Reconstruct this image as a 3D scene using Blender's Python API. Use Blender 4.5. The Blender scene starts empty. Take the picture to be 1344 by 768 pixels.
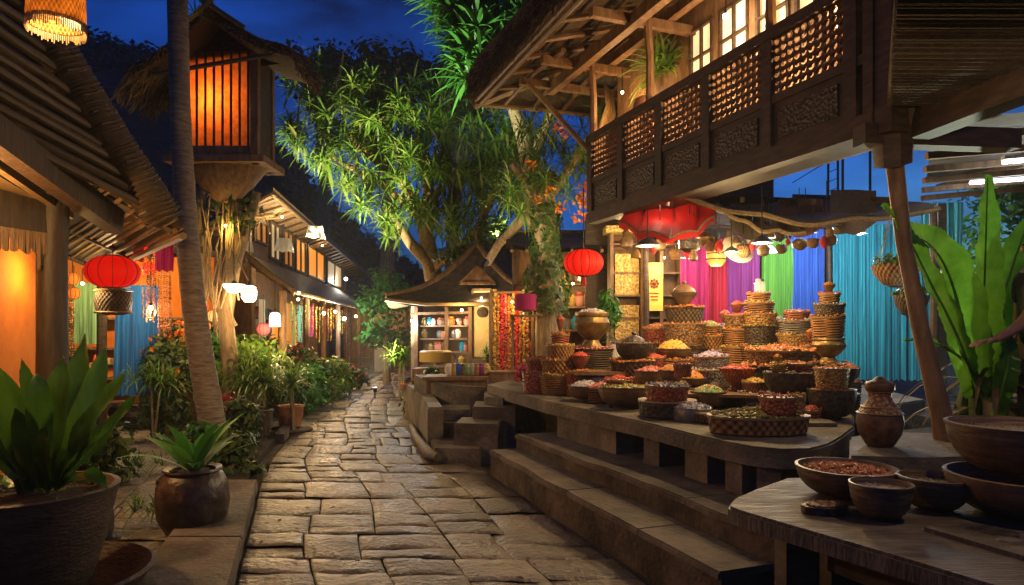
import bpy, math, random
from mathutils import Vector, Matrix, noise
R = math.radians
random.seed(7)
SC = bpy.context.scene
COL = SC.collection
V = Vector

# ------------------------------------------------------------------ camera, world, sun, exposure
cam_d = bpy.data.cameras.new("camera")
cam = bpy.data.objects.new("camera", cam_d)
COL.objects.link(cam)
cam.location = (0, 0, 1.6)
cam.rotation_euler = (R(90), 0, 0)
cam_d.sensor_width = 36
cam_d.lens = 24
cam_d.shift_y = 46 / 1344
cam_d.clip_start = 0.05
cam_d.clip_end = 2000
SC.camera = cam
SC.view_settings.view_transform = 'Standard'
SC.view_settings.look = 'None'
SC.view_settings.exposure = 0.25
SC.view_settings.gamma = 1.0
try:
    SC.cycles.use_denoising = True
    SC.cycles.max_bounces = 6
    SC.cycles.diffuse_bounces = 3
    SC.cycles.transparent_max_bounces = 12
    SC.cycles.sample_clamp_indirect = 4.0
    SC.cycles.caustics_reflective = False
    SC.cycles.caustics_refractive = False
except Exception:
    pass

SUN_EL, SUN_ROT = 1.0, 40.0
world = bpy.data.worlds.new("World")
SC.world = world
world.use_nodes = True
wn, wl = world.node_tree.nodes, world.node_tree.links
for n in list(wn):
    wn.remove(n)
wout = wn.new('ShaderNodeOutputWorld')
wbg = wn.new('ShaderNodeBackground')
sky = wn.new('ShaderNodeTexSky')
sky.sky_type = 'NISHITA'
sky.sun_disc = False
sky.sun_elevation = R(SUN_EL)
sky.sun_rotation = R(SUN_ROT)
tint = wn.new('ShaderNodeMix'); tint.data_type = 'RGBA'; tint.blend_type = 'MULTIPLY'
tint.inputs[0].default_value = 1.0
tint.inputs[7].default_value = (0.05, 0.36, 2.1, 1)
tc = wn.new('ShaderNodeTexCoord')
mp = wn.new('ShaderNodeMapping'); mp.inputs['Scale'].default_value = (1.6, 1.6, 4.5)
nz = wn.new('ShaderNodeTexNoise'); nz.inputs['Scale'].default_value = 2.2; nz.inputs['Detail'].default_value = 6
nz.inputs['Roughness'].default_value = 0.6
rp = wn.new('ShaderNodeMapRange'); rp.inputs[1].default_value = 0.32; rp.inputs[2].default_value = 0.72
rp.inputs[3].default_value = 0.3; rp.inputs[4].default_value = 1.75
cl = wn.new('ShaderNodeMix'); cl.data_type = 'RGBA'; cl.blend_type = 'MULTIPLY'; cl.inputs[0].default_value = 1.0
wl.new(tc.outputs['Generated'], mp.inputs[0]); wl.new(mp.outputs[0], nz.inputs['Vector'])
wl.new(nz.outputs['Fac'], rp.inputs[0])
wl.new(sky.outputs[0], tint.inputs[6])
wl.new(tint.outputs[2], cl.inputs[6]); wl.new(rp.outputs[0], cl.inputs[7])
wl.new(cl.outputs[2], wbg.inputs[0]); wl.new(wbg.outputs[0], wout.inputs[0])
wbg.inputs[1].default_value = 0.125

sd = bpy.data.lights.new("sun", 'SUN')
sun = bpy.data.objects.new("sun", sd)
COL.objects.link(sun)
sd.energy = 0.02
sd.angle = R(12)
sd.color = (1.0, 0.85, 0.7)
sun.rotation_euler = (R(90 - 25), 0, R(180 - SUN_ROT))

# ------------------------------------------------------------------ helpers
F = 896.0
def P(px, py, Y):
    """point of the place at distance Y"""
    return V(((px - 672) / F * Y, Y, 1.6 - (py - 430) / F * Y))
def G(px, py, z=0.0):
    Y = (1.6 - z) * F / (py - 430)
    return V(((px - 672) / F * Y, Y, z))
def rnd(a, b):
    return random.uniform(a, b)

class MB:
    def __init__(s):
        s.v = []; s.f = []; s.m = []
    def add(s, vs, fs, mi=0):
        o = len(s.v)
        s.v.extend([tuple(p) for p in vs])
        for f in fs:
            s.f.append(tuple(i + o for i in f)); s.m.append(mi)
    def box(s, c, size, rz=0.0, M=None, mi=0):
        hx, hy, hz = size[0] / 2, size[1] / 2, size[2] / 2
        vs = [V((x, y, z)) for x in (-hx, hx) for y in (-hy, hy) for z in (-hz, hz)]
        if M is None:
            M = Matrix.Rotation(rz, 3, 'Z')
        vs = [M @ p + V(c) for p in vs]
        s.add(vs, [(0, 1, 3, 2), (4, 6, 7, 5), (0, 4, 5, 1), (2, 3, 7, 6), (0, 2, 6, 4), (1, 5, 7, 3)], mi)
        return s
    def bar(s, a, b, w, h, mi=0, up=V((0, 0, 1))):
        a, b = V(a), V(b)
        d = (b - a); L = d.length
        d.normalize()
        sd_ = d.cross(up)
        if sd_.length < 1e-4:
            sd_ = d.cross(V((1, 0, 0)))
        sd_.normalize()
        u = sd_.cross(d)
        M = Matrix((sd_, d, u)).transposed()
        return s.box((a + b) / 2, (w, L, h), M=M, mi=mi)
    def prism(s, poly, z0, z1, mi=0, topj=0.0):
        n = len(poly)
        ar = sum(poly[i][0] * poly[(i + 1) % n][1] - poly[(i + 1) % n][0] * poly[i][1] for i in range(n))
        if ar < 0:
            poly = poly[::-1]
        vs = [(p[0], p[1], z0) for p in poly] + [(p[0], p[1], z1) for p in poly]
        fs = [tuple(range(n - 1, -1, -1)), tuple(range(n, 2 * n))]
        fs += [(i, (i + 1) % n, n + (i + 1) % n, n + i) for i in range(n)]
        s.add(vs, fs, mi)
        return s
    def tube(s, pts, rad, n=8, mi=0, jit=0.0, cap=True, flat=1.0):
        pts = [V(p) for p in pts]
        if not isinstance(rad, (list, tuple)):
            rad = [rad] * len(pts)
        vs = []; fs = []
        pu = None
        for i, p in enumerate(pts):
            d = (pts[min(i + 1, len(pts) - 1)] - pts[max(i - 1, 0)])
            if d.length < 1e-6:
                d = V((0, 0, 1))
            d.normalize()
            if pu is None:
                u = d.cross(V((0, 1, 0)) if abs(d.y) < 0.9 else V((1, 0, 0)))
            else:
                u = pu - d * pu.dot(d)
            u.normalize(); pu = u
            w = d.cross(u)
            for k in range(n):
                a = 2 * math.pi * k / n
                r = rad[i] * (1 + (rnd(-jit, jit) if jit else 0))
                vs.append(p + u * math.cos(a) * r + w * math.sin(a) * r * flat)
        for i in range(len(pts) - 1):
            for k in range(n):
                fs.append((i * n + k, i * n + (k + 1) % n, (i + 1) * n + (k + 1) % n, (i + 1) * n + k))
        if cap:
            fs.append(tuple(range(n - 1, -1, -1)))
            fs.append(tuple((len(pts) - 1) * n + k for k in range(n)))
        s.add(vs, fs, mi)
        return s
    def lathe(s, prof, n=24, c=(0, 0, 0), mi=0, sx=1.0, sy=1.0, wob=0.0):
        vs = []; fs = []
        ph = rnd(0, 6)
        for (r, z) in prof:
            for k in range(n):
                a = 2 * math.pi * k / n
                q = r * (1 + wob * math.sin(2 * a + ph) + wob * .5 * math.sin(3 * a + ph * 2))
                vs.append((c[0] + q * math.cos(a) * sx, c[1] + q * math.sin(a) * sy, c[2] + z))
        for i in range(len(prof) - 1):
            for k in range(n):
                fs.append((i * n + k, i * n + (k + 1) % n, (i + 1) * n + (k + 1) % n, (i + 1) * n + k))
        if prof[0][0] > 1e-4:
            fs.append(tuple(range(n - 1, -1, -1)))
        if prof[-1][0] > 1e-4:
            fs.append(tuple((len(prof) - 1) * n + k for k in range(n)))
        s.add(vs, fs, mi)
        return s
    def ball(s, c, r, n=8, m=6, mi=0, sz=1.0):
        prof = [(max(1e-5, r * math.sin(math.pi * i / m)), -r * sz * math.cos(math.pi * i / m)) for i in range(m + 1)]
        return s.lathe(prof, n, c, mi)
    def octa(s, c, r, mi=0):
        M = Matrix.Rotation(rnd(0, 6.28), 3, (rnd(-1, 1), rnd(-1, 1), rnd(.1, 1)))
        q = [V((r, 0, 0)), V((-r, 0, 0)), V((0, r * .8, 0)), V((0, -r * .8, 0)), V((0, 0, r * .7)), V((0, 0, -r * .7))]
        c = V(c)
        s.add([M @ p + c for p in q], [(0, 2, 4), (2, 1, 4), (1, 3, 4), (3, 0, 4), (2, 0, 5), (1, 2, 5), (3, 1, 5), (0, 3, 5)], mi)
    def quad(s, a, b, c, d, mi=0):
        s.add([a, b, c, d], [(0, 1, 2, 3)], mi)
    def leaf(s, base, d, L, W, droop=.6, ns=5, shape='strap', fold=.2, mi=0, roll=0.0):
        """one leaf: a bent strip with a folded midrib"""
        p = V(base); d = V(d).normalized()
        rows = []
        up = V((0, 0, 1))
        side0 = d.cross(up)
        if side0.length < 0.15:
            a = rnd(0, 6.28); side0 = V((math.cos(a), math.sin(a), 0))
        side0.normalize()
        if roll:
            side0 = Matrix.Rotation(roll, 3, d) @ side0
        for i in range(ns + 1):
            t = i / ns
            dd = (d + V((0, 0, -1)) * droop * t ** 1.4).normalized()
            if i:
                p = p + dd * (L / ns)
            if shape == 'strap':
                w = W * min(1, .45 + 3 * t) * (1 - t ** 3)
            elif shape == 'lance':
                w = W * (math.sin(math.pi * min(1, .06 + .94 * t) ** .85)) ** .9
            else:
                w = W * max(0, math.sin(math.pi * (.05 + .95 * t) ** .9)) ** .5
            w = max(w, W * .02) / 2
            sd_ = (side0 - dd * side0.dot(dd)).normalized()
            nrm = sd_.cross(dd)
            if fold:
                rows.append((p - sd_ * w + nrm * w * fold, p, p + sd_ * w + nrm * w * fold))
            else:
                rows.append((p - sd_ * w, p + sd_ * w))
        vs = [q for r_ in rows for q in r_]
        k = len(rows[0]); fs = []
        for i in range(ns):
            for j in range(k - 1):
                fs.append((i * k + j, i * k + j + 1, (i + 1) * k + j + 1, (i + 1) * k + j))
        s.add(vs, fs, mi)
    def rosette(s, c, n, L, W, axis=V((0, 0, 1)), lo=-.2, hi=1.0, droop=.8, ns=4, shape='strap', fold=0.0, mi=0):
        c = V(c); axis = V(axis).normalized()
        q = V((0, 0, 1)).rotation_difference(axis).to_matrix()
        for i in range(n):
            a = i * 2.39996 + rnd(-.3, .3)
            e = lo + (hi - lo) * ((i + rnd(0, 1)) / n)
            e = max(-1.2, min(1.45, e * math.pi / 2))
            d = q @ V((math.cos(a) * math.cos(e), math.sin(a) * math.cos(e), math.sin(e)))
            l = L * rnd(.7, 1.15)
            s.leaf(c + d * L * .04, d, l, W * rnd(.8, 1.2), droop * rnd(.6, 1.3), ns, shape, fold, mi)
    def dleaf(s, c, size, nrm=None, asp=.5, mi=0):
        if nrm is None:
            nrm = V((rnd(-1, 1), rnd(-1, 1), rnd(-.2, 1)))
        nrm = V(nrm)
        if nrm.length < .01:
            nrm = V((0, 0, 1))
        nrm.normalize()
        a = nrm.cross(V((rnd(-1, 1), rnd(-1, 1), rnd(-1, 1))))
        if a.length < .01:
            a = nrm.orthogonal()
        a.normalize()
        b = nrm.cross(a) * asp * size / 2
        a = a * size / 2
        c = V(c)
        s.add([c - a, c - a * .1 - b + nrm * size * .08, c + a, c - a * .1 + b + nrm * size * .08], [(0, 1, 2, 3)], mi)
    def cloud(s, c, rad, n, size, asp=.5, shell=.5, mi=0, flat_bottom=False):
        c = V(c)
        for i in range(n):
            d = V((random.gauss(0, 1), random.gauss(0, 1), random.gauss(0, 1))).normalized()
            k = shell + (1 - shell) * random.random()
            k *= 1 + .35 * noise.noise(d * 2.2 + c)
            p = V((d.x * rad[0], d.y * rad[1], d.z * rad[2])) * k
            if flat_bottom and p.z < 0:
                p.z *= .3
            s.dleaf(c + p, size * rnd(.6, 1.3), d + V((rnd(-.7, .7), rnd(-.7, .7), rnd(-.2, .9))), asp, mi)

ORG = {}
def root_of(o):
    while o.parent:
        o = o.parent
    return o
def obj(name, mb, mat, parent=None, sharp=38, local=False, smooth=True):
    me = bpy.data.meshes.new(name)
    vs = mb.v
    if parent is not None and not local:
        o_ = ORG.get(root_of(parent).name, (0, 0, 0))
        vs = [(p[0] - o_[0], p[1] - o_[1], p[2] - o_[2]) for p in vs]
    me.from_pydata(vs, [], mb.f)
    for m in (mat if isinstance(mat, (list, tuple)) else [mat]):
        me.materials.append(m)
    if any(mb.m):
        me.polygons.foreach_set('material_index', mb.m)
    if smooth:
        me.polygons.foreach_set('use_smooth', [True] * len(me.polygons))
        try:
            me.set_sharp_from_angle(angle=R(sharp))
        except Exception:
            pass
    me.update()
    o = bpy.data.objects.new(name, me)
    COL.objects.link(o)
    if parent is not None:
        o.parent = parent
    return o
def tag(o, label, cat, group=None, kind=None):
    o['label'] = label; o['category'] = cat
    if group: o['group'] = group
    if kind: o['kind'] = kind
    return o
def thing(name, label, cat, loc=(0, 0, 0), rz=0.0, group=None):
    o = bpy.data.objects.new(name, None)
    COL.objects.link(o)
    o.location = loc; o.rotation_euler = (0, 0, rz)
    o.empty_display_size = .1
    ORG[o.name] = tuple(loc)
    return tag(o, label, cat, group, 'thing')
def single(name, mb, mat, label, cat, group=None, loc=None, sharp=38, kind='thing'):
    """a thing that is one mesh: origin at loc"""
    if loc is None:
        xs = [p[0] for p in mb.v]; ys = [p[1] for p in mb.v]; zs = [p[2] for p in mb.v]
        loc = ((min(xs) + max(xs)) / 2, (min(ys) + max(ys)) / 2, min(zs))
    mb.v = [(p[0] - loc[0], p[1] - loc[1], p[2] - loc[2]) for p in mb.v]
    o = obj(name, mb, mat, None, sharp)
    o.location = loc
    return tag(o, label, cat, group, kind)
def struct(name, mb, mat, sharp=38):
    o = obj(name, mb, mat, None, sharp)
    o['kind'] = 'structure'
    return o
def copy_tree(o, parent=None):
    c = o.copy(); COL.objects.link(c)
    if parent is not None:
        c.parent = parent
    for ch in list(o.children):
        copy_tree(ch, c)
    return c
def lamp(loc, power, color=(1, .62, .28), r=.05, parent=None, spot=None, aim=None, blend=.6):
    d = bpy.data.lights.new('lamp_light', 'SPOT' if spot else 'POINT')
    d.energy = power; d.color = color; d.shadow_soft_size = r
    o = bpy.data.objects.new('lamp_light', d); COL.objects.link(o)
    if spot:
        d.spot_size = R(spot); d.spot_blend = blend
        o.rotation_euler = (V(aim) - V(loc)).to_track_quat('-Z', 'Y').to_euler()
    if parent is not None:
        b = ORG.get(root_of(parent).name, (0, 0, 0))
        o.parent = parent
        o.location = (loc[0] - b[0], loc[1] - b[1], loc[2] - b[2])
    else:
        o.location = loc
    return o

# ------------------------------------------------------------------ materials
def nodes(name):
    m = bpy.data.materials.new(name); m.use_nodes = True
    nt = m.node_tree
    b = nt.nodes['Principled BSDF']
    return m, nt, nt.nodes, nt.links, b
def ramp(nt, cols, interp='LINEAR'):
    r = nt.nodes.new('ShaderNodeValToRGB')
    cr = r.color_ramp; cr.interpolation = interp
    n = len(cols)
    while len(cr.elements) < n:
        cr.elements.new(.5)
    for i, c in enumerate(cols):
        cr.elements[i].position = i / max(1, n - (0 if interp == 'CONSTANT' else 1))
        cr.elements[i].color = (*c, 1)
    return r
def mat(name, cols, rough=.75, scale=5.0, stretch=(1, 1, 1), bump=.4, bscale=None, bdist=.02, detail=6, island=False,
        metal=0.0, spec=.35, trans=0.0, kind='noise', sheen=0.0, emit=0.0, mixisl=.5, rvar=0.0, dirt=0.0, dscale=.9):
    """procedural surface: noise / wave / voronoi colour with bump; optional per-piece colour"""
    m, nt, N, L, b = nodes(name)
    b.inputs['Roughness'].default_value = rough
    b.inputs['Metallic'].default_value = metal
    b.inputs['Specular IOR Level'].default_value = spec
    tcn = N.new('ShaderNodeTexCoord'); mpn = N.new('ShaderNodeMapping')
    mpn.inputs['Scale'].default_value = stretch
    L.new(tcn.outputs['Object'], mpn.inputs[0])
    if kind == 'voronoi':
        t = N.new('ShaderNodeTexVoronoi'); t.inputs['Scale'].default_value = scale
        fac = t.outputs['Distance']
    elif kind == 'wave':
        t = N.new('ShaderNodeTexWave'); t.inputs['Scale'].default_value = scale
        t.inputs['Distortion'].default_value = 3.0; t.inputs['Detail'].default_value = 3
        fac = t.outputs['Fac']
    else:
        t = N.new('ShaderNodeTexNoise'); t.inputs['Scale'].default_value = scale
        t.inputs['Detail'].default_value = detail; t.inputs['Roughness'].default_value = .62
        mr = N.new('ShaderNodeMapRange'); mr.inputs[1].default_value = .28; mr.inputs[2].default_value = .72
        L.new(t.outputs['Fac'], mr.inputs[0])
        fac = mr.outputs[0]
    L.new(mpn.outputs[0], t.inputs['Vector'])
    if island:
        g = N.new('ShaderNodeNewGeometry')
        mx = N.new('ShaderNodeMix'); mx.data_type = 'FLOAT'
        mx.inputs[0].default_value = mixisl
        L.new(fac, mx.inputs[2]); L.new(g.outputs['Random Per Island'], mx.inputs[3])
        fac2 = mx.outputs[0]
    else:
        fac2 = fac
    r = ramp(nt, cols)
    L.new(fac2, r.inputs[0])
    L.new(r.outputs[0], b.inputs['Base Color'])
    if dirt:
        t3 = N.new('ShaderNodeTexNoise'); t3.inputs['Scale'].default_value = dscale; t3.inputs['Detail'].default_value = 9
        t3.inputs['Roughness'].default_value = .68
        L.new(tcn.outputs['Object'], t3.inputs['Vector'])
        m3 = N.new('ShaderNodeMapRange'); m3.inputs[1].default_value = .38; m3.inputs[2].default_value = .62
        m3.inputs[3].default_value = 1 - dirt; m3.inputs[4].default_value = 1.12
        L.new(t3.outputs['Fac'], m3.inputs[0])
        x3 = N.new('ShaderNodeMix'); x3.data_type = 'RGBA'; x3.blend_type = 'MULTIPLY'; x3.inputs[0].default_value = 1.0
        L.new(r.outputs[0], x3.inputs[6]); L.new(m3.outputs[0], x3.inputs[7])
        L.new(x3.outputs[2], b.inputs['Base Color'])
    if rvar:
        mrr = N.new('ShaderNodeMapRange'); mrr.inputs[3].default_value = max(.05, rough - rvar); mrr.inputs[4].default_value = min(1, rough + rvar)
        L.new(fac, mrr.inputs[0]); L.new(mrr.outputs[0], b.inputs['Roughness'])
    if bump:
        bn = N.new('ShaderNodeBump'); bn.inputs['Strength'].default_value = bump; bn.inputs['Distance'].default_value = bdist
        if bscale:
            t2 = N.new('ShaderNodeTexNoise'); t2.inputs['Scale'].default_value = bscale; t2.inputs['Detail'].default_value = 5
            L.new(mpn.outputs[0], t2.inputs['Vector'])
            L.new(t2.outputs['Fac'], bn.inputs['Height'])
        else:
            L.new(t.outputs['Fac'] if kind != 'voronoi' else t.outputs['Distance'], bn.inputs['Height'])
        L.new(bn.outputs[0], b.inputs['Normal'])
    if sheen:
        b.inputs['Sheen Weight'].default_value = sheen
    if trans:
        tr = N.new('ShaderNodeBsdfTranslucent'); ms = N.new('ShaderNodeMixShader')
        ms.inputs[0].default_value = trans
        L.new(r.outputs[0], tr.inputs['Color'])
        L.new(b.outputs[0], ms.inputs[1]); L.new(tr.outputs[0], ms.inputs[2])
        L.new(ms.outputs[0], N['Material Output'].inputs[0])
    if emit:
        L.new(r.outputs[0], b.inputs['Emission Color']); b.inputs['Emission Strength'].default_value = emit
    return m
def weave(name, dark, light, ku=26, kz=90.0, bump=.8, rough=.75, wear=None):
    """woven cane round the object's own z axis"""
    m, nt, N, L, b = nodes(name)
    b.inputs['Roughness'].default_value = rough
    b.inputs['Specular IOR Level'].default_value = .3
    t = N.new('ShaderNodeTexCoord'); sx = N.new('ShaderNodeSeparateXYZ')
    L.new(t.outputs['Object'], sx.inputs[0])
    def mth(op, a, bb=None):
        q = N.new('ShaderNodeMath'); q.operation = op
        for i, x in enumerate((a, bb)):
            if x is None: continue
            if isinstance(x, (int, float)): q.inputs[i].default_value = x
            else: L.new(x, q.inputs[i])
        return q.outputs[0]
    ang = mth('ARCTAN2', sx.outputs[1], sx.outputs[0])
    u = mth('SINE', mth('MULTIPLY', ang, ku))
    z = mth('SINE', mth('MULTIPLY', sx.outputs[2], kz))
    p = mth('MULTIPLY', u, z)
    nzn = N.new('ShaderNodeTexNoise'); nzn.inputs['Scale'].default_value = 14; nzn.inputs['Detail'].default_value = 5
    L.new(t.outputs['Object'], nzn.inputs['Vector'])
    f = mth('ADD', mth('MULTIPLY', p, .28), nzn.outputs['Fac'])
    r = ramp(nt, [dark, tuple((a + c) / 2 for a, c in zip(dark, light)), light])
    mr = N.new('ShaderNodeMapRange'); mr.inputs[1].default_value = .2; mr.inputs[2].default_value = .85
    L.new(f, mr.inputs[0]); L.new(mr.outputs[0], r.inputs[0])
    L.new(r.outputs[0], b.inputs['Base Color'])
    bn = N.new('ShaderNodeBump'); bn.inputs['Strength'].default_value = bump; bn.inputs['Distance'].default_value = .012
    L.new(p, bn.inputs['Height']); L.new(bn.outputs[0], b.inputs['Normal'])
    return m
def isl(name, cols, rough=.6, trans=0.0, spec=.3, bump=0.0, constant=False):
    """one colour of the ramp per loose piece (leaf, bead, seed)"""
    m, nt, N, L, b = nodes(name)
    b.inputs['Roughness'].default_value = rough
    b.inputs['Specular IOR Level'].default_value = spec
    g = N.new('ShaderNodeNewGeometry')
    r = ramp(nt, cols, 'CONSTANT' if constant else 'LINEAR')
    L.new(g.outputs['Random Per Island'], r.inputs[0])
    L.new(r.outputs[0], b.inputs['Base Color'])
    if trans:
        tr = N.new('ShaderNodeBsdfTranslucent'); ms = N.new('ShaderNodeMixShader'); ms.inputs[0].default_value = trans
        L.new(r.outputs[0], tr.inputs['Color'])
        L.new(b.outputs[0], ms.inputs[1]); L.new(tr.outputs[0], ms.inputs[2])
        L.new(ms.outputs[0], N['Material Output'].inputs[0])
    return m
def emis(name, col, strength, base=(.8, .8, .8)):
    m, nt, N, L, b = nodes(name)
    b.inputs['Base Color'].default_value = (*base, 1)
    b.inputs['Emission Color'].default_value = (*col, 1)
    b.inputs['Emission Strength'].default_value = strength
    return m
def paper(name, col, trans=.6, emit=0.0, ecol=None, kz=0.0):
    """thin translucent lamp paper or cloth that really lets the lamp inside shine through"""
    m, nt, N, L, b = nodes(name)
    b.inputs['Base Color'].default_value = (*col, 1); b.inputs['Roughness'].default_value = .7
    tr = N.new('ShaderNodeBsdfTranslucent'); tr.inputs['Color'].default_value = (*col, 1)
    ms = N.new('ShaderNodeMixShader'); ms.inputs[0].default_value = trans
    L.new(b.outputs[0], ms.inputs[1]); L.new(tr.outputs[0], ms.inputs[2])
    L.new(ms.outputs[0], N['Material Output'].inputs[0])
    if emit:
        b.inputs['Emission Color'].default_value = (*(ecol or col), 1); b.inputs['Emission Strength'].default_value = emit
    return m
def glass(name, col=(.9, .95, 1), alpha=.25):
    m, nt, N, L, b = nodes(name)
    b.inputs['Base Color'].default_value = (*col, 1)
    b.inputs['Roughness'].default_value = .06
    b.inputs['Alpha'].default_value = alpha
    return m

mPAVE = mat('paving_stone', [(.055, .043, .032), (.12, .097, .072), (.19, .155, .115), (.30, .25, .19)], .44, 3.5, bump=1.0, bscale=22, bdist=.028, island=True, mixisl=.5, rvar=.2, spec=.5, dirt=.5, dscale=1.4)
mJOINT = mat('joint_earth', [(.03, .023, .016), (.075, .057, .04)], .95, 20, bump=.6)
mSOIL = mat('soil', [(.012, .009, .006), (.04, .028, .018)], .95, 12, bump=.8, bscale=40)
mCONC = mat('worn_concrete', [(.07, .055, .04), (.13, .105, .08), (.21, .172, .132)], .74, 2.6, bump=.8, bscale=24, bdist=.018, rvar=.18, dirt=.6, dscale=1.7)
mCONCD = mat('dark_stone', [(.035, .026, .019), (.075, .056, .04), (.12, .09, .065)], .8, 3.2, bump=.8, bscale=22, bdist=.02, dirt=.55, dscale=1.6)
mORANGE = mat('ochre_plaster', [(.42, .095, .004), (.60, .165, .008), (.68, .23, .02)], .85, 1.8, bump=.35, bscale=18, bdist=.01)
mWOODD = mat('dark_timber', [(.018, .010, .006), (.045, .025, .014), (.085, .05, .027)], .6, 6, (6, 6, .8), bump=.45, bdist=.008)
mWOODX = mat('dark_timber_beam', [(.022, .013, .008), (.05, .028, .016), (.09, .052, .03)], .62, 5, (1.2, 1.2, 5), bump=.5, bdist=.008)
mWOODM = mat('brown_timber', [(.07, .036, .016), (.15, .08, .036), (.24, .135, .065)], .62, 5, (3, 3, .9), bump=.45, bdist=.008)
mWOODT = mat('grey_weathered_timber', [(.05, .037, .027), (.105, .08, .06), (.18, .145, .11)], .6, 3.2, (1.0, 7, 1), bump=.8, bscale=11, bdist=.016, rvar=.18, dirt=.6, dscale=2.2)
mTHATCH = mat('thatch', [(.028, .018, .010), (.085, .055, .03), (.17, .115, .06)], .9, 9, (2.2, 2.2, 9), bump=.9, bscale=38, bdist=.03, island=True)
mSTRAW = isl('straw', [(.06, .036, .016), (.16, .10, .045), (.30, .2, .095)], .85)
mBAMB = mat('bamboo', [(.10, .06, .026), (.2, .125, .055), (.32, .21, .1)], .5, 5, (2, 2, 2), bump=.25, island=True)
mBAMR = mat('brown_bamboo', [(.05, .026, .012), (.11, .06, .028), (.18, .105, .052)], .55, 5, bump=.3, island=True)
mBAMBD = mat('smoked_bamboo', [(.025, .015, .008), (.06, .036, .018), (.11, .066, .034)], .55, 5, bump=.3, island=True)
mPOST = mat('near_black_post', [(.010, .006, .004), (.022, .013, .008), (.04, .025, .016)], .6, 5, (5, 5, .8), bump=.5, bdist=.01)  # even near-black tone shared by the hut post and blind
mBARK = mat('palm_bark', [(.10, .07, .045), (.2, .15, .10), (.31, .25, .18)], .85, 7, (1, 1, 5), bump=.8, bdist=.03)
mBARK2 = mat('fig_bark', [(.12, .08, .04), (.26, .18, .09), (.38, .28, .15)], .8, 6, (3, 3, .7), bump=.8, bdist=.03)
mTERR = mat('terracotta', [(.15, .06, .03), (.27, .115, .055), (.36, .17, .085)], .7, 6, bump=.4, bscale=24, bdist=.008)
mPOTD = mat('dark_glazed_pot', [(.018, .012, .010), (.05, .033, .025), (.095, .068, .052)], .38, 9, bump=.7, bscale=22, bdist=.012, rvar=.12)
mPOTB = mat('old_brown_pot', [(.022, .014, .010), (.05, .033, .023), (.09, .064, .045)], .6, 4, (1, 1, 3), bump=.6, bscale=20, bdist=.014)
mBOWL = mat('turned_wood', [(.05, .028, .014), (.13, .075, .038), (.22, .135, .07)], .48, 6, (1, 1, 9), bump=.7, bdist=.008, rvar=.14, dirt=.5, dscale=5)
mBOWLD = mat('black_carved_wood', [(.012, .009, .008), (.03, .022, .018), (.07, .055, .045)], .42, 24, (1, 1, 1), bump=.7, bdist=.012, kind='voronoi')
mBRONZE = mat('old_bronze', [(.07, .042, .014), (.2, .125, .045), (.36, .24, .10)], .4, 8, bump=.6, bscale=30, bdist=.008, metal=.65)
mTIN = mat('dull_tin', [(.12, .12, .13), (.26, .26, .27), (.4, .4, .4)], .35, 14, bump=.5, metal=.8)
mWV = [weave('cane_weave', (.05, .022, .009), (.24, .12, .05)), weave('dark_cane_weave', (.022, .013, .008), (.12, .072, .038)),
       weave('red_cane_weave', (.12, .02, .012), (.42, .14, .07)), weave('honey_cane_weave', (.10, .04, .012), (.36, .17, .05)),
       weave('grey_cane_weave', (.06, .05, .045), (.3, .26, .22))]
def coil(name, dark, light, kz=230.0):
    m = weave(name, dark, light, 3, kz, .9)
    return m
mCO = [coil('coiled_cane', (.06, .026, .010), (.23, .11, .048)), coil('coiled_dark_cane', (.02, .012, .008), (.11, .065, .035)), coil('coiled_red_cane', (.14, .025, .015), (.36, .12, .06)),
       coil('coiled_honey_cane', (.11, .045, .014), (.33, .155, .05)), coil('coiled_grey_cane', (.06, .05, .042), (.26, .22, .18))]
def orn(name, cols, sc=38): return mat(name, cols, .5, sc, bump=1.0, bdist=.014, kind='voronoi')
mOR = [orn('ornate_tan', [(.40, .24, .09), (.15, .07, .025), (.04, .02, .01)]), orn('ornate_dark', [(.16, .10, .05), (.04, .024, .014), (.015, .01, .007)], 46), orn('ornate_red', [(.45, .16, .06), (.22, .04, .02), (.06, .015, .01)]),
       orn('ornate_gold', [(.55, .34, .10), (.24, .12, .03), (.07, .03, .01)], 44), orn('ornate_grey', [(.36, .33, .30), (.15, .13, .12), (.05, .04, .04)], 50)]
mSP = dict(
    red=isl('red_spice', [(.2, .015, .01), (.42, .04, .02), (.34, .09, .045), (.5, .2, .13)]),
    orange=isl('orange_spice', [(.28, .06, .008), (.42, .13, .015), (.5, .22, .05), (.16, .04, .012)]),
    yellow=isl('yellow_spice', [(.32, .15, .015), (.48, .27, .03), (.42, .3, .08), (.2, .1, .02)]),
    pink=isl('pink_petal', [(.36, .06, .05), (.45, .14, .11), (.28, .035, .03), (.5, .26, .2)]),
    mixed=isl('mixed_beads', [(.45, .06, .03), (.6, .4, .06), (.12, .2, .05), (.6, .5, .35), (.5, .2, .03), (.08, .12, .2)], constant=True),
    nuts=isl('brown_nuts', [(.2, .06, .02), (.45, .15, .04), (.55, .24, .09), (.3, .1, .035)]),
    grey=isl('grey_shells', [(.14, .13, .14), (.3, .28, .29), (.5, .47, .46), (.2, .16, .2)]),
    greenbead=isl('green_beads', [(.16, .2, .03), (.4, .36, .06), (.3, .14, .03), (.1, .16, .04), (.5, .4, .14)]),
    dark=isl('dark_seeds', [(.03, .02, .012), (.09, .055, .03), (.16, .10, .05)]),
    violet=isl('violet_beads', [(.12, .1, .24), (.26, .22, .4), (.4, .34, .42), (.3, .1, .12)]),
)
def leafmat(name, cols, trans=.35, rough=.45):
    return isl(name, cols, rough, trans, .4)
mLF = leafmat('strap_leaf', [(.04, .11, .012), (.075, .18, .018), (.12, .25, .028), (.17, .28, .04), (.2, .2, .05)], .45)
mLFB = leafmat('bright_leaf', [(.03, .12, .018), (.05, .2, .025), (.09, .26, .04)])
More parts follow.
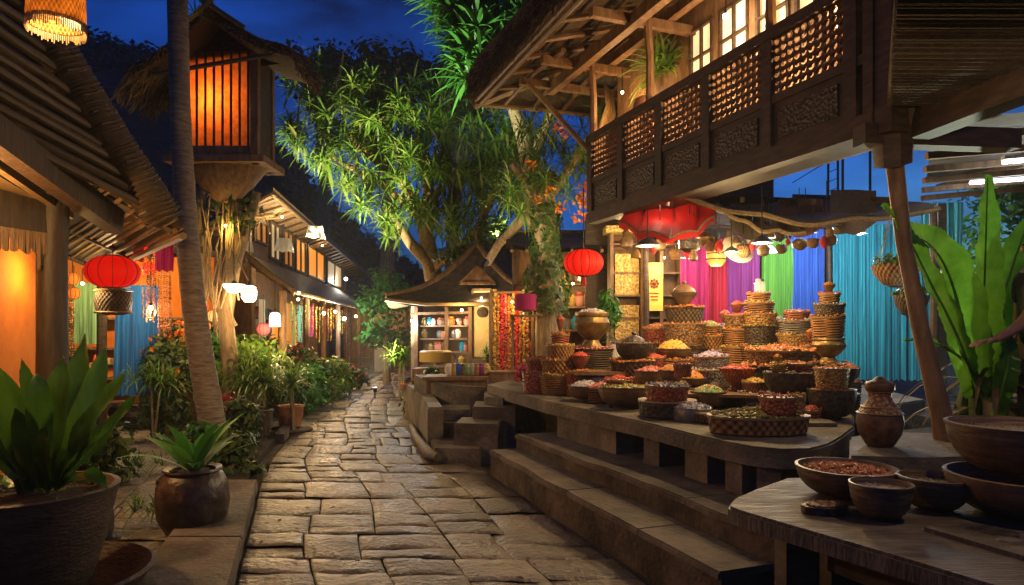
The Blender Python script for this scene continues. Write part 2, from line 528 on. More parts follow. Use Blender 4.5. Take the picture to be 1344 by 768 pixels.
mLFD = leafmat('dark_leaf', [(.008, .022, .006), (.018, .045, .010), (.03, .06, .012)])
mIVY = leafmat('ivy_leaf', [(.015, .042, .008), (.04, .085, .014), (.075, .125, .022), (.12, .14, .03)])
mLFP = leafmat('pot_leaf', [(.02, .075, .014), (.04, .13, .02), (.065, .17, .026)], .3, .35)
mLFR = leafmat('red_leaf', [(.3, .012, .012), (.5, .03, .025), (.4, .07, .03)])
mGRASS = leafmat('grass_leaf', [(.05, .11, .015), (.09, .17, .02), (.14, .21, .03)])
mFLO = isl('orange_flower', [(.6, .14, .01), (.75, .3, .02), (.6, .06, .02)], .6, .2)
mFLP = isl('pink_flower', [(.55, .04, .10), (.7, .12, .2), (.6, .25, .2)], .6, .2)
mBANA = mat('banana_leaf', [(.035, .10, .009), (.065, .185, .016), (.115, .26, .026)], .3, 5, (1, 1, 1), bump=.2, bscale=30, bdist=.006, trans=.5)
mBROAD = mat('broad_leaf', [(.03, .085, .012), (.06, .16, .020), (.11, .24, .03)], .28, 4, (3, 3, 1), bump=.3, bscale=14, bdist=.01, trans=.4, island=True)
mDEAD = isl('dead_leaf', [(.06, .04, .02), (.13, .085, .04), (.2, .14, .07)], .8, .15)
mSKIN = mat('skin', [(.30, .15, .09), (.36, .19, .12)], .5, 8, bump=.08)
mSHIRT = mat('black_cotton', [(.012, .012, .016), (.03, .03, .036)], .9, 20, bump=.3)
mHAIR = mat('hair', [(.008, .006, .005), (.03, .02, .014)], .5, 30, (8, 8, 1), bump=.6)
mBLK = mat('black_iron', [(.008, .008, .008), (.03, .028, .025)], .5, 10, bump=.2)
mROPE = mat('rope', [(.12, .085, .045), (.28, .2, .11)], .9, 30, bump=.6)
mHILL = mat('wooded_hill', [(.010, .016, .010), (.022, .034, .018), (.04, .055, .028)], .95, .35, bump=1.0, bscale=1.2, bdist=1.0)
mTILE = mat('dark_roof_tile', [(.025, .018, .013), (.06, .042, .03), (.11, .078, .056)], .6, 9, bump=.7, bscale=16, bdist=.02)
mWHITE = mat('off_white_plaster', [(.45, .40, .32), (.6, .55, .46)], .8, 3, bump=.2)
def cloth(name, a, b_):
    return mat(name, [tuple(q * .6 for q in a), a, b_], .8, 3, (20, 20, .22), bump=.25, bscale=60, sheen=.2, trans=.18)
mC = dict(teal=cloth('teal_cloth', (.006, .21, .33), (.03, .50, .55)), aqua=cloth('aqua_cloth', (.05, .42, .50), (.2, .6, .62)),
          blue=cloth('blue_cloth', (.012, .07, .40), (.03, .17, .68)), green=cloth('green_cloth', (.06, .24, .025), (.2, .48, .09)),
          violet=cloth('violet_cloth', (.17, .015, .17), (.34, .05, .28)), magenta=cloth('magenta_cloth', (.34, .006, .09), (.6, .02, .18)),
          crimson=cloth('crimson_cloth', (.36, .006, .03), (.6, .015, .07)), sky=cloth('sky_blue_cloth', (.01, .12, .42), (.05, .3, .62)),
          sage=cloth('sage_cloth', (.16, .32, .14), (.34, .5, .26)), white=cloth('white_cloth', (.5, .48, .44), (.7, .68, .64)),
          red=cloth('red_cloth', (.34, .01, .012), (.55, .03, .03)), tan=cloth('tan_tarpaulin', (.10, .06, .035), (.2, .125, .075)))
mREDP = paper('red_lantern_paper', (.60, .014, .008), .5, .06, (1, .03, .01))
mREDP2 = paper('red_awning_cloth', (.30, .012, .010), .45)
mORP = None
mBULB = emis('warm_bulb', (1, .66, .3), 16)
mBULBW = emis('white_bulb', (.9, .95, 1), 16)
mPANE = emis('lit_pane', (1, .55, .16), .9)
mPANEW = emis('pale_lit_pane', (1, .66, .30), .95)
mGLASS = glass('clear_glass')
mGOLD = mat('gilded_panel', [(.12, .065, .015), (.4, .25, .06), (.62, .42, .13)], .45, 26, bump=.9, bdist=.015, kind='voronoi')
mCARVE = mat('carved_timber', [(.11, .065, .036), (.05, .03, .017), (.022, .013, .008)], .5, 34, bump=1.0, bdist=.02, kind='voronoi')
mLATT = mat('lattice_timber', [(.06, .028, .012), (.13, .062, .026)], .6, 8, bump=.4)
WARM = (1, .60, .25); WHITE = (.9, .95, 1); GOLD = (1, .68, .3)
# ================================================================== SETTING
def interp(tab, x):
    if x <= tab[0][0]: return tab[0][1]
    for (a, b), (c, d) in zip(tab, tab[1:]):
        if x <= c:
            return b + (d - b) * (x - a) / (c - a)
    return tab[-1][1]
XL = [(1, -.75), (4.24, -1.71), (7.55, -2.75), (12.5, -3.8), (15.9, -4.3), (20, -4.3), (27, -4.7)]
XR = [(1, 1.95), (4.24, .86), (7.47, -.24), (8.43, -.88), (13, -2.0), (20, -3.15), (27, -3.6)]

g = MB()
g.quad((-172, -20, -.06), (172, -20, -.06), (172, 122, -.06), (-172, 122, -.06))
struct('ground', g, mSOIL)

def pavers(mb, x0, x1, y0, y1, dy, ncol, z=0.0, seed=1, gap=.004):
    random.seed(seed)
    y = y0
    ph = [rnd(0, 9) for _ in range(ncol + 1)]
    jog = [0] * (ncol + 1)
    def bound(k, yy):
        u = k / ncol
        if 0 < k < ncol:
            u += .05 * noise.noise(V((ph[k], yy * .35, 0))) + .012 * math.sin(yy * 2 + ph[k]) + jog[k]
        a, b = interp(x0, yy), interp(x1, yy)
        return a + (b - a) * u
    while y < y1:
        h = dy * rnd(.72, 1.3)
        jog = [rnd(-.06, .06) * (random.random() < .6) for _ in range(ncol + 1)]
        skew = rnd(-.14, .14)
        for k in range(ncol):
            segs = [(0, 1)] if random.random() < .62 else [(0, .5 + rnd(-.2, .2)), (None, 1)]
            prev = 0
            for (s0, s1) in segs:
                s0 = prev if s0 is None else s0
                prev = s1
                ya, yb = y + h * s0, y + h * s1
                tz = rnd(-.007, .008); tx_, ty_ = rnd(-.012, .012), rnd(-.012, .006)
                nx, ny = 8, 6
                vs = []; fs = []
                off = V((rnd(0, 50), rnd(0, 50), 0))
                for j in range(ny + 1):
                    v = j / ny
                    for i in range(nx + 1):
                        u = i / nx
                        wv = .055 * noise.noise(V((k * 1.0 + u * 1.6, y * 3, 3)))
                        yy = ya + (yb - ya) * (0, .05, .27, .5, .73, .95, 1)[j] + wv * (1 if j in (0, ny) else .5) + skew * (k + u - ncol / 2) / ncol
                        xa, xb = bound(k, yy), bound(k + 1, yy)
                        uq = (0, .03, .2, .36, .5, .64, .8, .97, 1)[i]
                        xx = xa + (xb - xa) * uq
                        e = min(u, 1 - u) * (xb - xa); e2 = min(v, 1 - v) * (yb - ya)
                        if i == 0: xx += gap
                        if i == nx: xx -= gap
                        if j == 0: yy += gap
                        if j == ny: yy -= gap
                        zz = z + tz + (u - .5) * tx_ + (v - .5) * ty_ + .016 * noise.noise(V((xx * 3.0, yy * 3.0, 0)) + off)
                        zz += .007 * noise.noise(V((xx * 10, yy * 10, 4)) + off)
                        if i in (0, nx) or j in (0, ny): zz -= .013
                        elif i in (1, nx - 1) or j in (1, ny - 1): zz -= .002
                        vs.append((xx, yy, zz))
                for j in range(ny):
                    for i in range(nx):
                        a = j * (nx + 1) + i
                        fs.append((a, a + 1, a + nx + 2, a + nx + 1))
                mb.add(vs, fs)
        y += h
b = MB()
pavers(b, XL, XR, 1.6, 26.5, .54, 5, 0.0, 5)
struct('path', b, mPAVE, 80)
b = MB(); b.quad((-9, .5, -.03), (3, .5, -.03), (3, 28, -.03), (-9, 28, -.03)); struct('path_bed', b, mJOINT)
# the paved yard between the kerb and the stalls
YL = [(1, -5.2), (6, -5.6), (9, -6.4), (14, -8)]
YR = [(1, -1.28), (4.24, -2.24), (7.55, -3.3), (12.5, -4.6)]
b = MB()
pavers(b, YL, YR, 1.6, 10.6, .8, 4, -.004, 11)
struct('yard_paving', b, mPAVE, 80)
b = MB(); random.seed(14)
for k in range(170):
    y = 2.5 + 14 * random.random() ** 1.4; u = random.choice((rnd(0, .2), rnd(.75, 1), rnd(0, 1)))
    x = interp(XL, y) + (interp(XR, y) - interp(XL, y)) * u
    b.dleaf((x, y, .018), rnd(.025, .07), (rnd(-.3, .3), rnd(-.3, .3), 1), .5)
struct('fallen_leaves', b, mDEAD)['kind'] = 'stuff'
# kerb slab
b = MB()
for (ya, yb) in ((1.8, 3.3), (3.33, 4.9), (4.93, 6.75)):
    n = 8
    top = []
    for i in range(n + 1):
        y = ya + (yb - ya) * i / n
        top.append((interp(XL, y) - .02 + .015 * noise.noise(V((y * 3, 1, 0))), y))
    bot = []
    for i in range(n + 1):
        y = yb - (yb - ya) * i / n
        bot.append((interp(XL, y) - .56 + .03 * noise.noise(V((y * 2, 7, 0))), y))
    poly = top + bot
    b.prism(poly, -.05, .085)
    b.prism([(p[0] + (.012 if i > n else -.012), p[1]) for i, p in enumerate(poly)], .085, .097)
struct('kerb', b, mCONC)
# planting bed along the path with a stone edging
b = MB()
le = [(interp(XL, y) - .14, y) for y in (6.9, 8, 9.5, 11, 12.5, 14, 16, 18, 20, 22)]
b.prism(le + [(-6.6, 22), (-6.0, 14), (-4.6, 10.6), (-3.6, 6.9)], -.05, .05)
struct('planting_soil', b, mSOIL)
b = MB()
for y in [9.6 + .62 * i for i in range(20)]:
    a0, a1 = interp(XL, y), interp(XL, y + .6)
    b.prism([(a0 - .02, y + .01), (a1 - .02, y + .6), (a1 - .16, y + .6), (a0 - .16, y + .01)], -.05, .09 + rnd(-.01, .015))
struct('path_edging', b, mCONC)

# hills: a wooded ridge
HP = [(-900, 60), (-200, 80), (60, 118), (120, 104), (165, 86), (230, 100), (300, 150), (345, 186), (398, 226), (440, 280), (490, 326), (560, 368), (640, 395), (800, 405), (1000, 404), (1400, 400), (2300, 395)]
def ridge(px): return 1.6 + (430 - interp(HP, px)) * 75 / F
vs = []; fs = []
NX, NY = 150, 22
for j in range(NY + 1):
    t = j / NY
    Y = 34 + 80 * t
    prof = max(0, math.sin(math.pi * min(1, t * .98)) ** .8) if t < .51 else max(0, math.sin(math.pi * min(1, t * .98)) ** .8)
    for i in range(NX + 1):
        px = -900 + 3200 * i / NX
        X = (px - 672) / F * 75
        z = ridge(px) * prof
        z += (1.3 * noise.noise(V((X * .25, Y * .25, 1))) + .7 * noise.noise(V((X * .8, Y * .8, 5)))) * (1 if z > 2 else .2)
        vs.append((X * (.6 + .4 * Y / 75), Y, z - .6))
for j in range(NY):
    for i in range(NX):
        a = j * (NX + 1) + i
        fs.append((a, a + 1, a + NX + 2, a + NX + 1))
b = MB(); b.add(vs, fs); struct('hills', b, mHILL, 180)
b = MB()
random.seed(21)
for i in range(520):
    px = rnd(-100, 640)
    t = rnd(.28, .52)
    Y = 34 + 80 * t
    prof = math.sin(math.pi * t * .98) ** .8
    X = (px - 672) / F * 75 * (.6 + .4 * Y / 75)
    r = rnd(.7, 1.7)
    b.cloud((X, Y, ridge(px) * prof + r * .2 - .4), (r, r, r * 1.1), 26, .75, .6, .4)
o = obj('woodland', b, mLFD); o['kind'] = 'stuff'; o['label'] = 'dark woodland covering the hill behind the village'; o['category'] = 'woodland'

# ================================================================== RIGHT TERRACE, STEPS, BLOCKS
t = thing('display_terrace', 'low stone terrace carrying the baskets, hollow bays under its front edge', 'terrace', (1.5, 7, 0))
TP = [(-.05, 8.6), (.16, 8.05), (.36, 7.45), (.62, 6.9), (.9, 6.25), (1.16, 5.7), (1.34, 5.2), (1.5, 4.8), (1.62, 4.6), (1.78, 4.5), (1.98, 4.52), (2.2, 4.72), (2.45, 5.05), (2.76, 5.5), (3.3, 6.6), (4.6, 7.6), (5.2, 11.4), (.3, 11.4), (-.35, 9.6)]
def inset(poly, d):
    cx = sum(p[0] for p in poly) / len(poly); cy = sum(p[1] for p in poly) / len(poly)
    out = []
    for i, p in enumerate(poly):
        a = V((*poly[i - 1], 0)); c = V((*poly[(i + 1) % len(poly)], 0)); q = V((*p, 0))
        tdir = (c - a).normalized(); nrm = V((-tdir.y, tdir.x, 0))
        out.append((p[0] + nrm.x * d, p[1] + nrm.y * d))
    return out
b = MB(); b.prism(TP, .665, .785); b.prism(inset(TP, .014), .785, .8)
obj('top_slab', b, mCONC, t)
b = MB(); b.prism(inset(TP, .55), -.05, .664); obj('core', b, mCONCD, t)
def edge_at(px):
    q = (px - 672) / F
    for (xa_, ya_), (xb_, yb_) in zip(TP[:9], TP[1:10]):
        ra, rb = xa_ / ya_, xb_ / yb_
        if ra <= q <= rb:
            k = (q * ya_ - xa_) / ((xb_ - xa_) - q * (yb_ - ya_))
            return V((xa_ + (xb_ - xa_) * k, ya_ + (yb_ - ya_) * k, 0))
    return V((TP[9][0], TP[9][1], 0))
for (pa, pc, dp) in ((724, 800, .5), (836, 856, .5), (889, 918, .5), (942, 964, .5), (990, 1022, .5)):
    A, C_ = edge_at(pa), edge_at(pc)
    d = (C_ - A).normalized(); nrm = V((-d.y, d.x, 0))
    if nrm.x < 0: nrm = -nrm
    A, C_ = A + nrm * .07, C_ + nrm * .07
    b = MB(); b.prism([(A.x, A.y), (C_.x, C_.y), (C_.x + nrm.x * dp, C_.y + nrm.y * dp), (A.x + nrm.x * dp, A.y + nrm.y * dp)], .40, .664)
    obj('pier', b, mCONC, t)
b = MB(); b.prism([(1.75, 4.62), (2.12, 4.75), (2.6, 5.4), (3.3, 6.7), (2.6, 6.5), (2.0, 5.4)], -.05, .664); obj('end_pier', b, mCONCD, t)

def wavy(a, c, n, amp, sd_):
    a, c = V(a), V(c)
    d = (c - a); nrm = V((-d.y, d.x)).normalized()
    return [tuple(a + d * i / n + nrm * amp * noise.noise(V((i * .45 + sd_, sd_, 0)))) for i in range(n + 1)]
def step(name, label, e0, e1, depth, z0, z1, nose=.02, m=mCONC, sd_=1):
    t_ = thing(name, label, 'step', (e0[0], e0[1], z0))
    fr = wavy(e0, e1, 14, .05, sd_)
    d = V((e1[0] - e0[0], e1[1] - e0[1])).normalized(); nrm = V((-d.y, d.x))
    if nrm.x < 0: nrm = -nrm
    bk = [(p[0] + nrm.x * depth, p[1] + nrm.y * depth) for p in fr[::-1]]
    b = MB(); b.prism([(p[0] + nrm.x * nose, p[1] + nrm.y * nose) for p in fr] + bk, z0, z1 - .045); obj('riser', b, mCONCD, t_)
    cuts = [0, 4, 7, 11, 14]
    b = MB()
    for ca, cb in zip(cuts, cuts[1:]):
        f2 = fr[ca:cb + 1]; b2 = bk[14 - cb:14 - ca + 1]
        dx = V((f2[-1][0] - f2[0][0], f2[-1][1] - f2[0][1])).normalized() * .005
        f3 = [(f2[0][0] + dx.x, f2[0][1] + dx.y)] + f2[1:-1] + [(f2[-1][0] - dx.x, f2[-1][1] - dx.y)]
        b3 = [(b2[0][0] - dx.x, b2[0][1] - dx.y)] + b2[1:-1] + [(b2[-1][0] + dx.x, b2[-1][1] + dx.y)]
        zt = z1 + rnd(-.004, .004)
        b.prism(f3 + b3, z1 - .045, zt - .012)
        b.prism([(p[0] + nrm.x * .012, p[1] + nrm.y * .012) for p in f3] + b3, zt - .012, zt)
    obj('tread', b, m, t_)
    return t_
step('stone_step', 'lowest long stone step rising straight from the paving', (-.25, 7.42), (1.12, 3.72), .36, -.05, .27, sd_=3)
step('stone_step', 'upper long stone step running under the hollow bays', (.03, 7.5), (1.5, 3.9), 1.2, -.05, .43, sd_=8)
def block(label, pts, z0, z1, name='stone_block', cat='stone block', m=mCONC):
    b = MB(); b.prism(pts, z0, z1 - .02); b.prism(inset(pts if sum(pts[i][0] * pts[(i + 1) % len(pts)][1] - pts[(i + 1) % len(pts)][0] * pts[i][1] for i in range(len(pts))) > 0 else pts[::-1], .012), z1 - .02, z1)
    return single(name, b, m, label, cat)
block('low flat stone slab at the foot of the kiosk stairs, beside the path', [(-.92, 8.05), (-.36, 7.95), (-.40, 8.6), (-.75, 9.9), (-1.25, 9.9)], -.05, .18)
block('square stone block behind the low flat slab, next to the long steps', [(-.70, 8.22), (-.17, 8.1), (-.1, 8.62), (-.64, 8.8)], -.05, .45)
block('second stair block, between the square block and the terrace corner', [(-.5, 8.63), (.04, 8.5), (.06, 9.3), (-.5, 9.3)], -.05, .60)
block('top stair block against the end of the display terrace', [(-.36, 9.0), (-.12, 8.72), (.0, 9.0), (-.2, 9.75), (-.4, 9.75)], -.05, .69)
def wall_strip(label, pts, th, z0, z1f):
    n = len(pts)
    b = MB()
    L_ = []
    for i, p in enumerate(pts):
        a = V(pts[max(0, i - 1)]); c = V(pts[min(n - 1, i + 1)])
        d = (c - a).normalized(); nrm = V((-d.y, d.x))
        L_.append(((p[0] + nrm.x * th / 2, p[1] + nrm.y * th / 2), (p[0] - nrm.x * th / 2, p[1] - nrm.y * th / 2)))
    for k, (za, zb, ins) in enumerate(((None, -.03, 1.0), (-.03, 0, .86))):
        vs = []; fs = []
        for i, (l, r_) in enumerate(L_):
            zt = z1f(i / (n - 1))
            cx, cy = pts[i]
            lo = z0 if za is None else zt + za
            for q in (l, r_):
                x = cx + (q[0] - cx) * ins; y = cy + (q[1] - cy) * ins
                vs += [(x, y, lo), (x, y, zt + zb)]
        for i in range(n - 1):
            a = i * 4; c = a + 4
            fs += [(a, c, c + 1, a + 1), (a + 2, a + 3, c + 3, c + 2), (a + 1, c + 1, c + 3, a + 3), (a, a + 2, c + 2, c)]
        fs += [(0, 1, 3, 2), ((n - 1) * 4, (n - 1) * 4 + 2, (n - 1) * 4 + 3, (n - 1) * 4 + 1)]
        b.add(vs, fs)
    return single('garden_wall', b, mCONC, label, 'low wall')
def arc(a, m, c, n=14):
    a, m, c = V(a), V(m), V(c)
    return [tuple((1 - t) ** 2 * a + 2 * t * (1 - t) * m + t * t * c) for t in [i / n for i in range(n + 1)]]
wall_strip('low curved stone wall along the path edge below the kiosk', arc((-.98, 8.75), (-1.3, 10.6), (-1.85, 12.2)), .2, -.05, lambda u: .58 + .03 * u)
wall_strip('curved stone planter wall in front of the kiosk shelves', arc((-.38, 9.95), (-1.0, 9.85), (-1.5, 11.0)), .16, -.05, lambda u: .74 + .1 * u * u)
b = MB(); b.prism([(-.95, 8.9), (-.4, 8.75), (-.3, 9.95), (-.9, 9.9), (-1.45, 10.9), (-1.75, 11.6), (-1.3, 10.4)], -.05, .36)
struct('stair_landing', b, mCONCD)
block('narrow stone ledge below the planter wall, next to the stair blocks', [(-1.0, 9.1), (-.55, 9.2), (-.6, 9.7), (-1.1, 9.72)], .3, .5)
b = MB(); b.prism([(-.2, 9.8), (-.6, 9.95), (-1.3, 11.2), (-1.75, 12.3), (-2.6, 17.5), (1.2, 17.5), (1.2, 11.4), (.3, 11.3)], -.05, .55)
struct('kiosk_ground', b, mCONCD)
b = MB(); b.tube([(-1.55, 10.6, .06), (-1.35, 9.6, .07), (-1.12, 8.7, .08), (-.98, 8.12, .09), (-.86, 7.93, .09)], [.05, .065, .07, .075, .05], 10, jit=.08)
single('driftwood_log', b, mWOODT, 'thin curved driftwood log edging the path by the low slab', 'log')

# right garden bed and bits of ground
b = MB(); b.prism([(2.5, 4.35), (2.95, 5.15), (3.5, 6.4), (5, 7.2), (9, 7.6), (9, 2.2), (3.4, 3.6)], -.05, .62)
struct('garden_soil', b, mSOIL)
b = MB(); b.prism([(5.0, 7.3), (12, 7.7), (14, 30), (1.0, 30), (1.0, 11.5), (5.3, 11.5)], -.05, .5)
struct('rear_ground', b, mCONCD)
block('curved flat stone plinth under the tall painted vase', [(2.0, 4.05), (2.4, 3.98), (2.9, 4.05), (3.2, 4.4), (3.1, 4.9), (2.7, 5.0), (2.35, 4.75)], -.05, .84, 'stone_plinth', 'plinth')

# foreground table on the right
t = thing('wooden_table', 'heavy weathered plank table with bowls standing on its grey top', 'table', (1.9, 2.8, 0))
TB = [(1.03, 3.26), (1.05, 3.18), (1.2, 2.92), (1.42, 2.55), (1.6, 2.22), (1.85, 1.7), (3.4, 1.7), (3.4, 3.75), (2.5, 3.86), (1.9, 3.9), (1.55, 3.86), (1.3, 3.62), (1.1, 3.4)]
b = MB(); b.prism(TB, .672, .735); b.prism(inset(TB, .012), .735, .75); obj('table_top', b, mWOODT, t)
for (x, y) in ((1.32, 3.18), (2.0, 1.95), (3.15, 1.95), (3.15, 3.55), (1.75, 3.66)):
    b = MB(); b.box((x, y, .31), (.14, .14, .722)); obj('leg', b, mWOODX, t)
b = MB(); b.bar((1.45, 3.1, .58), (1.98, 2.0, .58), .05, .16); obj('apron', b, mWOODX, t)
b = MB(); b.prism([(1.55, 3.2), (2.06, 2.08), (3.1, 2.08), (3.1, 3.4), (1.8, 3.55)], .1, .13); obj('shelf_board', b, mWOODX, t)
b = MB(); b.prism([(1.72, 2.85), (1.86, 2.5), (1.93, 2.3), (2.03, 2.33), (2.06, 2.42), (1.98, 2.62), (1.83, 2.9)], .75, .768)
single('paddle_board', b, mWOODT, 'long flat carved paddle lying on the weathered table', 'board')
# ================================================================== GALLERY HOUSE (right, upper storey)
def B(off, Y, z):
    return V((2.5 - .362 * (Y - 4.8) + off * .94, Y + off * .34, z))
def Bdir(): return V((-.340, .940, 0)).normalized()
AL = math.atan2(.362, 1)  # wall runs at this angle left of straight ahead
t = thing('gallery_house', 'dark timber upper storey with carved lattice balcony and thatched eaves', 'house', tuple(B(0, 7, 0)))
GH = t
Y0, Y1 = 4.74, 8.9
def slab(off0, off1, ya, yb, z0, z1):
    m_ = MB()
    p = [B(off0, ya, 0), B(off1, ya, 0), B(off1, yb, 0), B(off0, yb, 0)]
    m_.prism([(q.x, q.y) for q in p], z0, z1); return m_
obj('floor', slab(.05, .6, Y0, Y1, 3.03, 3.10), mWOODX, t)
obj('bottom_beam', slab(-.03, .10, Y0, Y1, 2.95, 3.10), mWOODX, t)
obj('middle_rail', slab(-.025, .06, Y0, Y1, 3.46, 3.53), mWOODX, t)
obj('top_rail', slab(-.05, .09, Y0 - .02, Y1 + .02, 4.0, 4.09), mWOODX, t)
ys = [4.92, 5.74, 6.53, 7.31, 8.1, 8.86]
for y in ys + [Y0 + .03]:
    w_ = .055 if y > 4.8 else .04
    obj('baluster_post', slab(-.035, .075, y - w_, y + w_, 3.10, 4.0), mWOODX, t)
def lattice(ya, yb, z0, z1, off):
    m_ = MB()
    a, c = B(off, ya, 0), B(off, yb, 0)
    u = (c - a); W = u.length; u.normalize(); H = z1 - z0
    nx = max(4, round(W / .072)); nzz = max(4, round(H / .068))
    cw, ch = W / nx, H / nzz
    n3 = V((u.y, -u.x, 0))
    th = .02
    for i in range(nx):
        for j in range(nzz):
            cx, cz = (i + .5) * cw, z0 + (j + .5) * ch
            s_ = .43 if (i + j) % 2 else .36
            outer = [(-.5, -.5), (0, -.5), (.5, -.5), (.5, 0), (.5, .5), (0, .5), (-.5, .5), (-.5, 0)]
            vs = []
            for dth in (-th / 2, th / 2):
                for (ox, oz) in outer:
                    vs.append(a + u * (cx + ox * cw) + V((0, 0, cz + oz * ch)) + n3 * dth)
                for k, (ox, oz) in enumerate(outer):
                    an = math.atan2(oz, ox)
                    vs.append(a + u * (cx + s_ * math.cos(an) * cw) + V((0, 0, cz + s_ * math.sin(an) * ch)) + n3 * dth * 1.5)
            fs = []
            for k in range(8):
                k2 = (k + 1) % 8
                fs.append((k, k2, 8 + k2, 8 + k)); fs.append((16 + k, 24 + k, 24 + k2, 16 + k2))
                fs.append((8 + k, 8 + k2, 24 + k2, 24 + k))
            m_.add([(p.x, p.y, p.z) for p in vs], fs)
    return m_
for ya, yb in zip(ys, ys[1:]):
    obj('lattice_panel', lattice(ya + .055, yb - .055, 3.53, 4.0, .015), mLATT, t)
    p = obj('carved_panel', slab(.0, .05, ya + .055, yb - .055, 3.10, 3.46), mWOODX, t)
    q = MB()
    fr = slab(-.014, .0, ya + .12, yb - .12, 3.16, 3.40)
    ins = obj('carving', fr, mCARVE, p)
# far end rail
a, c = B(0, Y1, 0), B(.6, Y1, 0)
b = MB(); b.bar((a.x, a.y, 3.5), (c.x, c.y, 3.5), .05, .9); obj('end_panel', b, mWOODX, t)
# corner post at the near end with bracket
b = MB(); b.prism([tuple(B(o_, y_, 0)[:2]) for o_, y_ in ((-.02, 4.60), (.14, 4.60), (.14, 4.73), (-.02, 4.73))], 2.93, 5.2); obj('corner_post', b, mWOODX, t)
b = MB(); b.tube([B(.16, 4.66, 2.98), B(.17, 4.6, 3.2), B(.12, 4.42, 3.9)], [.05, .045, .04], 6); obj('bracket', b, mWOODM, t)
# upper wall with lit windows
wallm = MB()
def wl_(ya, yb, z0, z1, o0=.58, o1=.66):
    p = [B(o0, ya, 0), B(o1, ya, 0), B(o1, yb, 0), B(o0, yb, 0)]
    wallm.prism([(q.x, q.y) for q in p], z0, z1)
wl_(4.3, 9.2, 3.04, 4.30); wl_(4.3, 9.2, 4.98, 5.6)
wins = [(4.5, 4.98), (5.05, 5.5), (5.6, 6.05), (6.12, 6.55), (6.65, 7.1), (7.2, 7.6)]
last = 4.3
for (ya, yb) in wins:
    wl_(last, ya, 4.30, 4.98); last = yb
wl_(last, 9.2, 4.30, 4.98)
obj('upper_wall', wallm, mWOODM, t)
for i, (ya, yb) in enumerate(wins):
    fr = MB()
    for (a_, c_, z0, z1) in ((ya, yb, 4.30, 4.34), (ya, yb, 4.94, 4.98), (ya, ya + .035, 4.34, 4.94), (yb - .035, yb, 4.34, 4.94), ((ya + yb) / 2 - .012, (ya + yb) / 2 + .012, 4.34, 4.94), (ya, yb, 4.62, 4.645)):
        p = [B(.565, a_, 0), B(.6, a_, 0), B(.6, c_, 0), B(.565, c_, 0)]
        fr.prism([(q.x, q.y) for q in p], z0, z1)
    w = obj('window', fr, mWOODX, t)
    pn = MB(); p, q = B(.625, ya, 0), B(.625, yb, 0)
    pn.quad((p.x, p.y, 4.3), (q.x, q.y, 4.3), (q.x, q.y, 4.98), (p.x, p.y, 4.98))
    obj('pane', pn, mPANEW if i % 3 else mPANE, w)
b = MB(); p, q = B(.62, 9.2, 0), B(3.2, 9.2, 0)
b.bar((p.x, p.y, 4.3), (q.x, q.y, 4.3), .08, 2.4); obj('end_wall', b, mWOODX, t)
for y in (5.75, 7.55, 8.85):
    b = MB(); b.tube([B(.03, y, 4.05), B(.04, y + .02, 4.6), B(-.02, y, 5.15)], [.05, .042, .05], 8, jit=.06); obj('gallery_post', b, mWOODM, t)
# roof: thick thatch, hipped far end
EZ = 4.9; SL = .30
def RF(off, Y, dz=0.0):
    """point of the roof underside"""
    h1 = (off + 1.1) * SL
    h2 = (10.56 - Y) * SL * 1.0 + .0
    return B(off, Y, EZ + min(h1, max(0, h2)) + dz)
def roofgrid(off0, off1, y0, y1, no, ny, dz, wob):
    vs = []; fs = []
    for j in range(ny + 1):
        for i in range(no + 1):
            o_ = off0 + (off1 - off0) * i / no; y_ = y0 + (y1 - y0) * j / ny
            vs.append(RF(o_, y_, dz + wob * noise.noise(V((o_ * 3, y_ * 3, dz * 9)))))
    for j in range(ny):
        for i in range(no):
            a_ = j * (no + 1) + i
            fs.append((a_, a_ + 1, a_ + no + 2, a_ + no + 1))
    return vs, fs, no, ny
b = MB()
v0, f0, no, ny = roofgrid(-1.1, 3.4, 2.2, 10.56, 16, 30, .09, .02)
v1, f1, _, _ = roofgrid(-1.16, 3.4, 2.2, 10.62, 16, 30, .50, .07)
b.add(v0, f0); b.add(v1, [tuple(reversed(f)) for f in f1])
side = []
for j in range(ny):
    a_, c_ = j * (no + 1), (j + 1) * (no + 1)
    b.add([v0[a_], v0[c_], v1[c_], v1[a_]], [(0, 1, 2, 3)])
for i in range(no):
    a_ = ny * (no + 1) + i
    b.add([v0[a_], v0[a_ + 1], v1[a_ + 1], v1[a_]], [(0, 1, 2, 3)])
rt = obj('thatch_roof', b, mTHATCH, t, 180)
b = MB(); random.seed(5)
for i in range(1500):
    y_ = rnd(2.4, 10.6); k = random.random()
    p = RF(-1.12, y_, .08 + .42 * k)
    p = p + V((rnd(-.03, .02), rnd(-.03, .03), 0))
    b.bar(p, p + B(-.05, y_, 0) - B(0, y_, 0) + V((rnd(-.05, .05), rnd(-.2, .2), rnd(-.16, -.04))), .008, .008)
for i in range(300):
    o_ = rnd(-1.1, 2.2); k = random.random()
    p = RF(o_, 10.58, .08 + .42 * k)
    b.bar(p, p + V((rnd(-.08, .08), rnd(0, .08), rnd(-.18, -.04))), .008, .008)
obj('straw_fringe', b, mTHATCH, rt)
b = MB()
for k, (o_, z_) in enumerate(((-1.06, .03), (-1.0, -.02), (-.92, .04))):
    b.tube([RF(o_, y_, z_) for y_ in (2.3, 4, 6, 8, 10.5)], [.035, .03, .034, .03, .03], 7, jit=.1)
for k, (y_, z_) in enumerate(((10.5, .03), (10.42, -.02))):
    b.tube([RF(o_, y_, z_) for o_ in (-1.08, 0, 1.2, 2.4)], .032, 7, jit=.1)
obj('eave_pole', b, mBAMB, t)
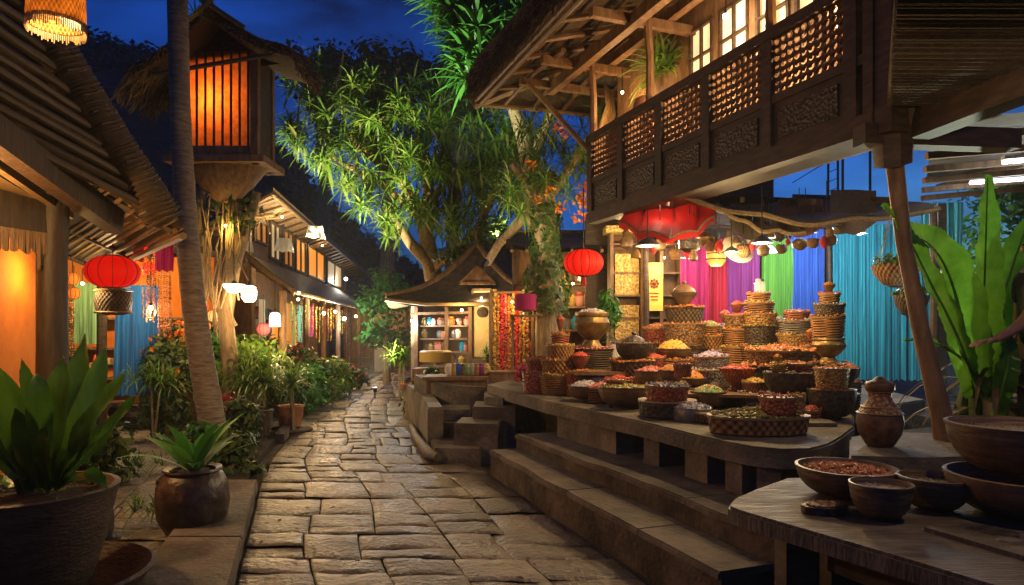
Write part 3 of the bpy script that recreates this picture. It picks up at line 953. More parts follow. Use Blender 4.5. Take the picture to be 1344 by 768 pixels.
for y_ in [2.6 + .52 * i for i in range(15)]:
    b = MB(); b.tube([RF(-1.05, y_, .02), RF(0, min(y_ + .03, 10.5), .02), RF(1.6, y_, .02)], [.034, .04, .045], 6, jit=.08)
    obj('rafter', b, mBAMR, t)
for o_ in (-.62, -.15, .32, .85, 1.4):
    b = MB(); b.tube([RF(o_, 10.5, .0), RF(o_ + .06, 9.4, -.02), RF(o_ + .1, 8.6, -.05)], [.03, .036, .04], 6, jit=.08); obj('rafter', b, mBAMR, t)
b = MB(); b.tube([RF(-1.06, 10.5, -.02), RF(-.4, 9.85, -.03), RF(.4, 9.05, -.05), RF(1.2, 8.3, -.05)], [.05, .055, .06, .06], 7, jit=.06); obj('hip_rafter', b, mBAMB, t)
for o_ in (-.7, -.2, .25):
    b = MB(); b.tube([RF(o_, 2.4, .075), RF(o_, 6, .075), RF(o_, 9.2, .075)], .02, 5); obj('batten', b, mBAMBD, t)
b = MB(); b.bar(B(-.2, 3.5, 4.95), B(-.2, 9.7, 4.95), .1, .14); b.bar(B(.3, 3.5, 5.1), B(.3, 9.4, 5.1), .1, .12); obj('purlin', b, mWOODM, t)
for y_ in (5.75, 7.55, 8.85, 9.6):
    b = MB(); b.bar(B(-.7, y_, 4.98), B(1.0, y_ + .05, 4.98), .08, .1); obj('tie_beam', b, mWOODM, t)
b = MB(); b.tube([B(-.62, 9.5, 4.93), B(-.3, 9.2, 4.4), B(-.02, 8.9, 3.9)], [.035, .04, .04], 6); obj('strut', b, mBAMB, t)
b = MB()
for k in range(7):
    b.tube([B(.5 + k * .05, 9.4 + k * .05, 5.0), B(.3 + k * .05, 9.0 + k * .05, 4.55), B(.05 + k * .05, 8.75 + k * .08, 4.14)], .016, 5, jit=.1)
obj('cane_screen', b, mBAMB, t)
# soffit over the foreground table and its beam
b = MB(); b.prism([(2.54, 4.62), (.95, 1.6), (3.5, 1.6), (2.95, 4.62)], 3.09, 3.2); obj('soffit', b, mTHATCH, t, 180)
b = MB()
for k in range(52):
    u = k / 51 + rnd(-.006, .006)
    b.tube([V((2.5, 4.5, 3.075)).lerp(V((1.15, 2.0, 3.07)), u), V((2.93, 4.5, 3.07)).lerp(V((3.3, 2.0, 3.07)), u)], rnd(.008, .02), 5, jit=.2)
obj('soffit_lath', b, mTHATCH, t)
b = MB(); b.bar((2.8, 4.80, 3.0), (3.25, 1.6, 3.0), .16, .2); obj('side_beam', b, mWOODX, t)
b = MB(); b.bar((2.42, 4.76, 2.94), (3.6, 4.9, 2.94), .14, .14); obj('cross_beam', b, mWOODX, t)
b = MB(); b.tube([(2.72, 4.86, 2.86), (2.68, 4.8, 2.75), (2.66, 4.78, 3.1)], [.10, .13, .15], 8, jit=.06); obj('post_head', b, mWOODX, t)
# leaning trunk post below the corner
b = MB()
pts = [(2.99, 4.62, .5), (2.92, 4.64, 1.0), (2.81, 4.7, 1.6), (2.73, 4.76, 2.2), (2.68, 4.8, 2.84)]
b.tube(pts, [.085, .068, .056, .053, .06], 12, jit=.06)
single('leaning_post', b, mWOODM, 'leaning tree-trunk post holding up the corner of the balcony', 'post')

# bulb under the thatched eaves
def bulb(loc, power, label, color=WARM, m=mBULB, r=.035, cord=.4, name='bare_bulb', group=None, lr=.05, shade=0):
    r *= .62
    t_ = thing(name, label, 'light bulb', loc, group=group)
    q = MB(); q.ball(loc, r, 10, 8); obj('glass_bulb', q, m, t_)
    q = MB(); q.tube([V(loc) + V((0, 0, r * .8)), V(loc) + V((0, 0, r * 2.2))], r * .55, 8); obj('socket', q, mBLK, t_)
    if cord:
        q = MB(); q.tube([V(loc) + V((0, 0, r * 2.2)), V(loc) + V((0, 0, r * 2.2 + cord))], .006, 5); obj('cord', q, mBLK, t_)
    if shade:
        q = MB(); q.lathe([(shade, -.01), (shade * 1.02, 0), (shade * .55, shade * .45), (shade * .2, shade * .62), (.015, shade * .7)], 20, loc); obj('tin_shade', q, mTIN, t_, 60)
    lamp((loc[0], loc[1], loc[2] - r - .03), power, color, lr, t_)
    return t_

# ------------------------------------------------------------------ side shelter with tube lights, far right
t = thing('side_shelter', 'open shelter roof of bare rafters and clear sheets above the banana plant', 'shelter', (4.6, 6, 2.9))
for k in range(6):
    y = 4.9 + .55 * k
    b = MB(); b.bar((.585 * y + .12, y, 2.95 + .02 * k), (7.2, y + .2, 3.32), .045, .055); obj('rafter', b, mWOODM, t)
for x, z_ in ((5.0, 3.14), (5.8, 3.2), (6.6, 3.27)):
    b = MB(); b.bar((x, 4.85, z_), (x, 8.0, z_ + .1), .07, .07); obj('purlin', b, mWOODT, t)
b = MB(); b.add([(3.0, 4.85, 3.08), (7.2, 5.1, 3.47), (7.2, 8.2, 3.56), (4.85, 8.0, 3.28)], [(0, 1, 2, 3)]); obj('roof_sheet', b, mWOODT, t)
b = MB(); b.box((4.95, 7.9, 1.75), (.1, .1, 2.55)); obj('post', b, mWOODX, t)
b = MB(); b.box((6.6, 7.9, 1.85), (.1, .1, 2.75)); obj('post', b, mWOODX, t)
mTUBE = emis('tube_light', (.85, .95, 1), 14)
for k, (a, c, pw) in enumerate((((4.1, 5.7, 2.98), (4.9, 5.78, 3.06), 5), ((4.5, 6.7, 3.02), (5.4, 6.8, 3.1), 7))):
    s_ = ('front', 'rear')[k]
    tt = thing('tube_light', f'white fluorescent tube under the shelter, the {s_} one of two', 'tube light', a)
    b = MB(); b.tube([a, c], .016, 8); obj('tube', b, mTUBE, tt)
    b = MB(); b.bar(V(a) + V((0, 0, .035)), V(c) + V((0, 0, .035)), .05, .03); obj('fitting', b, mTIN, tt)
    m_ = (V(a) + V(c)) / 2; lamp((m_.x, m_.y, m_.z - .06), pw, WHITE, .15, tt)

# ------------------------------------------------------------------ fabric stall behind the terrace
t = thing('fabric_stall', 'fabric stall with a sagging tarpaulin roof and timber posts', 'stall', (2.5, 10, .8))
def sag(x0, x1, y0, y1, z0, z1, nx, ny, sg, wob):
    vs = []; fs = []
    for j in range(ny + 1):
        v = j / ny
        for i in range(nx + 1):
            u = i / nx
            x = x0 + (x1 - x0) * u + wob * noise.noise(V((u * 3, v * 3, 1)))
            y = y0 + (y1 - y0) * v
            z = z0[0] * (1 - u) * (1 - v) + z0[1] * u * (1 - v) + z1[0] * (1 - u) * v + z1[1] * u * v
            z -= sg * math.sin(math.pi * u) * (1 - v * .6) + .04 * abs(math.sin(u * 9 + v * 2)) * (1 - v) + wob * noise.noise(V((u * 5, v * 4, 7)))
            vs.append((x, y, z))
    for j in range(ny):
        for i in range(nx):
            a = j * (nx + 1) + i
            fs.append((a, a + 1, a + nx + 2, a + nx + 1))
    return vs, fs
b = MB(); vs, fs = sag(1.75, 4.75, 7.6, 10.9, (3.12, 2.95), (3.62, 3.66), 26, 16, .22, .05)
b.add(vs, fs); b.add([(x, y, z + .03) for x, y, z in vs], [tuple(reversed(f)) for f in fs])
obj('tarpaulin', b, mC['tan'], t, 180)
b = MB(); b.tube([(p[0], p[1] - .02, p[2] - .01) for p in vs[:27]], .03, 6); obj('edge_rope', b, mROPE, t)
b = MB(); vs2, fs2 = sag(2.3, 3.3, 7.7, 9.2, (3.0, 2.7), (3.3, 3.2), 16, 8, .1, .03); b.add(vs2, fs2); obj('lower_tarpaulin', b, mC['tan'], t, 180)
b = MB(); b.tube([(p[0], p[1] - .02, p[2] - .01) for p in vs2[:17]], .025, 6); obj('edge_rope', b, mROPE, t)
b = MB()
vs = []; n = 18
for (x, y) in ((1.6, 11.0), (5.1, 11.0)):
    pass
b.box((3.3, 11.22, 2.1), (4.2, .06, 2.75)); obj('back_board', b, mWOODX, t)
for (x, y, h) in ((2.05, 10.5, 3.3), (4.84, 10.45, 3.5), (4.78, 7.75, 2.95)):
    b = MB(); b.tube([(x, y, .75), (x + .02, y, 2), (x, y, h)], [.05, .045, .04], 8, jit=.05); obj('post', b, mWOODX, t)
b = MB(); b.bar((1.6, 10.55, 3.14), (4.9, 10.5, 3.2), .07, .09); obj('curtain_beam', b, mWOODX, t)
b = MB()
for (x, z) in ((2.0, 3.66), (2.8, 3.7), (3.6, 3.68), (4.5, 3.7)):
    b.bar((x, 10.9, z), (x - .2, 7.7, z - .66), .05, .06)
obj('roof_pole', b, mWOODX, t)

def curtain(label, x0, x1, y0, y1, z0, z1, m, amp=.026, freq=34, name='curtain', cat='curtain', group=None, flare=0.0):
    b = MB(); n = max(16, int(abs(x1 - x0) * freq * 3.6)); rows = 9
    vs = []; fs = []
    sd_ = rnd(0, 50)
    d = V((x1 - x0, y1 - y0, 0)); Ld = d.length; d.normalize(); nrm = V((-d.y, d.x, 0))
    for j in range(rows + 1):
        v = j / rows
        for i in range(n + 1):
            u = i / n
            k = u * Ld * freq
            a = amp * (1.5 * noise.noise(V((k * .55, sd_, v * .35))) + 1.2 * noise.noise(V((k * 1.5, sd_ + 9, v * .6))) + .5 * noise.noise(V((k * 4, sd_, 0)))) * (.7 + .5 * (1 - v))
            a += .03 * noise.noise(V((u * 4 + sd_, v * 2, 2)))
            uu = .5 + (u - .5) * (1 + flare * (1 - v))
            p = V((x0, y0, 0)) + d * (uu * Ld) + nrm * a
            vs.append((p.x, p.y, z0 + (z1 - z0) * v + .012 * math.sin(k * 2.3) * (1 - v)))
    for j in range(rows):
        for i in range(n):
            a = j * (n + 1) + i
            fs.append((a, a + 1, a + n + 2, a + n + 1))
    b.add(vs, fs)
    return single(name, b, m, label, cat, group, (x0, y0, z0), 180)
random.seed(31)
Yc = 10.35
def cx(px): return (px - 672) / F * Yc
curtain('deep magenta curtain at the end of the row, beside the gilded cabinet', cx(893), cx(930), Yc, Yc, .81, 3.0, mC['magenta'])
curtain('crimson curtain between the magenta and the violet curtains', cx(928), cx(958), Yc + .05, Yc + .02, .81, 2.95, mC['crimson'])
curtain('violet curtain next to the green one', cx(955), cx(998), Yc, Yc + .02, .81, 3.0, mC['violet'])
curtain('bright green curtain in the middle of the coloured row', cx(1001), cx(1041), Yc + .02, Yc, .81, 2.95, mC['green'])
curtain('deep blue curtain between the green and the teal curtains', cx(1038), cx(1083), Yc, Yc + .03, .81, 3.1, mC['blue'])
curtain('wide teal curtain of hanging strands reaching the terrace floor', cx(1095), cx(1218), Yc + .05, Yc - .2, .81, 3.15, mC['teal'], .03, 34)
curtain('pale aqua curtain hanging high beyond the leaning post', (1209 - 672) / F * 9, (1264 - 672) / F * 9, 9, 9, 1.9, 3.25, mC['aqua'], .03, 30)
curtain('dark teal cloth hanging beyond the banana leaves', (1275 - 672) / F * 9.5, (1344 - 672) / F * 9.5, 9.5, 9.5, 1.0, 2.35, mC['teal'], .03, 30)

# red awning beneath the balcony
t = thing('red_awning', 'red cloth awning lit from below under the balcony', 'awning', (1.6, 8.4, 2.7))
b = MB()
g0 = [[P(812, 292, 7.9), P(838, 306, 7.5), P(880, 312, 7.3), P(915, 304, 7.4), P(938, 284, 7.7)],
      [P(822, 278, 8.3), P(845, 284, 8.1), P(884, 286, 8.0), P(915, 280, 8.1), P(938, 268, 8.3)],
      [P(830, 262, 8.9), P(850, 258, 8.8), P(886, 255, 8.7), P(916, 254, 8.8), P(938, 254, 8.9)]]
b = MB(); vs = []; fs = []
for j in range(9):
    for i in range(17):
        v, u = j / 4, i / 4
        j0, i0_ = min(1, int(v)), min(3, int(u)); fv, fu = v - j0, u - i0_
        p = g0[j0][i0_].lerp(g0[j0][i0_ + 1], fu).lerp(g0[j0 + 1][i0_].lerp(g0[j0 + 1][i0_ + 1], fu), fv)
        p.z += .035 * abs(math.sin(u * math.pi)) + .015 * noise.noise(p * 4)
        vs.append(p)
for j in range(8):
    for i in range(16):
        a = j * 17 + i; fs.append((a, a + 1, a + 18, a + 17))
b.add(vs, fs)
row = vs[:17]; b.add(row + [p - V((0, .02, .07 + .02 * math.sin(i * 2))) for i, p in enumerate(row)], [(i, i + 1, i + 18, i + 17) for i in range(16)])
obj('canopy', b, mREDP2, t, 180)
for i in range(5):
    b = MB(); b.tube([g0[0][i] - V((0, 0, .015)), g0[1][i] - V((0, 0, .015)), g0[2][i] - V((0, 0, .015))], .013, 5); obj('rib', b, mWOODX, t)
b = MB(); b.tube([p - V((0, 0, .0)) for p in row], .012, 5); obj('hem_cord', b, mROPE, t)

# rear shop behind the urn pile
t = thing('rear_shop', 'dark timber shop wall with crowded shelves behind the ivy trunk', 'shop', (1.4, 12, .5))
b = MB(); b.box((1.7, 12.0, 1.9), (3.4, .1, 2.8)); obj('back_wall', b, mWOODM, t)
for z in (1.15, 1.55, 1.95, 2.35):
    b = MB(); b.box((.95, 11.82, z), (1.8, .26, .035)); obj('shelf', b, mWOODM, t)
for x in (.05, .7, 1.35):
    b = MB(); b.box((x, 11.75, 1.75), (.06, .3, 2.5)); obj('upright', b, mWOODX, t)
b = MB(); vs, fs = sag(-.1, 3.4, 10.9, 12.2, (2.86, 2.86), (3.3, 3.3), 20, 8, .04, .03); b.add(vs, fs); b.add([(x, y, z + .06) for x, y, z in vs], [tuple(reversed(f)) for f in fs]); obj('roof', b, mTILE, t, 60)
for k in range(7):
    b = MB(); b.tube([(.0 + .24 * k, 10.88, 2.82), (.0 + .24 * k, 12.0, 3.2)], .03, 6, jit=.1); obj('rafter', b, mBAMB, t)
# gilded cabinet / shop front
t = thing('gilded_cabinet', 'tall wooden cabinet with gilded panels and lit shelves behind the baskets', 'cabinet', (1.9, 10.6, .8))
x0, x1 = (803 - 672) / F * 10.6, (895 - 672) / F * 10.6
b = MB(); b.box(((x0 + x1) / 2, 10.95, 1.95), (x1 - x0, .06, 2.3)); obj('back', b, mWOODM, t)
for x in (x0, (843 - 672) / F * 10.6, (868 - 672) / F * 10.6, x1):
    b = MB(); b.box((x, 10.75, 1.95), (.05, .34, 2.3)); obj('upright', b, mWOODM, t)
for k, (a, c, z0, z1, m_) in enumerate(((806, 841, 1.15, 1.95, mGOLD), (806, 841, 2.1, 2.75, mGOLD))):
    b = MB(); xa, xc = (a - 672) / F * 10.6, (c - 672) / F * 10.6
    b.box(((xa + xc) / 2, 10.66, (z0 + z1) / 2), (xc - xa - .04, .03, z1 - z0)); obj('gilded_panel', b, m_, t)
for z in (1.0, 1.4, 1.75, 2.1, 2.45, 2.9):
    b = MB(); b.box(((x0 + x1) / 2, 10.77, z), (x1 - x0 - .02, .30, .03)); obj('shelf', b, mWOODM, t)
b = MB(); b.box(((x0 + x1) / 2, 10.72, 3.12), (x1 - x0 + .2, .42, .1)); obj('cornice', b, mGOLD, t)
tt = thing('wall_banner', 'golden yellow banner with a dark emblem on the cabinet', 'banner', P(858, 400, 10.55))
b = MB(); a, c = P(848, 408, 10.5), P(870, 345, 10.5)
b.box(((a.x + c.x) / 2, 10.5, (a.z + c.z) / 2), (c.x - a.x, .012, c.z - a.z)); obj('cloth', b, mat('banner_gold', [(.6, .36, .04), (.75, .5, .09)], .6, 12), tt)
b = MB()
ctr = P(859, 372, 10.49)
for k in range(8):
    an = k * math.pi / 4
    b.ball((ctr.x + .055 * math.cos(an), 10.488, ctr.z + .06 * math.sin(an)), .022, 8, 4)
b.ball((ctr.x, 10.488, ctr.z), .034, 8, 6)
for k in range(3):
    b.box((ctr.x, 10.489, ctr.z - .15 - k * .05), (.14 - .02 * k, .012, .016))
obj('emblem', b, mat('banner_dark', [(.25, .05, .02), (.12, .04, .02)], .7, 10, bump=0), tt)
# ================================================================== LEFT HUT
def H(off, Y, z):
    """hut front: off to the left of the eave line"""
    return V((-3.32 - .38 * (Y - 6.5) * 1.0 - off * .93, Y - off * .36, z))
t = thing('thatched_hut', 'thatched hut with an ochre wall and a thick rolled eave beside the yard', 'hut', (-4.2, 5, 0))
LGA, LGT = P(215, 286, 6.5), P(-14, -72, 4.95)
def LG(u): return LGT.lerp(LGA, u) + V((0, 0, -.06 * math.sin(math.pi * u)))
def LE(v): return P(-60, -110, 4.2).lerp(P(-60, 150, 4.6), v)
def RU(u, v, dz=0.0):
    """hut roof underside: v runs down the log, u from the log inwards"""
    q = LG(v).lerp(LE(v), u); return q + V((-.06, .012, .03)) * dz
b = MB(); random.seed(41)
pts = [LG(k / 24) for k in range(25)]
b.tube(pts, [.172 + .012 * noise.noise(V((k * .8, 0, 0))) for k in range(24)] + [.15], 18, jit=.05)
lg = obj('barge_roll', b, mTHATCH, t, 180)
b = MB()
d = (LGA - LGT).normalized(); u = d.cross(V((0, 0, 1))).normalized(); w = u.cross(d)
for k in range(64):
    c = LG(k / 63); tl = rnd(-.02, .02)
    b.tube([c + (u * math.cos(a) + w * math.sin(a)) * .175 + d * (.03 * math.sin(a * 2) + tl) for a in [i * math.pi / 5 for i in range(11)]], .010, 5, jit=.3)
obj('binding', b, mBAMBD, lg)
b = MB(); vs = []
for j in range(13):
    for i in range(9): vs.append(RU(i / 8, j / 12, 2.8 + .5 * noise.noise(V((i * .7, j * .7, 0)))))
fs = []
for j in range(12):
    for i in range(8):
        a = j * 9 + i; fs.append((a, a + 1, a + 10, a + 9))
b.add(vs, fs); b.add([p + V((-.22, .05, .12)) for p in vs], [tuple(reversed(f)) for f in fs])
obj('thatch_roof', b, mTHATCH, t, 180)
for k in range(14):
    v = .04 + .94 * k / 13 + rnd(-.012, .012)
    b = MB(); b.tube([RU(0, v), RU(.3, v + rnd(-.008, .008), .1), RU(.65, v + rnd(-.01, .01), -.1), RU(1, v)], [.03, .036, .034, .04], 8, jit=.1)
    obj('rafter', b, mBAMBD, t)
b = MB(); b.bar(P(-70, 128, 4.3), P(152, 292, 6.45), .14, .22); obj('eave_beam', b, mWOODD, t)
b = MB(); b.bar(P(-70, 172, 4.4), P(92, 283, 6.3), .06, .06); obj('light_batten', b, mBAMB, t)
b = MB()
p = [H(.55, 6.6, 0), H(1.25, 6.45, 0)]
b.tube([(-4.02, 5.98, 0), (-4.04, 6.0, 1.2), (-4.05, 6.02, 2.2), (-4.0, 6.0, 2.95)], [.135, .125, .115, .11], 12, jit=.03); obj('post', b, mPOST, t)
b = MB(); b.bar((-4.78, 6.75, 1.3), (-3.45, 2.2, 1.3), .12, 2.8); obj('ochre_wall', b, mORANGE, t)
b = MB(); b.bar((-4.70, 6.72, .14), (-3.38, 2.3, .14), .06, .28); obj('wall_plinth', b, mCONCD, t)
# dark hanging blind with a fringe under the beam
b = MB(); q0, q1 = P(76, 262, 6.0), P(-90, 230, 5.2)
b.bar(q0, q1, .04, .62); bl = obj('blind', b, mPOST, t)
b = MB(); n = 150
for k in range(n):
    p = q0.lerp(q1, k / n); L = .14 + .09 * (noise.noise(V((k * .13, 0, 0))) + .5) + (.1 if 22 < k < 30 else 0)
    b.tube([p + V((0, 0, -.31)), p + V((rnd(-.01, .01), rnd(-.02, .02), -.31 - L))], [.009, .007], 4)
obj('fringe', b, mBAMR, bl)
# glow strip of woven ceiling
b = MB(); b.add([P(-70, 190, 4.5), P(80, 280, 6.3), (-5.4, 6.6, 2.75), (-4.6, 4.2, 2.75)], [(0, 1, 2, 3)]); obj('woven_ceiling', b, mBAMB, t)

# low cane shelter from the hut corner to the yard stall
t = thing('cane_shelter', 'low shelter of split cane slats behind the hut corner', 'shelter', (-4.6, 8, 0))
b = MB(); random.seed(44)
A0, A1 = V((-3.25, 6.75, 2.58)), V((-5.75, 9.6, 2.38))
U0, U1 = V((-4.6, 6.4, 3.3)), V((-7.0, 8.4, 3.1))
for k in range(26):
    u = k / 25
    j = rnd(-.05, .05)
    a = A0.lerp(U0, u) + V((0, j, rnd(-.02, .03))); c = A1.lerp(U1, u) + V((0, rnd(-.06, .06), rnd(-.03, .03)))
    a = a + (a - c).normalized() * rnd(-.05, .22)
    b.tube([a, a.lerp(c, .5) + V((0, 0, rnd(-.03, .02))), c], rnd(.014, .03), 5, jit=.15)
obj('cane_slat', b, mBAMB, t)
b = MB()
b.add([A0 + V((0, 0, .05)), A1 + V((0, 0, .05)), U1 + V((0, 0, .06)), U0 + V((0, 0, .06))], [(0, 1, 2, 3)]); obj('roof_mat', b, mTHATCH, t)
for p in ((-3.42, 6.95, 2.5), (-4.5, 8.4, 2.45), (-5.7, 9.55, 2.4)):
    b = MB(); b.tube([A0.lerp(U0, .02).lerp(A1, (p[1] - 6.75) / 2.85), U0.lerp(U1, (p[1] - 6.75) / 2.85)], .035, 6); obj('rafter', b, mBAMBD, t)
for p in ((-5.95, 9.9, 2.5), (-7.4, 9.2, 3.0)):
    b = MB(); b.tube([(p[0], p[1], -.05), (p[0], p[1], p[2] + .1)], .07, 8, jit=.06); obj('post', b, mWOODX, t)
b = MB(); b.tube([(-3.3, 6.85, 2.52), (-6.1, 10.0, 2.36)], .04, 6); obj('eave_pole', b, mBAMB, t)

# yard stall: back wall, beams, things hanging
t = thing('yard_stall', 'open market stall hung with lanterns and cloth at the back of the yard', 'stall', (-6.2, 11, 0))
b = MB(); b.box((-6.8, 11.7, 1.4), (3.6, .1, 2.8)); obj('back_wall', b, mORANGE, t)
for (x, y) in ((-5.05, 10.95), (-5.0, 11.6), (-7.6, 10.9)):
    b = MB(); b.tube([(x, y, -.05), (x, y, 2.9)], .06, 8, jit=.05); obj('post', b, mWOODX, t)
b = MB(); b.bar((-7.7, 10.3, 2.78), (-4.7, 10.35, 2.78), .08, .1); b.bar((-5.0, 9.4, 2.84), (-5.0, 11.6, 2.84), .07, .08); obj('beam', b, mWOODX, t)
b = MB()
for k in range(9):
    b.bar((-7.6 + .36 * k, 9.6, 2.92), (-7.6 + .36 * k, 11.7, 3.2), .05, .05)
obj('rafter_frame', b, mBAMBD, t)
b = MB(); b.add([(-7.7, 9.5, 2.97), (-4.6, 9.5, 2.97), (-4.6, 11.8, 3.26), (-7.7, 11.8, 3.26)], [(0, 1, 2, 3)]); obj('roof', b, mTHATCH, t)
for z in (.75, 1.25, 1.75):
    b = MB(); b.box((-6.75, 11.45, z), (3.2, .35, .035)); obj('shelf', b, mWOODM, t)
b = MB(); b.box((-6.7, 10.75, .4), (1.2, .4, .06)); obj('bench_top', b, mWOODM, t)
random.seed(55)
curtain('pale sage green scarf hanging beside the red lantern', P(98, 400, 9.6).x, P(124, 400, 9.6).x, 9.6, 9.65, P(98, 452, 9.6).z, P(98, 371, 9.6).z, mC['sage'], .03, 24, 'hanging_scarf', 'scarf')
curtain('bright blue cloth hanging to the ground behind the red lantern', P(152, 400, 9.8).x, P(204, 400, 9.8).x, 9.8, 9.9, .62, P(150, 374, 9.8).z, mC['sky'], .04, 22, 'hanging_cloth', 'cloth', flare=.1)
def lantern(name, label, c, rx, rz, m, power, color, ribs=14, tassel=True, cord=.5, group=None, caps=mBLK, inner=1.0):
    t_ = thing(name, label, 'lantern', tuple(c), group=group)
    c = V(c)
    b = MB(); prof = []
    nz_ = 14
    nseg = ribs * 4
    vs = []; fs = []
    for i in range(nz_ + 1):
        a = math.pi * (.1 + .8 * i / nz_)
        for k in range(nseg):
            an = 2 * math.pi * k / nseg
            r = rx * math.sin(a) ** .8 * (1 - .075 * (1 - abs(math.sin(an * ribs / 2))) ** 1.6)
            vs.append((c.x + r * math.cos(an), c.y + r * math.sin(an), c.z - rz * math.cos(a)))
    for i in range(nz_):
        for k in range(nseg):
            fs.append((i * nseg + k, i * nseg + (k + 1) % nseg, (i + 1) * nseg + (k + 1) % nseg, (i + 1) * nseg + k))
    b.add(vs, fs); sh = obj('paper_shade', b, m, t_, 180)
    b = MB()
    for k in range(ribs):
        an = 2 * math.pi * k / ribs
        b.tube([(c.x + 1.004 * rx * .965 * math.sin(a) ** .8 * math.cos(an), c.y + 1.004 * rx * .965 * math.sin(a) ** .8 * math.sin(an), c.z - rz * math.cos(a)) for a in [math.pi * (.1 + .8 * i / 10) for i in range(11)]], .004, 4)
    obj('rib', b, caps, sh)
    b = MB(); b.lathe([(rx * .36, -rz * 1.0), (rx * .38, -rz * .93), (rx * .36, -rz * .9)], 16, c); obj('bottom_ring', b, caps, t_)
    b = MB(); b.lathe([(rx * .36, rz * .9), (rx * .38, rz * .95), (rx * .3, rz * 1.02)], 16, c); obj('top_ring', b, caps, t_)
    if tassel:
        b = MB()
        for k in range(14):
            a = k * 2 * math.pi / 14
            b.tube([(c.x + .02 * math.cos(a), c.y + .02 * math.sin(a), c.z - rz), (c.x + .03 * math.cos(a), c.y + .03 * math.sin(a), c.z - rz * 1.7)], .006, 4)
        obj('tassel', b, mC['red'], t_)
    b = MB(); b.tube([(c.x, c.y, c.z + rz), (c.x, c.y, c.z + rz + cord)], .006, 5); obj('cord', b, mBLK, t_)
    if power:
        lamp((c.x, c.y, c.z), power, color, .06, t_)
    return t_
RED = (1, .30, .14)
lantern('paper_lantern', 'glowing red paper lantern hanging under the cane shelter by the yard', P(148, 357, 8.0), .30, .19, mREDP, 3.2, RED, 12, False, .45)
lantern('paper_lantern', 'glowing red paper lantern hanging over the stacked baskets', P(766, 345, 8.4), .245, .165, mREDP, 3.2, (1, .5, .2), 14, True, .75)
for k, (px, py, Y, r, nm) in enumerate(((182, 326, 9.6, .11, 'small added red paper lantern beside the red valance, in the shade of the shelter'), (213, 330, 9.8, .13, 'small added red paper lantern just behind the palm trunk'), (196, 352, 10.2, .10, 'smallest added red paper lantern low among the golden strands'))):
    lantern('paper_lantern', nm, P(px, py, Y), r, r * .95, mREDP, 2.2, RED, 10, True, .3)  # added lanterns in place of red cloths, lit to brighten the yard
# dark barrel basket lantern
t = thing('wicker_barrel', 'dark wicker barrel shade hanging below the red lantern by the yard', 'lamp shade', P(150, 396, 8.8))
c = P(149, 396, 8.8); b = MB(); b.lathe([(.12, -.17), (.2, -.14), (.22, 0), (.2, .14), (.13, .17)], 22, c); obj('shade', b, mWV[1], t, 60)
b = MB(); b.lathe([(.21, -.155), (.225, -.14), (.21, -.125)], 22, c); b.lathe([(.21, .125), (.225, .14), (.21, .155)], 22, c); obj('hoop', b, mBAMB, t)
b = MB(); b.tube([c + V((0, 0, .17)), c + V((0, 0, .95))], .007, 5); obj('cord', b, mBLK, t)
random.seed(60)
def strand_group(name, label, cat, px0, px1, pyt, pyb, Y, n, m, r=.02, group=None):
    for k in range(n):
        px = px0 + (px1 - px0) * (k + .5) / n
        a, c = P(px + rnd(-1, 1), pyt + rnd(-2, 2), Y + rnd(-.1, .1)), P(px, pyb + rnd(-4, 4), Y)
        b = MB(); z = a.z
        while z > c.z:
            b.octa((a.x + rnd(-.006, .006), a.y + rnd(-.006, .006), z), r * rnd(.8, 1.25)); z -= r * 1.5
        single(name, b, m, label, cat, group, (a.x, a.y, a.z))
mREDB = isl('red_beads', [(.4, .01, .02), (.6, .03, .03), (.3, .0, .03)])
for k, (px0, px1, pyt, pyb, nm, cl_) in enumerate(((161, 190, 308, 343, 'red', mC['red']), (203, 228, 308, 356, 'magenta', mC['magenta']))):
    curtain(f'short {nm} valance hanging from the shelter edge by the palm trunk', P(px0, 0, 9).x, P(px1, 0, 9).x, 9, 9, P(0, pyb, 9).z, P(0, pyt, 9).z, cl_, .02, 30, 'valance', 'valance')
strand_group('bead_strand', 'strand of golden beads hanging behind the palm trunk', 'bead strand', 187, 206, 330, 420, 9.3, 6, mSP['orange'], .018, 'golden bead strands by the palm trunk')
strand_group('bead_strand', 'strand of brown seeds hanging beside the blue cloth', 'bead strand', 206, 226, 352, 440, 9.4, 6, mSP['nuts'], .018, 'brown seed strands by the blue cloth')
strand_group('bead_strand', 'strand of yellow flowers hanging between sage scarf and post', 'bead strand', 84, 98, 380, 470, 9.9, 5, mSP['yellow'], .024, 'yellow flower strands behind the hut post')
for k, (px, py, r, nm) in enumerate(((95, 366, .085, 'upper'), (97, 385, .08, 'lower'))):
    lantern('flower_ball', f'round orange paper ball hanging by the hut post, the {nm} one', P(px, py, 9.3), r, r, paper(f'orange_paper_{k}', (.8, .25, .02), .5, .6, (1, .3, .03)), 0, WARM, 8, False, .3)
for k, (px, py, Y, h) in enumerate(((130, 478, 10.6, .16), (144, 482, 10.5, .14), (122, 486, 10.7, .12), (108, 480, 10.8, .15))):
    b = MB(); c = P(px, py, Y); b.lathe([(.06, 0), (.09, h * .3), (.07, h * .8), (.04, h)], 14, c); 
    single('small_jar', b, (mFLO, mBRONZE, mTERR, mTIN)[k], ('orange jar on the yard stall bench', 'brass jar on the yard stall bench', 'brown clay jar on the yard stall bench', 'tin jar on the yard stall bench')[k], 'jar', 'jars on the yard stall bench')

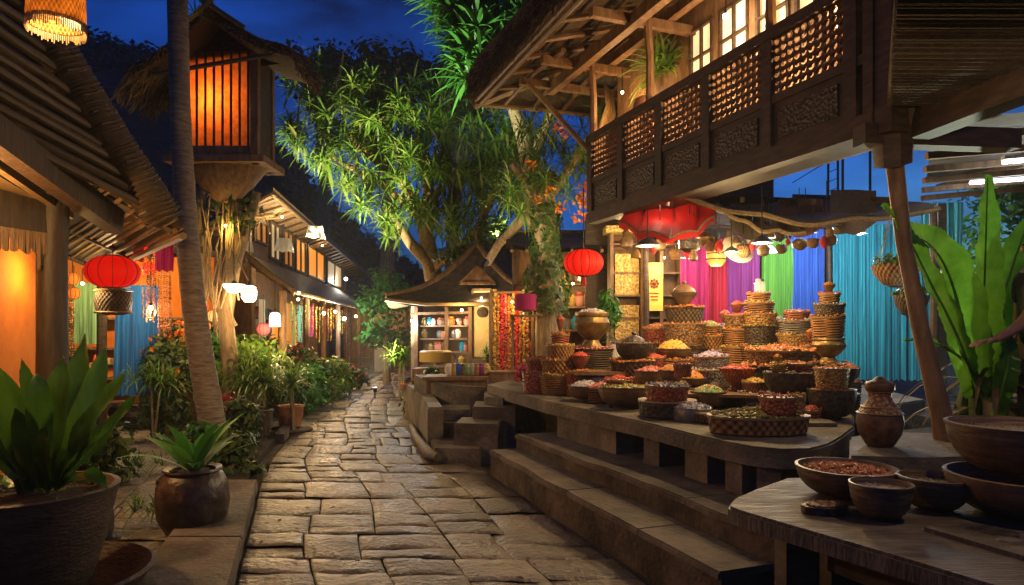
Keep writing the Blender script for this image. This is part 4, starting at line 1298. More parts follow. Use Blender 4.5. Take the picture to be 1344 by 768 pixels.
# basket lamp at the top corner
c = P(74, 6, 4.0)
t = thing('basket_lamp', 'glowing wicker basket lamp with a ragged rim hanging above the hut roof', 'lamp', tuple(c))
b = MB()
nseg, nr = 56, 26
mWICK = weave('lit_wicker', (.2, .09, .02), (.75, .45, .14), 40, 120, .9)
nt = mWICK.node_tree; bs = nt.nodes['Principled BSDF']
tr = nt.nodes.new('ShaderNodeBsdfTranslucent'); ms_ = nt.nodes.new('ShaderNodeMixShader'); ms_.inputs[0].default_value = .55
srcl = bs.inputs['Base Color'].links[0].from_socket
nt.links.new(srcl, tr.inputs['Color']); nt.links.new(bs.outputs[0], ms_.inputs[1]); nt.links.new(tr.outputs[0], ms_.inputs[2])
nt.links.new(ms_.outputs[0], nt.nodes['Material Output'].inputs[0])
b.lathe([(.08, .28), (.125, .25), (.146, .16), (.15, 0), (.152, -.12), (.143, -.12), (.14, 0), (.135, .15)], 36, c); obj('shade', b, mWICK, t, 60)
b = MB()
for k in range(90):
    a = k * 2 * math.pi / 90
    b.tube([c + V((.15 * math.cos(a), .15 * math.sin(a), -.1)), c + V((.153 * math.cos(a), .153 * math.sin(a), -.16 + rnd(-.02, .01)))], .004, 4)
obj('fringe', b, mBAMB, t)
b = MB(); b.ball(c + V((0, 0, .05)), .035, 10, 8); obj('glass_bulb', b, mBULB, t)
b = MB(); b.tube([c + V((0, 0, .32)), c + V((0, 0, .75))], .008, 5); obj('cord', b, mBLK, t)
lamp(c + V((0, 0, -.06)), 14, GOLD, .05, t)
b = MB(); b.tube([(c.x + .35, c.y + .1, c.z + .72), c + V((0, 0, .75)), (-4.1, 4.2, 4.2), (-4.6, 4.1, 4.0)], .03, 7); 
single('bamboo_arm', b, mBAMB, 'bamboo arm holding the wicker basket lamp above the hut', 'pole')

# ================================================================== CABIN ON A TRUNK
t = thing('tree_cabin', 'small thatched lookout cabin with glowing orange cane blind on a tall trunk', 'cabin', (-4.25, 10.5, 0))
xa, xb, ya, yb, za, zb = -4.86, -3.76, 10.0, 10.62, 4.05, 5.66
mBLIND = weave('orange_blind', (.5, .10, .01), (.85, .30, .05), 0, 95, .4)
nt = mBLIND.node_tree; bs = nt.nodes['Principled BSDF']
tr = nt.nodes.new('ShaderNodeBsdfTranslucent'); ms_ = nt.nodes.new('ShaderNodeMixShader'); ms_.inputs[0].default_value = .75
nt.links.new(bs.inputs['Base Color'].links[0].from_socket, tr.inputs['Color']); nt.links.new(bs.outputs[0], ms_.inputs[1]); nt.links.new(tr.outputs[0], ms_.inputs[2])
nt.links.new(ms_.outputs[0], nt.nodes['Material Output'].inputs[0])
b = MB(); b.quad((-4.74, ya + .03, za + .2), (-3.86, ya + .03, za + .2), (-3.86, ya + .03, zb), (-4.74, ya + .03, zb)); bl = obj('blind', b, mBLIND, t)
b = MB()
for k in range(7):
    x = -4.74 + .88 * (k + .5) / 7 - .0
    b.box((x + .06, ya + .0, (za + zb) / 2 + .1), (.03, .02, zb - za - .2))
obj('slat', b, mWOODX, bl)
for (x, y) in ((xa + .05, ya), (xb, ya), (xa + .05, yb), (xb, yb)):
    b = MB(); b.box((x, y, (za + zb) / 2), (.11, .11, zb - za + .1)); obj('corner_post', b, mWOODM, t)
b = MB(); b.box(((xa + xb) / 2, ya + .01, za + .12), (xb - xa - .1, .06, .18)); obj('sill_board', b, mWOODM, t)
b = MB(); b.box((xb + .01, (ya + yb) / 2, (za + zb) / 2), (.05, yb - ya - .1, zb - za)); b.box((xa, (ya + yb) / 2, (za + zb) / 2), (.05, yb - ya - .1, zb - za)); b.box(((xa + xb) / 2, yb, (za + zb) / 2), (xb - xa - .1, .05, zb - za)); obj('side_wall', b, mWOODX, t)
b = MB(); b.box(((xa + xb) / 2, (ya + yb) / 2, za), (xb - xa + .35, yb - ya + .3, .1)); obj('floor', b, mWOODM, t)
b = MB(); cc = ((xa + xb) / 2, (ya + yb) / 2, za - .5)
b.lathe([(.14, -.06), (.22, .0), (.42, .2), (.56, .38), (.6, .45)], 20, cc, sy=.62); obj('tapered_underside', b, mWOODM, t)
rx_, rz_ = -4.3, 6.02
def croof(x0_, z0_, x1_, z1_):
    m_ = MB(); n = 10
    vs = []
    for j in range(7):
        v = j / 6
        for i in range(n + 1):
            u = i / n
            x = x0_ + (x1_ - x0_) * u; z = z0_ + (z1_ - z0_) * u - .12 * math.sin(math.pi * u)
            y = ya - .42 + (yb - ya + .55) * v
            vs.append((x, y, z + .03 * noise.noise(V((x * 4, y * 4, 0)))))
    fs = []
    for j in range(6):
        for i in range(n):
            a = j * (n + 1) + i; fs.append((a, a + 1, a + n + 2, a + n + 1))
    m_.add(vs, fs); m_.add([(p[0], p[1], p[2] + .14) for p in vs], [tuple(reversed(f)) for f in fs])
    for j in range(6):
        a = j * (n + 1) + n; c_ = a + n + 1
        m_.add([vs[a], vs[c_], (vs[c_][0], vs[c_][1], vs[c_][2] + .14), (vs[a][0], vs[a][1], vs[a][2] + .14)], [(0, 1, 2, 3)])
    for i in range(n):
        m_.add([vs[i], vs[i + 1], (vs[i + 1][0], vs[i + 1][1], vs[i + 1][2] + .14), (vs[i][0], vs[i][1], vs[i][2] + .14)], [(0, 1, 2, 3)])
    return m_
rl = obj('roof_slope', croof(rx_, rz_, -5.42, 5.12), mTHATCH, t, 180)
rr = obj('roof_slope', croof(rx_, rz_, -3.12, 5.42), mTHATCH, t, 180)
random.seed(71)
b = MB()
for k in range(420):
    y = rnd(ya - .45, yb + .1); u = rnd(.5, 1.0)
    p = V((rx_ + (-5.42 - rx_) * u, y, rz_ + (5.12 - rz_) * u + .1 - .1 * math.sin(math.pi * u)))
    b.tube([p, p + V((-.16, rnd(-.04, .04), -.24 + rnd(-.05, .05))), p + V((-.22 + rnd(-.05, .03), rnd(-.1, .04), -.42 * u + rnd(-.1, .08)))], [.012, .011, .008], 4)
obj('straw', b, mSTRAW, rl)
b = MB()
for k in range(220):
    u = rnd(0, 1); s_ = random.random() < .5
    xe, ze = (-5.42, 5.12) if s_ else (-3.12, 5.42)
    p = V((rx_ + (xe - rx_) * u, ya - .40, rz_ + (ze - rz_) * u + .1 - .12 * math.sin(math.pi * u)))
    b.tube([p + V((0, .1, .03)), p + V((rnd(-.03, .03), -.06, rnd(-.16, -.02)))], [.011, .007], 4)
obj('straw', b, mSTRAW, rr)
b = MB()
for k in range(260):
    y = rnd(ya - .45, yb + .1)
    p = V((-3.18, y, 5.46 + rnd(0, .1)))
    b.tube([p, p + V((.1, rnd(-.04, .04), -.05)), p + V((.15 + rnd(-.05, .05), rnd(-.08, .06), -.2 + rnd(-.1, .1)))], [.011, .010, .007], 4)
for k in range(300):
    u = rnd(.05, 1); y = rnd(ya - .42, yb + .1)
    p = V((rx_ + (-3.12 - rx_) * u, y, rz_ + (5.42 - rz_) * u + .15 - .12 * math.sin(math.pi * u)))
    b.tube([p, p + V((.22, rnd(-.05, .05), -.13))], [.011, .008], 4)
obj('straw_edge', b, mSTRAW, rr)
b = MB(); b.tube([(rx_, ya - .5, rz_ + .16), (rx_, yb + .5, rz_ + .16)], .07, 8, jit=.1); b.tube([(rx_ + .3, ya - .52, rz_ + .28), (rx_ - .5, ya - .45, rz_ - .35)], .035, 6); b.tube([(rx_ - .25, ya - .5, rz_ + .3), (rx_ + .55, ya - .45, rz_ - .22)], .035, 6); obj('ridge_pole', b, mBAMB, t)
b = MB(); b.tube([(-5.1, ya - .3, 5.2), (-3.3, ya - .3, 5.5)], .035, 6); b.add([(rx_, ya + .1, rz_), (-5.25, ya + .1, 5.3), (-3.25, ya + .1, 5.52)], [(0, 1, 2)]); obj('gable', b, mWOODX, t)
b = MB(); b.ball((-4.42, 10.45, 5.05), .04, 10, 8); obj('glass_bulb', b, mBULB, t)
lamp((-4.42, 10.3, 4.95), 26, (1, .46, .16), .05, t)
# supporting fig trunk with vines
t = thing('fig_trunk', 'gnarled fig trunk wrapped in vines carrying the lookout cabin', 'tree', (-4.4, 10.6, 0))
b = MB(); random.seed(73)
b.tube([(-4.45, 10.6, -.1), (-4.35, 10.6, .8), (-4.42, 10.55, 1.8), (-4.3, 10.6, 2.8), (-4.32, 10.6, 3.6)], [.2, .135, .115, .12, .18], 12, jit=.1)
b.tube([(-4.35, 10.6, 2.2), (-4.2, 10.5, 2.7), (-4.1, 10.55, 3.1), (-3.98, 10.6, 3.7)], [.08, .07, .07, .08], 8, jit=.1)
b.tube([(-4.35, 10.6, 1.6), (-4.75, 10.5, 2.4), (-4.9, 10.6, 3.4), (-4.8, 10.7, 4.0)], [.1, .08, .07, .06], 8, jit=.1)
obj('trunk', b, mBARK2, t, 180)
b = MB()
for k in range(16):
    x = rnd(-4.8, -4.1)
    b.tube([(x, 10.4 + rnd(-.2, .2), 3.6), (x + rnd(-.2, .2), 10.3, 2.8), (x + rnd(-.3, .3), 10.35, rnd(1.3, 2.4))], .012, 5, jit=.2)
obj('vine', b, mROPE, t)
b = MB(); b.cloud((-4.3, 10.45, 3.5), (.5, .3, .4), 160, .13); b.cloud((-4.1, 10.4, 3.2), (.2, .2, .25), 60, .11); obj('ivy', b, mIVY, t)
# ================================================================== LEFT TWO-STOREY SHOP HOUSE
def S(off, Y, z):
    """facade line; off = towards the path"""
    return V((-.11 * Y - 3.57 + off, Y, z))
t = thing('shop_house', 'two-storey timber shop house with lit upper windows and a shed roof', 'house', (-6, 18, 0))
YA, YB = 13.6, 25.0
def ss(o0, o1, ya, yb, z0, z1):
    m_ = MB(); p = [S(o0, ya, 0), S(o1, ya, 0), S(o1, yb, 0), S(o0, yb, 0)]
    m_.prism([(q.x, q.y) for q in p], z0, z1); return m_
uw = ss(-.12, -.04, 13.3, 26.5, 2.95, 4.06)
obj('upper_wall', uw, mWOODM, t)
wn_ = [(13.4, 14.4, 0, 3.3, 3.78), (14.6, 15.6, 0, 3.08, 3.9), (15.9, 17.0, 0, 3.05, 3.92), (17.25, 18.6, 0, 3.03, 3.92), (18.9, 21.7, 0, 3.03, 3.92), (22.2, 25.6, 0, 3.05, 3.85)]
mPN1 = emis('amber_blind', (1, .31, .02), .8, (.16, .07, .02)); mPN3 = emis('dim_amber_blind', (1, .34, .035), .34, (.14, .06, .02)); mPN2 = emis('pale_blind', (.95, .62, .3), .42, (.2, .16, .1))
for k, (a, c, m_, z0, z1) in enumerate(wn_):
    f = MB()
    for (p0, p1, q0, q1) in ((a, c, z0, z0 + .05), (a, c, z1 - .05, z1), (a, a + .09, z0 + .05, z1 - .05), (c - .09, c, z0 + .05, z1 - .05), ((a + c) / 2 - .03, (a + c) / 2 + .03, z0 + .05, z1 - .05)):
        s_ = ss(-.04, .02, p0, p1, q0, q1); f.add(s_.v, s_.f)
    w = obj('window', f, mWOODX, t)
    pn = MB(); p, q = S(-.02, a, 0), S(-.02, c, 0)
    pn.quad((p.x, p.y, z0), (q.x, q.y, z0), (q.x, q.y, z1), (p.x, p.y, z1)); obj('pane', pn, mPN2 if k in (1, 5) else (mPN3 if k in (0, 2) else mPN1), w)
b = MB(); p = S(-.08, YA, 0); b.bar((p.x, p.y, 1.9), (p.x - 4.5, p.y + 2.4, 1.9), .1, 3.6); obj('end_wall', b, mWOODM, t)
# upper roof: shed rising to the path
def UR(off, Y, dz=0): return S(off, Y, 4.14 + (off - .45) * .34 + dz - (Y - 13) * .007)
b = MB(); vs = []; fs = []
NY_ = 14
for j in range(NY_ + 1):
    y = 13.0 + (31.5 - 13.0) * j / NY_
    for i in range(7):
        o_ = .45 - 4.6 * i / 6
        yy = y + (.45 - o_) * .6 * (1 - j / NY_)
        q = UR(o_, yy, .03 * noise.noise(V((o_ * 2, y, 0)))); vs.append(q)
for j in range(NY_):
    for i in range(6):
        a = j * 7 + i; fs.append((a, a + 1, a + 8, a + 7))
b.add(vs, fs); top = [p + V((0, 0, .13)) for p in vs]; b.add(top, [tuple(reversed(f)) for f in fs])
for j in range(NY_):
    a, c = j * 7, (j + 1) * 7; b.add([vs[a], vs[c], top[c], top[a]], [(0, 1, 2, 3)])
for i in range(6):
    b.add([vs[i], vs[i + 1], top[i + 1], top[i]], [(0, 1, 2, 3)])
rf = obj('upper_roof', b, mWOODM, t, 60)
b = MB(); b.tube([UR(.45, 12.9, -.03), UR(.45, 31.6, -.03)], .045, 6); b.tube([UR(.5, 12.9, -.02), UR(-1.6, 14.2, -.02)], .05, 6); obj('eave_pole', b, mBAMR, t)
random.seed(81)
for k in range(24):
    y = 13.2 + .72 * k
    b = MB(); b.tube([UR(.5, y, -.05), UR(-.3, y + rnd(-.05, .05), -.05)], .032, 6, jit=.1); obj('rafter', b, mBAMR, t)
for y, o0, o1 in ((13.15, .42, -.6), (13.3, .3, -1.0), (13.5, .45, -.3)):
    b = MB(); b.tube([S(o0, y, 3.7 + .2 * o0), UR(o1, y + .3, -.1)], .035, 6); obj('strut', b, mBAMB, t)
for k in range(7):
    b = MB(); b.tube([S(rnd(-.5, .45), 13.1, rnd(3.4, 3.8)), S(rnd(-.9, .5), 13.2 + rnd(0, .5), rnd(3.7, 4.1))], .016, 5); obj('cane', b, mBAMB, t)
for y in (15.75, 18.75, 22.0, 26.4):
    b = MB(); b.bar(S(0, y, 2.95), S(0, y, 4.1), .09, .09); obj('corner_post', b, mWOODX, t)
b = MB(); b.bar(S(-.1, 13.2, 2.9), S(-2.4, 14.3, 2.9), .1, .12); b.bar(S(.03, 13.2, 2.93), S(.03, 26.5, 2.93), .06, .08); obj('floor_beam', b, mWOODX, t)
# lower tiled roof
def LRf(u, Y, dz=0): return S(.02 + u * .95, Y, 2.98 - .80 * u + .10 * u * u + dz)
b = MB(); vs = []; fs = []
ny_, nu_ = 60, 14
for j in range(ny_ + 1):
    y = 12.4 + (27 - 12.4) * j / ny_
    for i in range(nu_ + 1):
        u = i / nu_
        vs.append(LRf(u, y, .018 * math.sin(j * math.pi) + (.02 if i % 2 else 0) + .012 * noise.noise(V((j * .9, i, 0)))))
for j in range(ny_):
    for i in range(nu_):
        a = j * (nu_ + 1) + i; fs.append((a, a + 1, a + nu_ + 2, a + nu_ + 1))
b.add(vs, fs); b.add([p - V((0, 0, .07)) for p in vs], [tuple(reversed(f)) for f in fs]); obj('lower_roof', b, mTILE, t, 30)
b = MB(); b.tube([LRf(1.0, 12.35, -.03), LRf(1.0, 27.1, -.03)], .04, 6); b.tube([LRf(0, 12.38, .02), LRf(.5, 12.35, .0), LRf(1.0, 12.35, .0)], .05, 6); obj('eave_board', b, mBAMR, t)
for k in range(16):
    b = MB(); b.tube([LRf(.98, 12.5 + .9 * k, -.1), LRf(.1, 12.5 + .9 * k, -.1)], .03, 5); obj('rafter', b, mBAMBD, t)
for y in (12.2, 14.4, 16.6, 19, 21.5, 24):
    p = S(.82, y, 0); b = MB(); b.tube([(p.x, p.y, -.05), (p.x, p.y, 2.26)], .065, 8, jit=.05); obj('post', b, mWOODM, t)
# ground floor
gw = ss(-.9, -.8, 12.0, YB, -.05, 2.95); obj('ground_wall', gw, mWOODM, t)
for k, (a, c, m_) in enumerate(((12.4, 13.1, mPN1), (15.0, 15.8, mPN2), (17.4, 18.6, mPN1), (20.0, 21.2, mPN1))):
    f = ss(-.8, -.74, a, c, .1, 2.05); d = obj('door', f, mWOODX, t)
    pn = ss(-.738, -.73, a + .12, c - .12, .5, 1.95); obj('pane', pn, m_, d)
for z in (.5, .95, 1.4, 1.8):
    f = ss(-.78, -.5, 13.3, 14.8, z, z + .03); obj('shelf', f, mWOODM, t)
    f = ss(-.78, -.5, 15.95, 17.2, z, z + .03); obj('shelf', f, mWOODM, t)
    f = ss(-.78, -.5, 18.7, 19.9, z, z + .03); obj('shelf', f, mWOODM, t)
f = ss(-.4, .1, 13.4, 20, .62, .68); obj('counter', f, mWOODM, t)
f = ss(-.35, .05, 13.5, 19.9, -.04, .62); obj('counter_front', f, mWOODX, t)
# goods on shelves
random.seed(83)
jm = [mSP['red'], mSP['yellow'], mFLO, mTERR, mBRONZE, mTIN, mWHITE, mC['teal'], mSP['pink'], mBOWL]
names = ['red', 'yellow', 'orange', 'clay', 'brass', 'tin', 'white', 'teal', 'pink', 'wooden']
proto = {}
for z in (.53, .98, 1.43, 1.83):
    for (a, c) in ((13.35, 14.75), (16.0, 17.15), (18.75, 19.85)):
        y = a
        while y < c:
            k = random.randrange(10)
            p = S(-.62, y, z)
            if k not in proto:
                b = MB(); h = rnd(.16, .26)
                b.lathe([(.06, 0), (.085, h * .25), (.085, h * .7), (.05, h * .85), (.055, h)], 10)
                o = obj('shop_jar', b, jm[k]); proto[k] = o
            else:
                o = proto[k].copy(); COL.objects.link(o)
            o.location = p; s_ = rnd(.8, 1.15); o.scale = (s_, s_, s_)
            tag(o, f'small {names[k]} jar on the shelves of the two-storey shop', 'jar', f'small {names[k]} jars on the two-storey shop shelves', 'thing')
            y += rnd(.19, .3)
for k, (y, nm, m_, w) in enumerate(((13.1, 'cream', mC['white'], .35), (15.2, 'golden', cloth('gold_cloth', (.5, .26, .03), (.7, .42, .08)), .5), (15.9, 'sage green', mC['sage'], .35), (16.8, 'sky blue', mC['aqua'], .4), (18.3, 'rose', mC['magenta'], .4))):
    p = S(.15, y, 0); q = S(.15, y + w * 1.6, 0)
    curtain(f'{nm} cloth hanging under the lower roof of the shop house', p.x, q.x, p.y, q.y, .95 + .1 * k, 2.15, m_, .03, 18, 'hanging_cloth', 'cloth')
# garments at upper gallery
for k, (px, py0, py1, Y) in enumerate(((318, 305, 330, 12.6), (372, 312, 330, 12.4), (413, 296, 312, 13))):
    a = P(px - 8, py1, Y); c = P(px + 8, py0, Y)
    curtain(('white cloth hanging under the corner of the shop house roof', 'cream cloth hanging over the upper windows', 'pale rag hanging from the eave of the shop house')[k], a.x, c.x, Y, Y + .1, a.z, c.z, mC['white'], .04, 20, 'hanging_cloth', 'cloth', flare=.5)

random.seed(84)
for k in range(22):
    y = 12.7 + .42 * k; p = S(.88, y, 2.12)
    b = MB(); z = 2.12 - rnd(0, .08); ze = rnd(1.0, 1.6)
    mm = k % 4
    while z > ze:
        b.octa((p.x + rnd(-.01, .01), p.y + rnd(-.01, .01), z), rnd(.016, .03)); z -= .035
    single('bead_strand', b, (mSP['yellow'], mSP['red'], mSP['nuts'], mSP['greenbead'])[mm], ('strand of yellow beads', 'strand of red beads', 'strand of brown nuts', 'strand of green beads')[mm] + ' hanging from the lower shop house eave', 'bead strand', ('yellow', 'red', 'brown', 'green')[mm] + ' strands under the shop house eave', (p.x, p.y, 2.12))
for k, (px, py, Y, r, nm) in enumerate(((262, 402, 11.2, .13, 'pink'), (268, 428, 11.0, .1, 'orange'), (281, 415, 11.4, .11, 'cream'), (346, 432, 12.0, .12, 'rose'))):
    lantern('round_lantern', f'round {nm} paper lantern glowing near the fig trunk', P(px, py, Y), r, r * .9, paper(f'{nm}_paper', ((.7, .2, .2), (.75, .3, .04), (.75, .6, .35), (.65, .15, .2))[k], .6, .12), 1.2, WARM, 10, False, .5)
# glass lamps in front of the shop house
def shade_lamp(label, c, r, h, kind, power, color=WARM, cord=.5, mm=None):
    t_ = thing('hanging_lamp', label, 'lamp', tuple(c))
    mm = mm or emis('frosted_glass', (1, .86, .62), 3.0)
    b = MB()
    if kind == 'bowl': prof = [(.001, -h), (r * .5, -h * .8), (r * .9, -h * .3), (r, 0), (r * .95, .01)]
    elif kind == 'jar': prof = [(r * .55, -h), (r * .9, -h * .8), (r, -h * .4), (r * .85, -h * .1), (r * .5, 0)]
    elif kind == 'cyl': prof = [(r, -h), (r, -h * .25), (r * .7, -h * .05), (r * .2, 0)]
    else: prof = [(r, -h), (r * .75, -h * .7), (r * .3, -h * .2), (r * .14, 0)]
    b.lathe(prof, 20, c); obj('glass_shade', b, mm, t_, 60)
    b = MB()
    if kind == 'jar':
        for z in (-.2, -.45, -.7): b.lathe([(r * 1.0, h * z - .006), (r * 1.03, h * z), (r * 1.0, h * z + .006)], 20, c)
    b.lathe([(r * .25, 0), (r * .25, .04), (r * .1, .07)], 12, c); obj('cap', b, mBLK, t_)
    b = MB(); b.tube([V(c) + V((0, 0, .05)), V(c) + V((0, 0, cord))], .008, 5); obj('cord', b, mBLK, t_)
    lamp((c[0], c[1], c[2] - h - .08), power, color, .08, t_)
    return t_
shade_lamp('wide frosted glass bowl lamp hanging beside the fig trunk', P(307, 374, 10.2), .16, .13, 'bowl', 22, WARM, 1.1)
shade_lamp('ribbed glass jar lamp hanging close to the bowl lamp', P(327, 375, 10.1), .115, .24, 'jar', 22, WARM, .95)
shade_lamp('small white cylinder lamp hanging before the shop counter', P(361, 410, 11.4), .09, .24, 'cyl', 85, GOLD, .55)
bulb(P(454, 366, 24.5), 45, 'white bulb glaring under the far end of the upper eave', (1, .9, .75), mBULBW, .10, 0)
bulb(tuple(S(1.02, 12.55, 2.12)), 50, 'added bulb on the near corner of the lower shop eave, brightening the bed', GOLD, mBULB, .04, 0)  # added lamp, brightens the planting bed from above
bulb(P(606, 407, 13.0), 45, 'added bulb under the kiosk eave brightening the planter wall', GOLD, mBULB, .04, 0)  # added lamp, lifts the steps and planter from behind
bulb(P(425, 411, 15.0), 100, 'bright bulb under the lower shop roof above the counter', WARM, mBULB, .06, 0)
bulb(P(440, 409, 17.0), 80, 'second bulb under the lower shop roof, farther along', WARM, mBULB, .06, 0)
bulb(P(452, 418, 18.6), 70, 'cool white bulb deep under the lower shop roof', WHITE, mBULBW, .07, 0)
bulb(P(467, 415, 23), 50, 'small warm bulb at the distant end of the shop roof', WARM, mBULB, .07, 0)
bulb(P(296, 296, 10.2), 16, 'small golden bulb glowing among the vines of the fig trunk', (1, .62, .14), mBULB, .03, .2)
bulb(tuple(S(-.15, 13.0, 3.55)), 20, 'bare bulb behind the upper eave struts lighting the roof poles', GOLD, mBULB, .04, 0)
bulb(tuple(S(.28, 14.5, 3.95)), 8, 'bare bulb above the amber upper windows', GOLD, mBULB, .04, 0)
bulb(tuple(S(.3, 19.5, 3.95)), 8, 'bare bulb near the last amber upper window', GOLD, mBULB, .04, 0)

# ================================================================== KIOSK
t = thing('market_kiosk', 'small tiled market kiosk with a lit doorway and upswept hipped roof', 'kiosk', (-.9, 14, .55))
kx0, kx1, ky0, ky1 = -2.15, .35, 13.6, 16.2
def K(px, py, Y=13.6): return P(px, py, Y)
ez = 2.06
b = MB()
ridge0, ridge1 = V((-.75, 14.6, 3.36)), V((.7, 15.4, 3.36))
cor = [V((-2.45, 13.2, ez - .02)), V((.62, 13.2, ez + .02)), V((1.2, 16.6, ez + .1)), V((-2.7, 16.6, ez + .05))]
def face(a, c, r0, r1, n=14, mm=8):
    vs = []; fs = []
    for j in range(mm + 1):
        v = j / mm
        for i in range(n + 1):
            u = i / n
            e = a.lerp(c, u); rr_ = r0.lerp(r1, u)
            p = e.lerp(rr_, v)
            p.z -= .27 * math.sin(math.pi * v) * 1.0
            p.z += .16 * (abs(u - .5) * 2) ** 4 * (1 - v) + (.02 if j % 2 else 0)
            vs.append(p)
    for j in range(mm):
        for i in range(n):
            q = j * (n + 1) + i; fs.append((q, q + 1, q + n + 2, q + n + 1))
    b.add(vs, fs); b.add([p - V((0, 0, .06)) for p in vs], [tuple(reversed(f)) for f in fs])
face(cor[0], cor[1], ridge0, ridge0); face(cor[1], cor[2], ridge0, ridge1); face(cor[2], cor[3], ridge1, ridge1); face(cor[3], cor[0], ridge1, ridge0)
rf = obj('roof', b, mTILE, t, 50)
b = MB()
def hipcurve(c, r): 
    return [c.lerp(r, v) + V((0, 0, .16 * (1 - v) - .27 * math.sin(math.pi * v) + .04)) for v in [i / 8 for i in range(9)]]
for c, r_ in ((cor[0], ridge0), (cor[1], ridge0), (cor[2], ridge1)):
    b.tube(hipcurve(c, r_), [.035, .04, .045, .05, .055, .06, .06, .06, .05], 7)
b.tube([ridge0, ridge1], .07, 7); b.tube([ridge0 + V((0, 0, 0)), ridge0 + V((-.02, -.12, .22)), ridge0 + V((.05, -.16, .42))], [.06, .04, .015], 7); obj('hip_ridge', b, mWOODM, rf)
b = MB(); b.tube([cor[0] + V((0, 0, .1)), cor[0].lerp(cor[1], .25) - V((0, 0, .0)), cor[0].lerp(cor[1], .75) + V((0, 0, .0)), cor[1] + V((0, 0, .1))], .04, 6); obj('eave_board', b, mBAMB, t)
b = MB(); a, c, d = K(603, 372, 13.3), K(650, 372, 13.3), K(626, 350, 13.3); b.add([a, c, d], [(0, 1, 2)]); b.bar(a, d, .04, .04); b.bar(d, c, .04, .04); b.bar(a, c, .04, .05); obj('little_gable', b, mWOODM, t)
for px in (546, 586, 617, 646, 676):
    a = K(px, 0); b = MB(); b.box((a.x, ky0, 1.3), (.07, .07, 1.6)); obj('post', b, mWOODM, t)
b = MB(); b.bar(K(540, 399), K(682, 396), .08, .1); b.bar(K(540, 412), K(618, 410), .05, .05); obj('lintel', b, mWOODM, t)
b = MB(); b.box(((kx0 + kx1) / 2, ky1, 1.3), (kx1 - kx0, .08, 1.6)); b.box((kx1, (ky0 + ky1) / 2 + .3, 1.3), (.08, ky1 - ky0 - .6, 1.6)); b.box((kx0, (ky0 + ky1) / 2 + .6, 1.3), (.08, ky1 - ky0 - 1.2, 1.6)); obj('wall', b, mat('kiosk_plaster', [(.26, .19, .12), (.4, .31, .2)], .8, 4, bump=.3), t)
a, c = K(620, 470), K(645, 380)
b = MB(); b.quad((a.x, ky0 + .1, a.z), (c.x, ky0 + .1, a.z), (c.x, ky0 + .1, c.z), (a.x, ky0 + .1, c.z)); d = obj('door', b, mat('pale_yellow_door', [(.55, .42, .18), (.72, .58, .3)], .6, 4), t)
b = MB()
for (p0, p1) in (((a.x, a.z), (a.x, c.z)), ((c.x, a.z), (c.x, c.z)), ((a.x, c.z), (c.x, c.z)), ((a.x, a.z), (c.x, a.z))):
    b.bar((p0[0], ky0 + .09, p0[1]), (p1[0], ky0 + .09, p1[1]), .05, .05)
obj('door_frame', b, mWOODM, d)
b = MB(); ctr = K(632, 410, 13.55)
b.lathe([(.001, -.005), (.1, -.005), (.1, .005), (.001, .005)], 18); 
b.v = [(ctr.x + p[0], ctr.y + p[2] + .1, ctr.z + p[1]) for p in b.v]; obj('round_plaque', b, mWOODX, d)
for (px0, px1) in ((552, 584), (590, 614)):
    for py in (428, 445, 462, 480):
        b = MB(); a, c = K(px0, py, 14.2), K(px1, py, 14.2); b.bar(a, c, .25, .03); obj('shelf', b, mWOODM, t)
b = MB(); a, c = K(552, 492, 13.4), K(640, 494, 13.4); b.bar(a, c, .5, .05); obj('counter', b, mWOODM, t)
kg = thing
for k in range(34):
    px = random.choice([rnd(553, 583), rnd(591, 613)]); py = random.choice([426, 443, 460, 478])
    q = proto[random.randrange(10)] if proto else None
    kk = random.choice(list(proto.keys()))
    o = proto[kk].copy(); COL.objects.link(o); o.location = P(px, py + 1, 14.2); s_ = rnd(.6, .95); o.scale = (s_, s_, s_)
    tag(o, f'tiny {names[kk]} jar on the kiosk shelves', 'jar', f'tiny {names[kk]} jars on the kiosk shelves', 'thing')
random.seed(87)
for k in range(44):
    kk = random.choice(list(proto.keys())); o = proto[kk].copy(); COL.objects.link(o)
    o.location = (rnd(.12, 1.75), 11.8, random.choice((1.17, 1.57, 1.97, 2.37))); s_ = rnd(.7, 1.2); o.scale = (s_, s_, s_)
    tag(o, f'{names[kk]} jar on the dark shop shelves behind the ivy trunk', 'jar', f'{names[kk]} jars on the shelves behind the ivy trunk', 'thing')
# kiosk lamps
bulb(P(541, 421, 13.3), 42, 'white lamp at the end of the kiosk counter, facing the path', WHITE, mBULBW, .05, 0)
bulb(P(632, 391, 13.3), 40, 'bulb above the pale kiosk door', (1, .75, .4), mBULB, .03, 0)
bulb(P(600, 420, 13.9), 9, 'bulb among the kiosk shelves', (1, .8, .5), mBULB, .03, 0)
bulb(P(563, 424, 13.9), 8, 'small cool lamp over the first kiosk shelf', (.8, .95, 1), mBULBW, .03, 0)
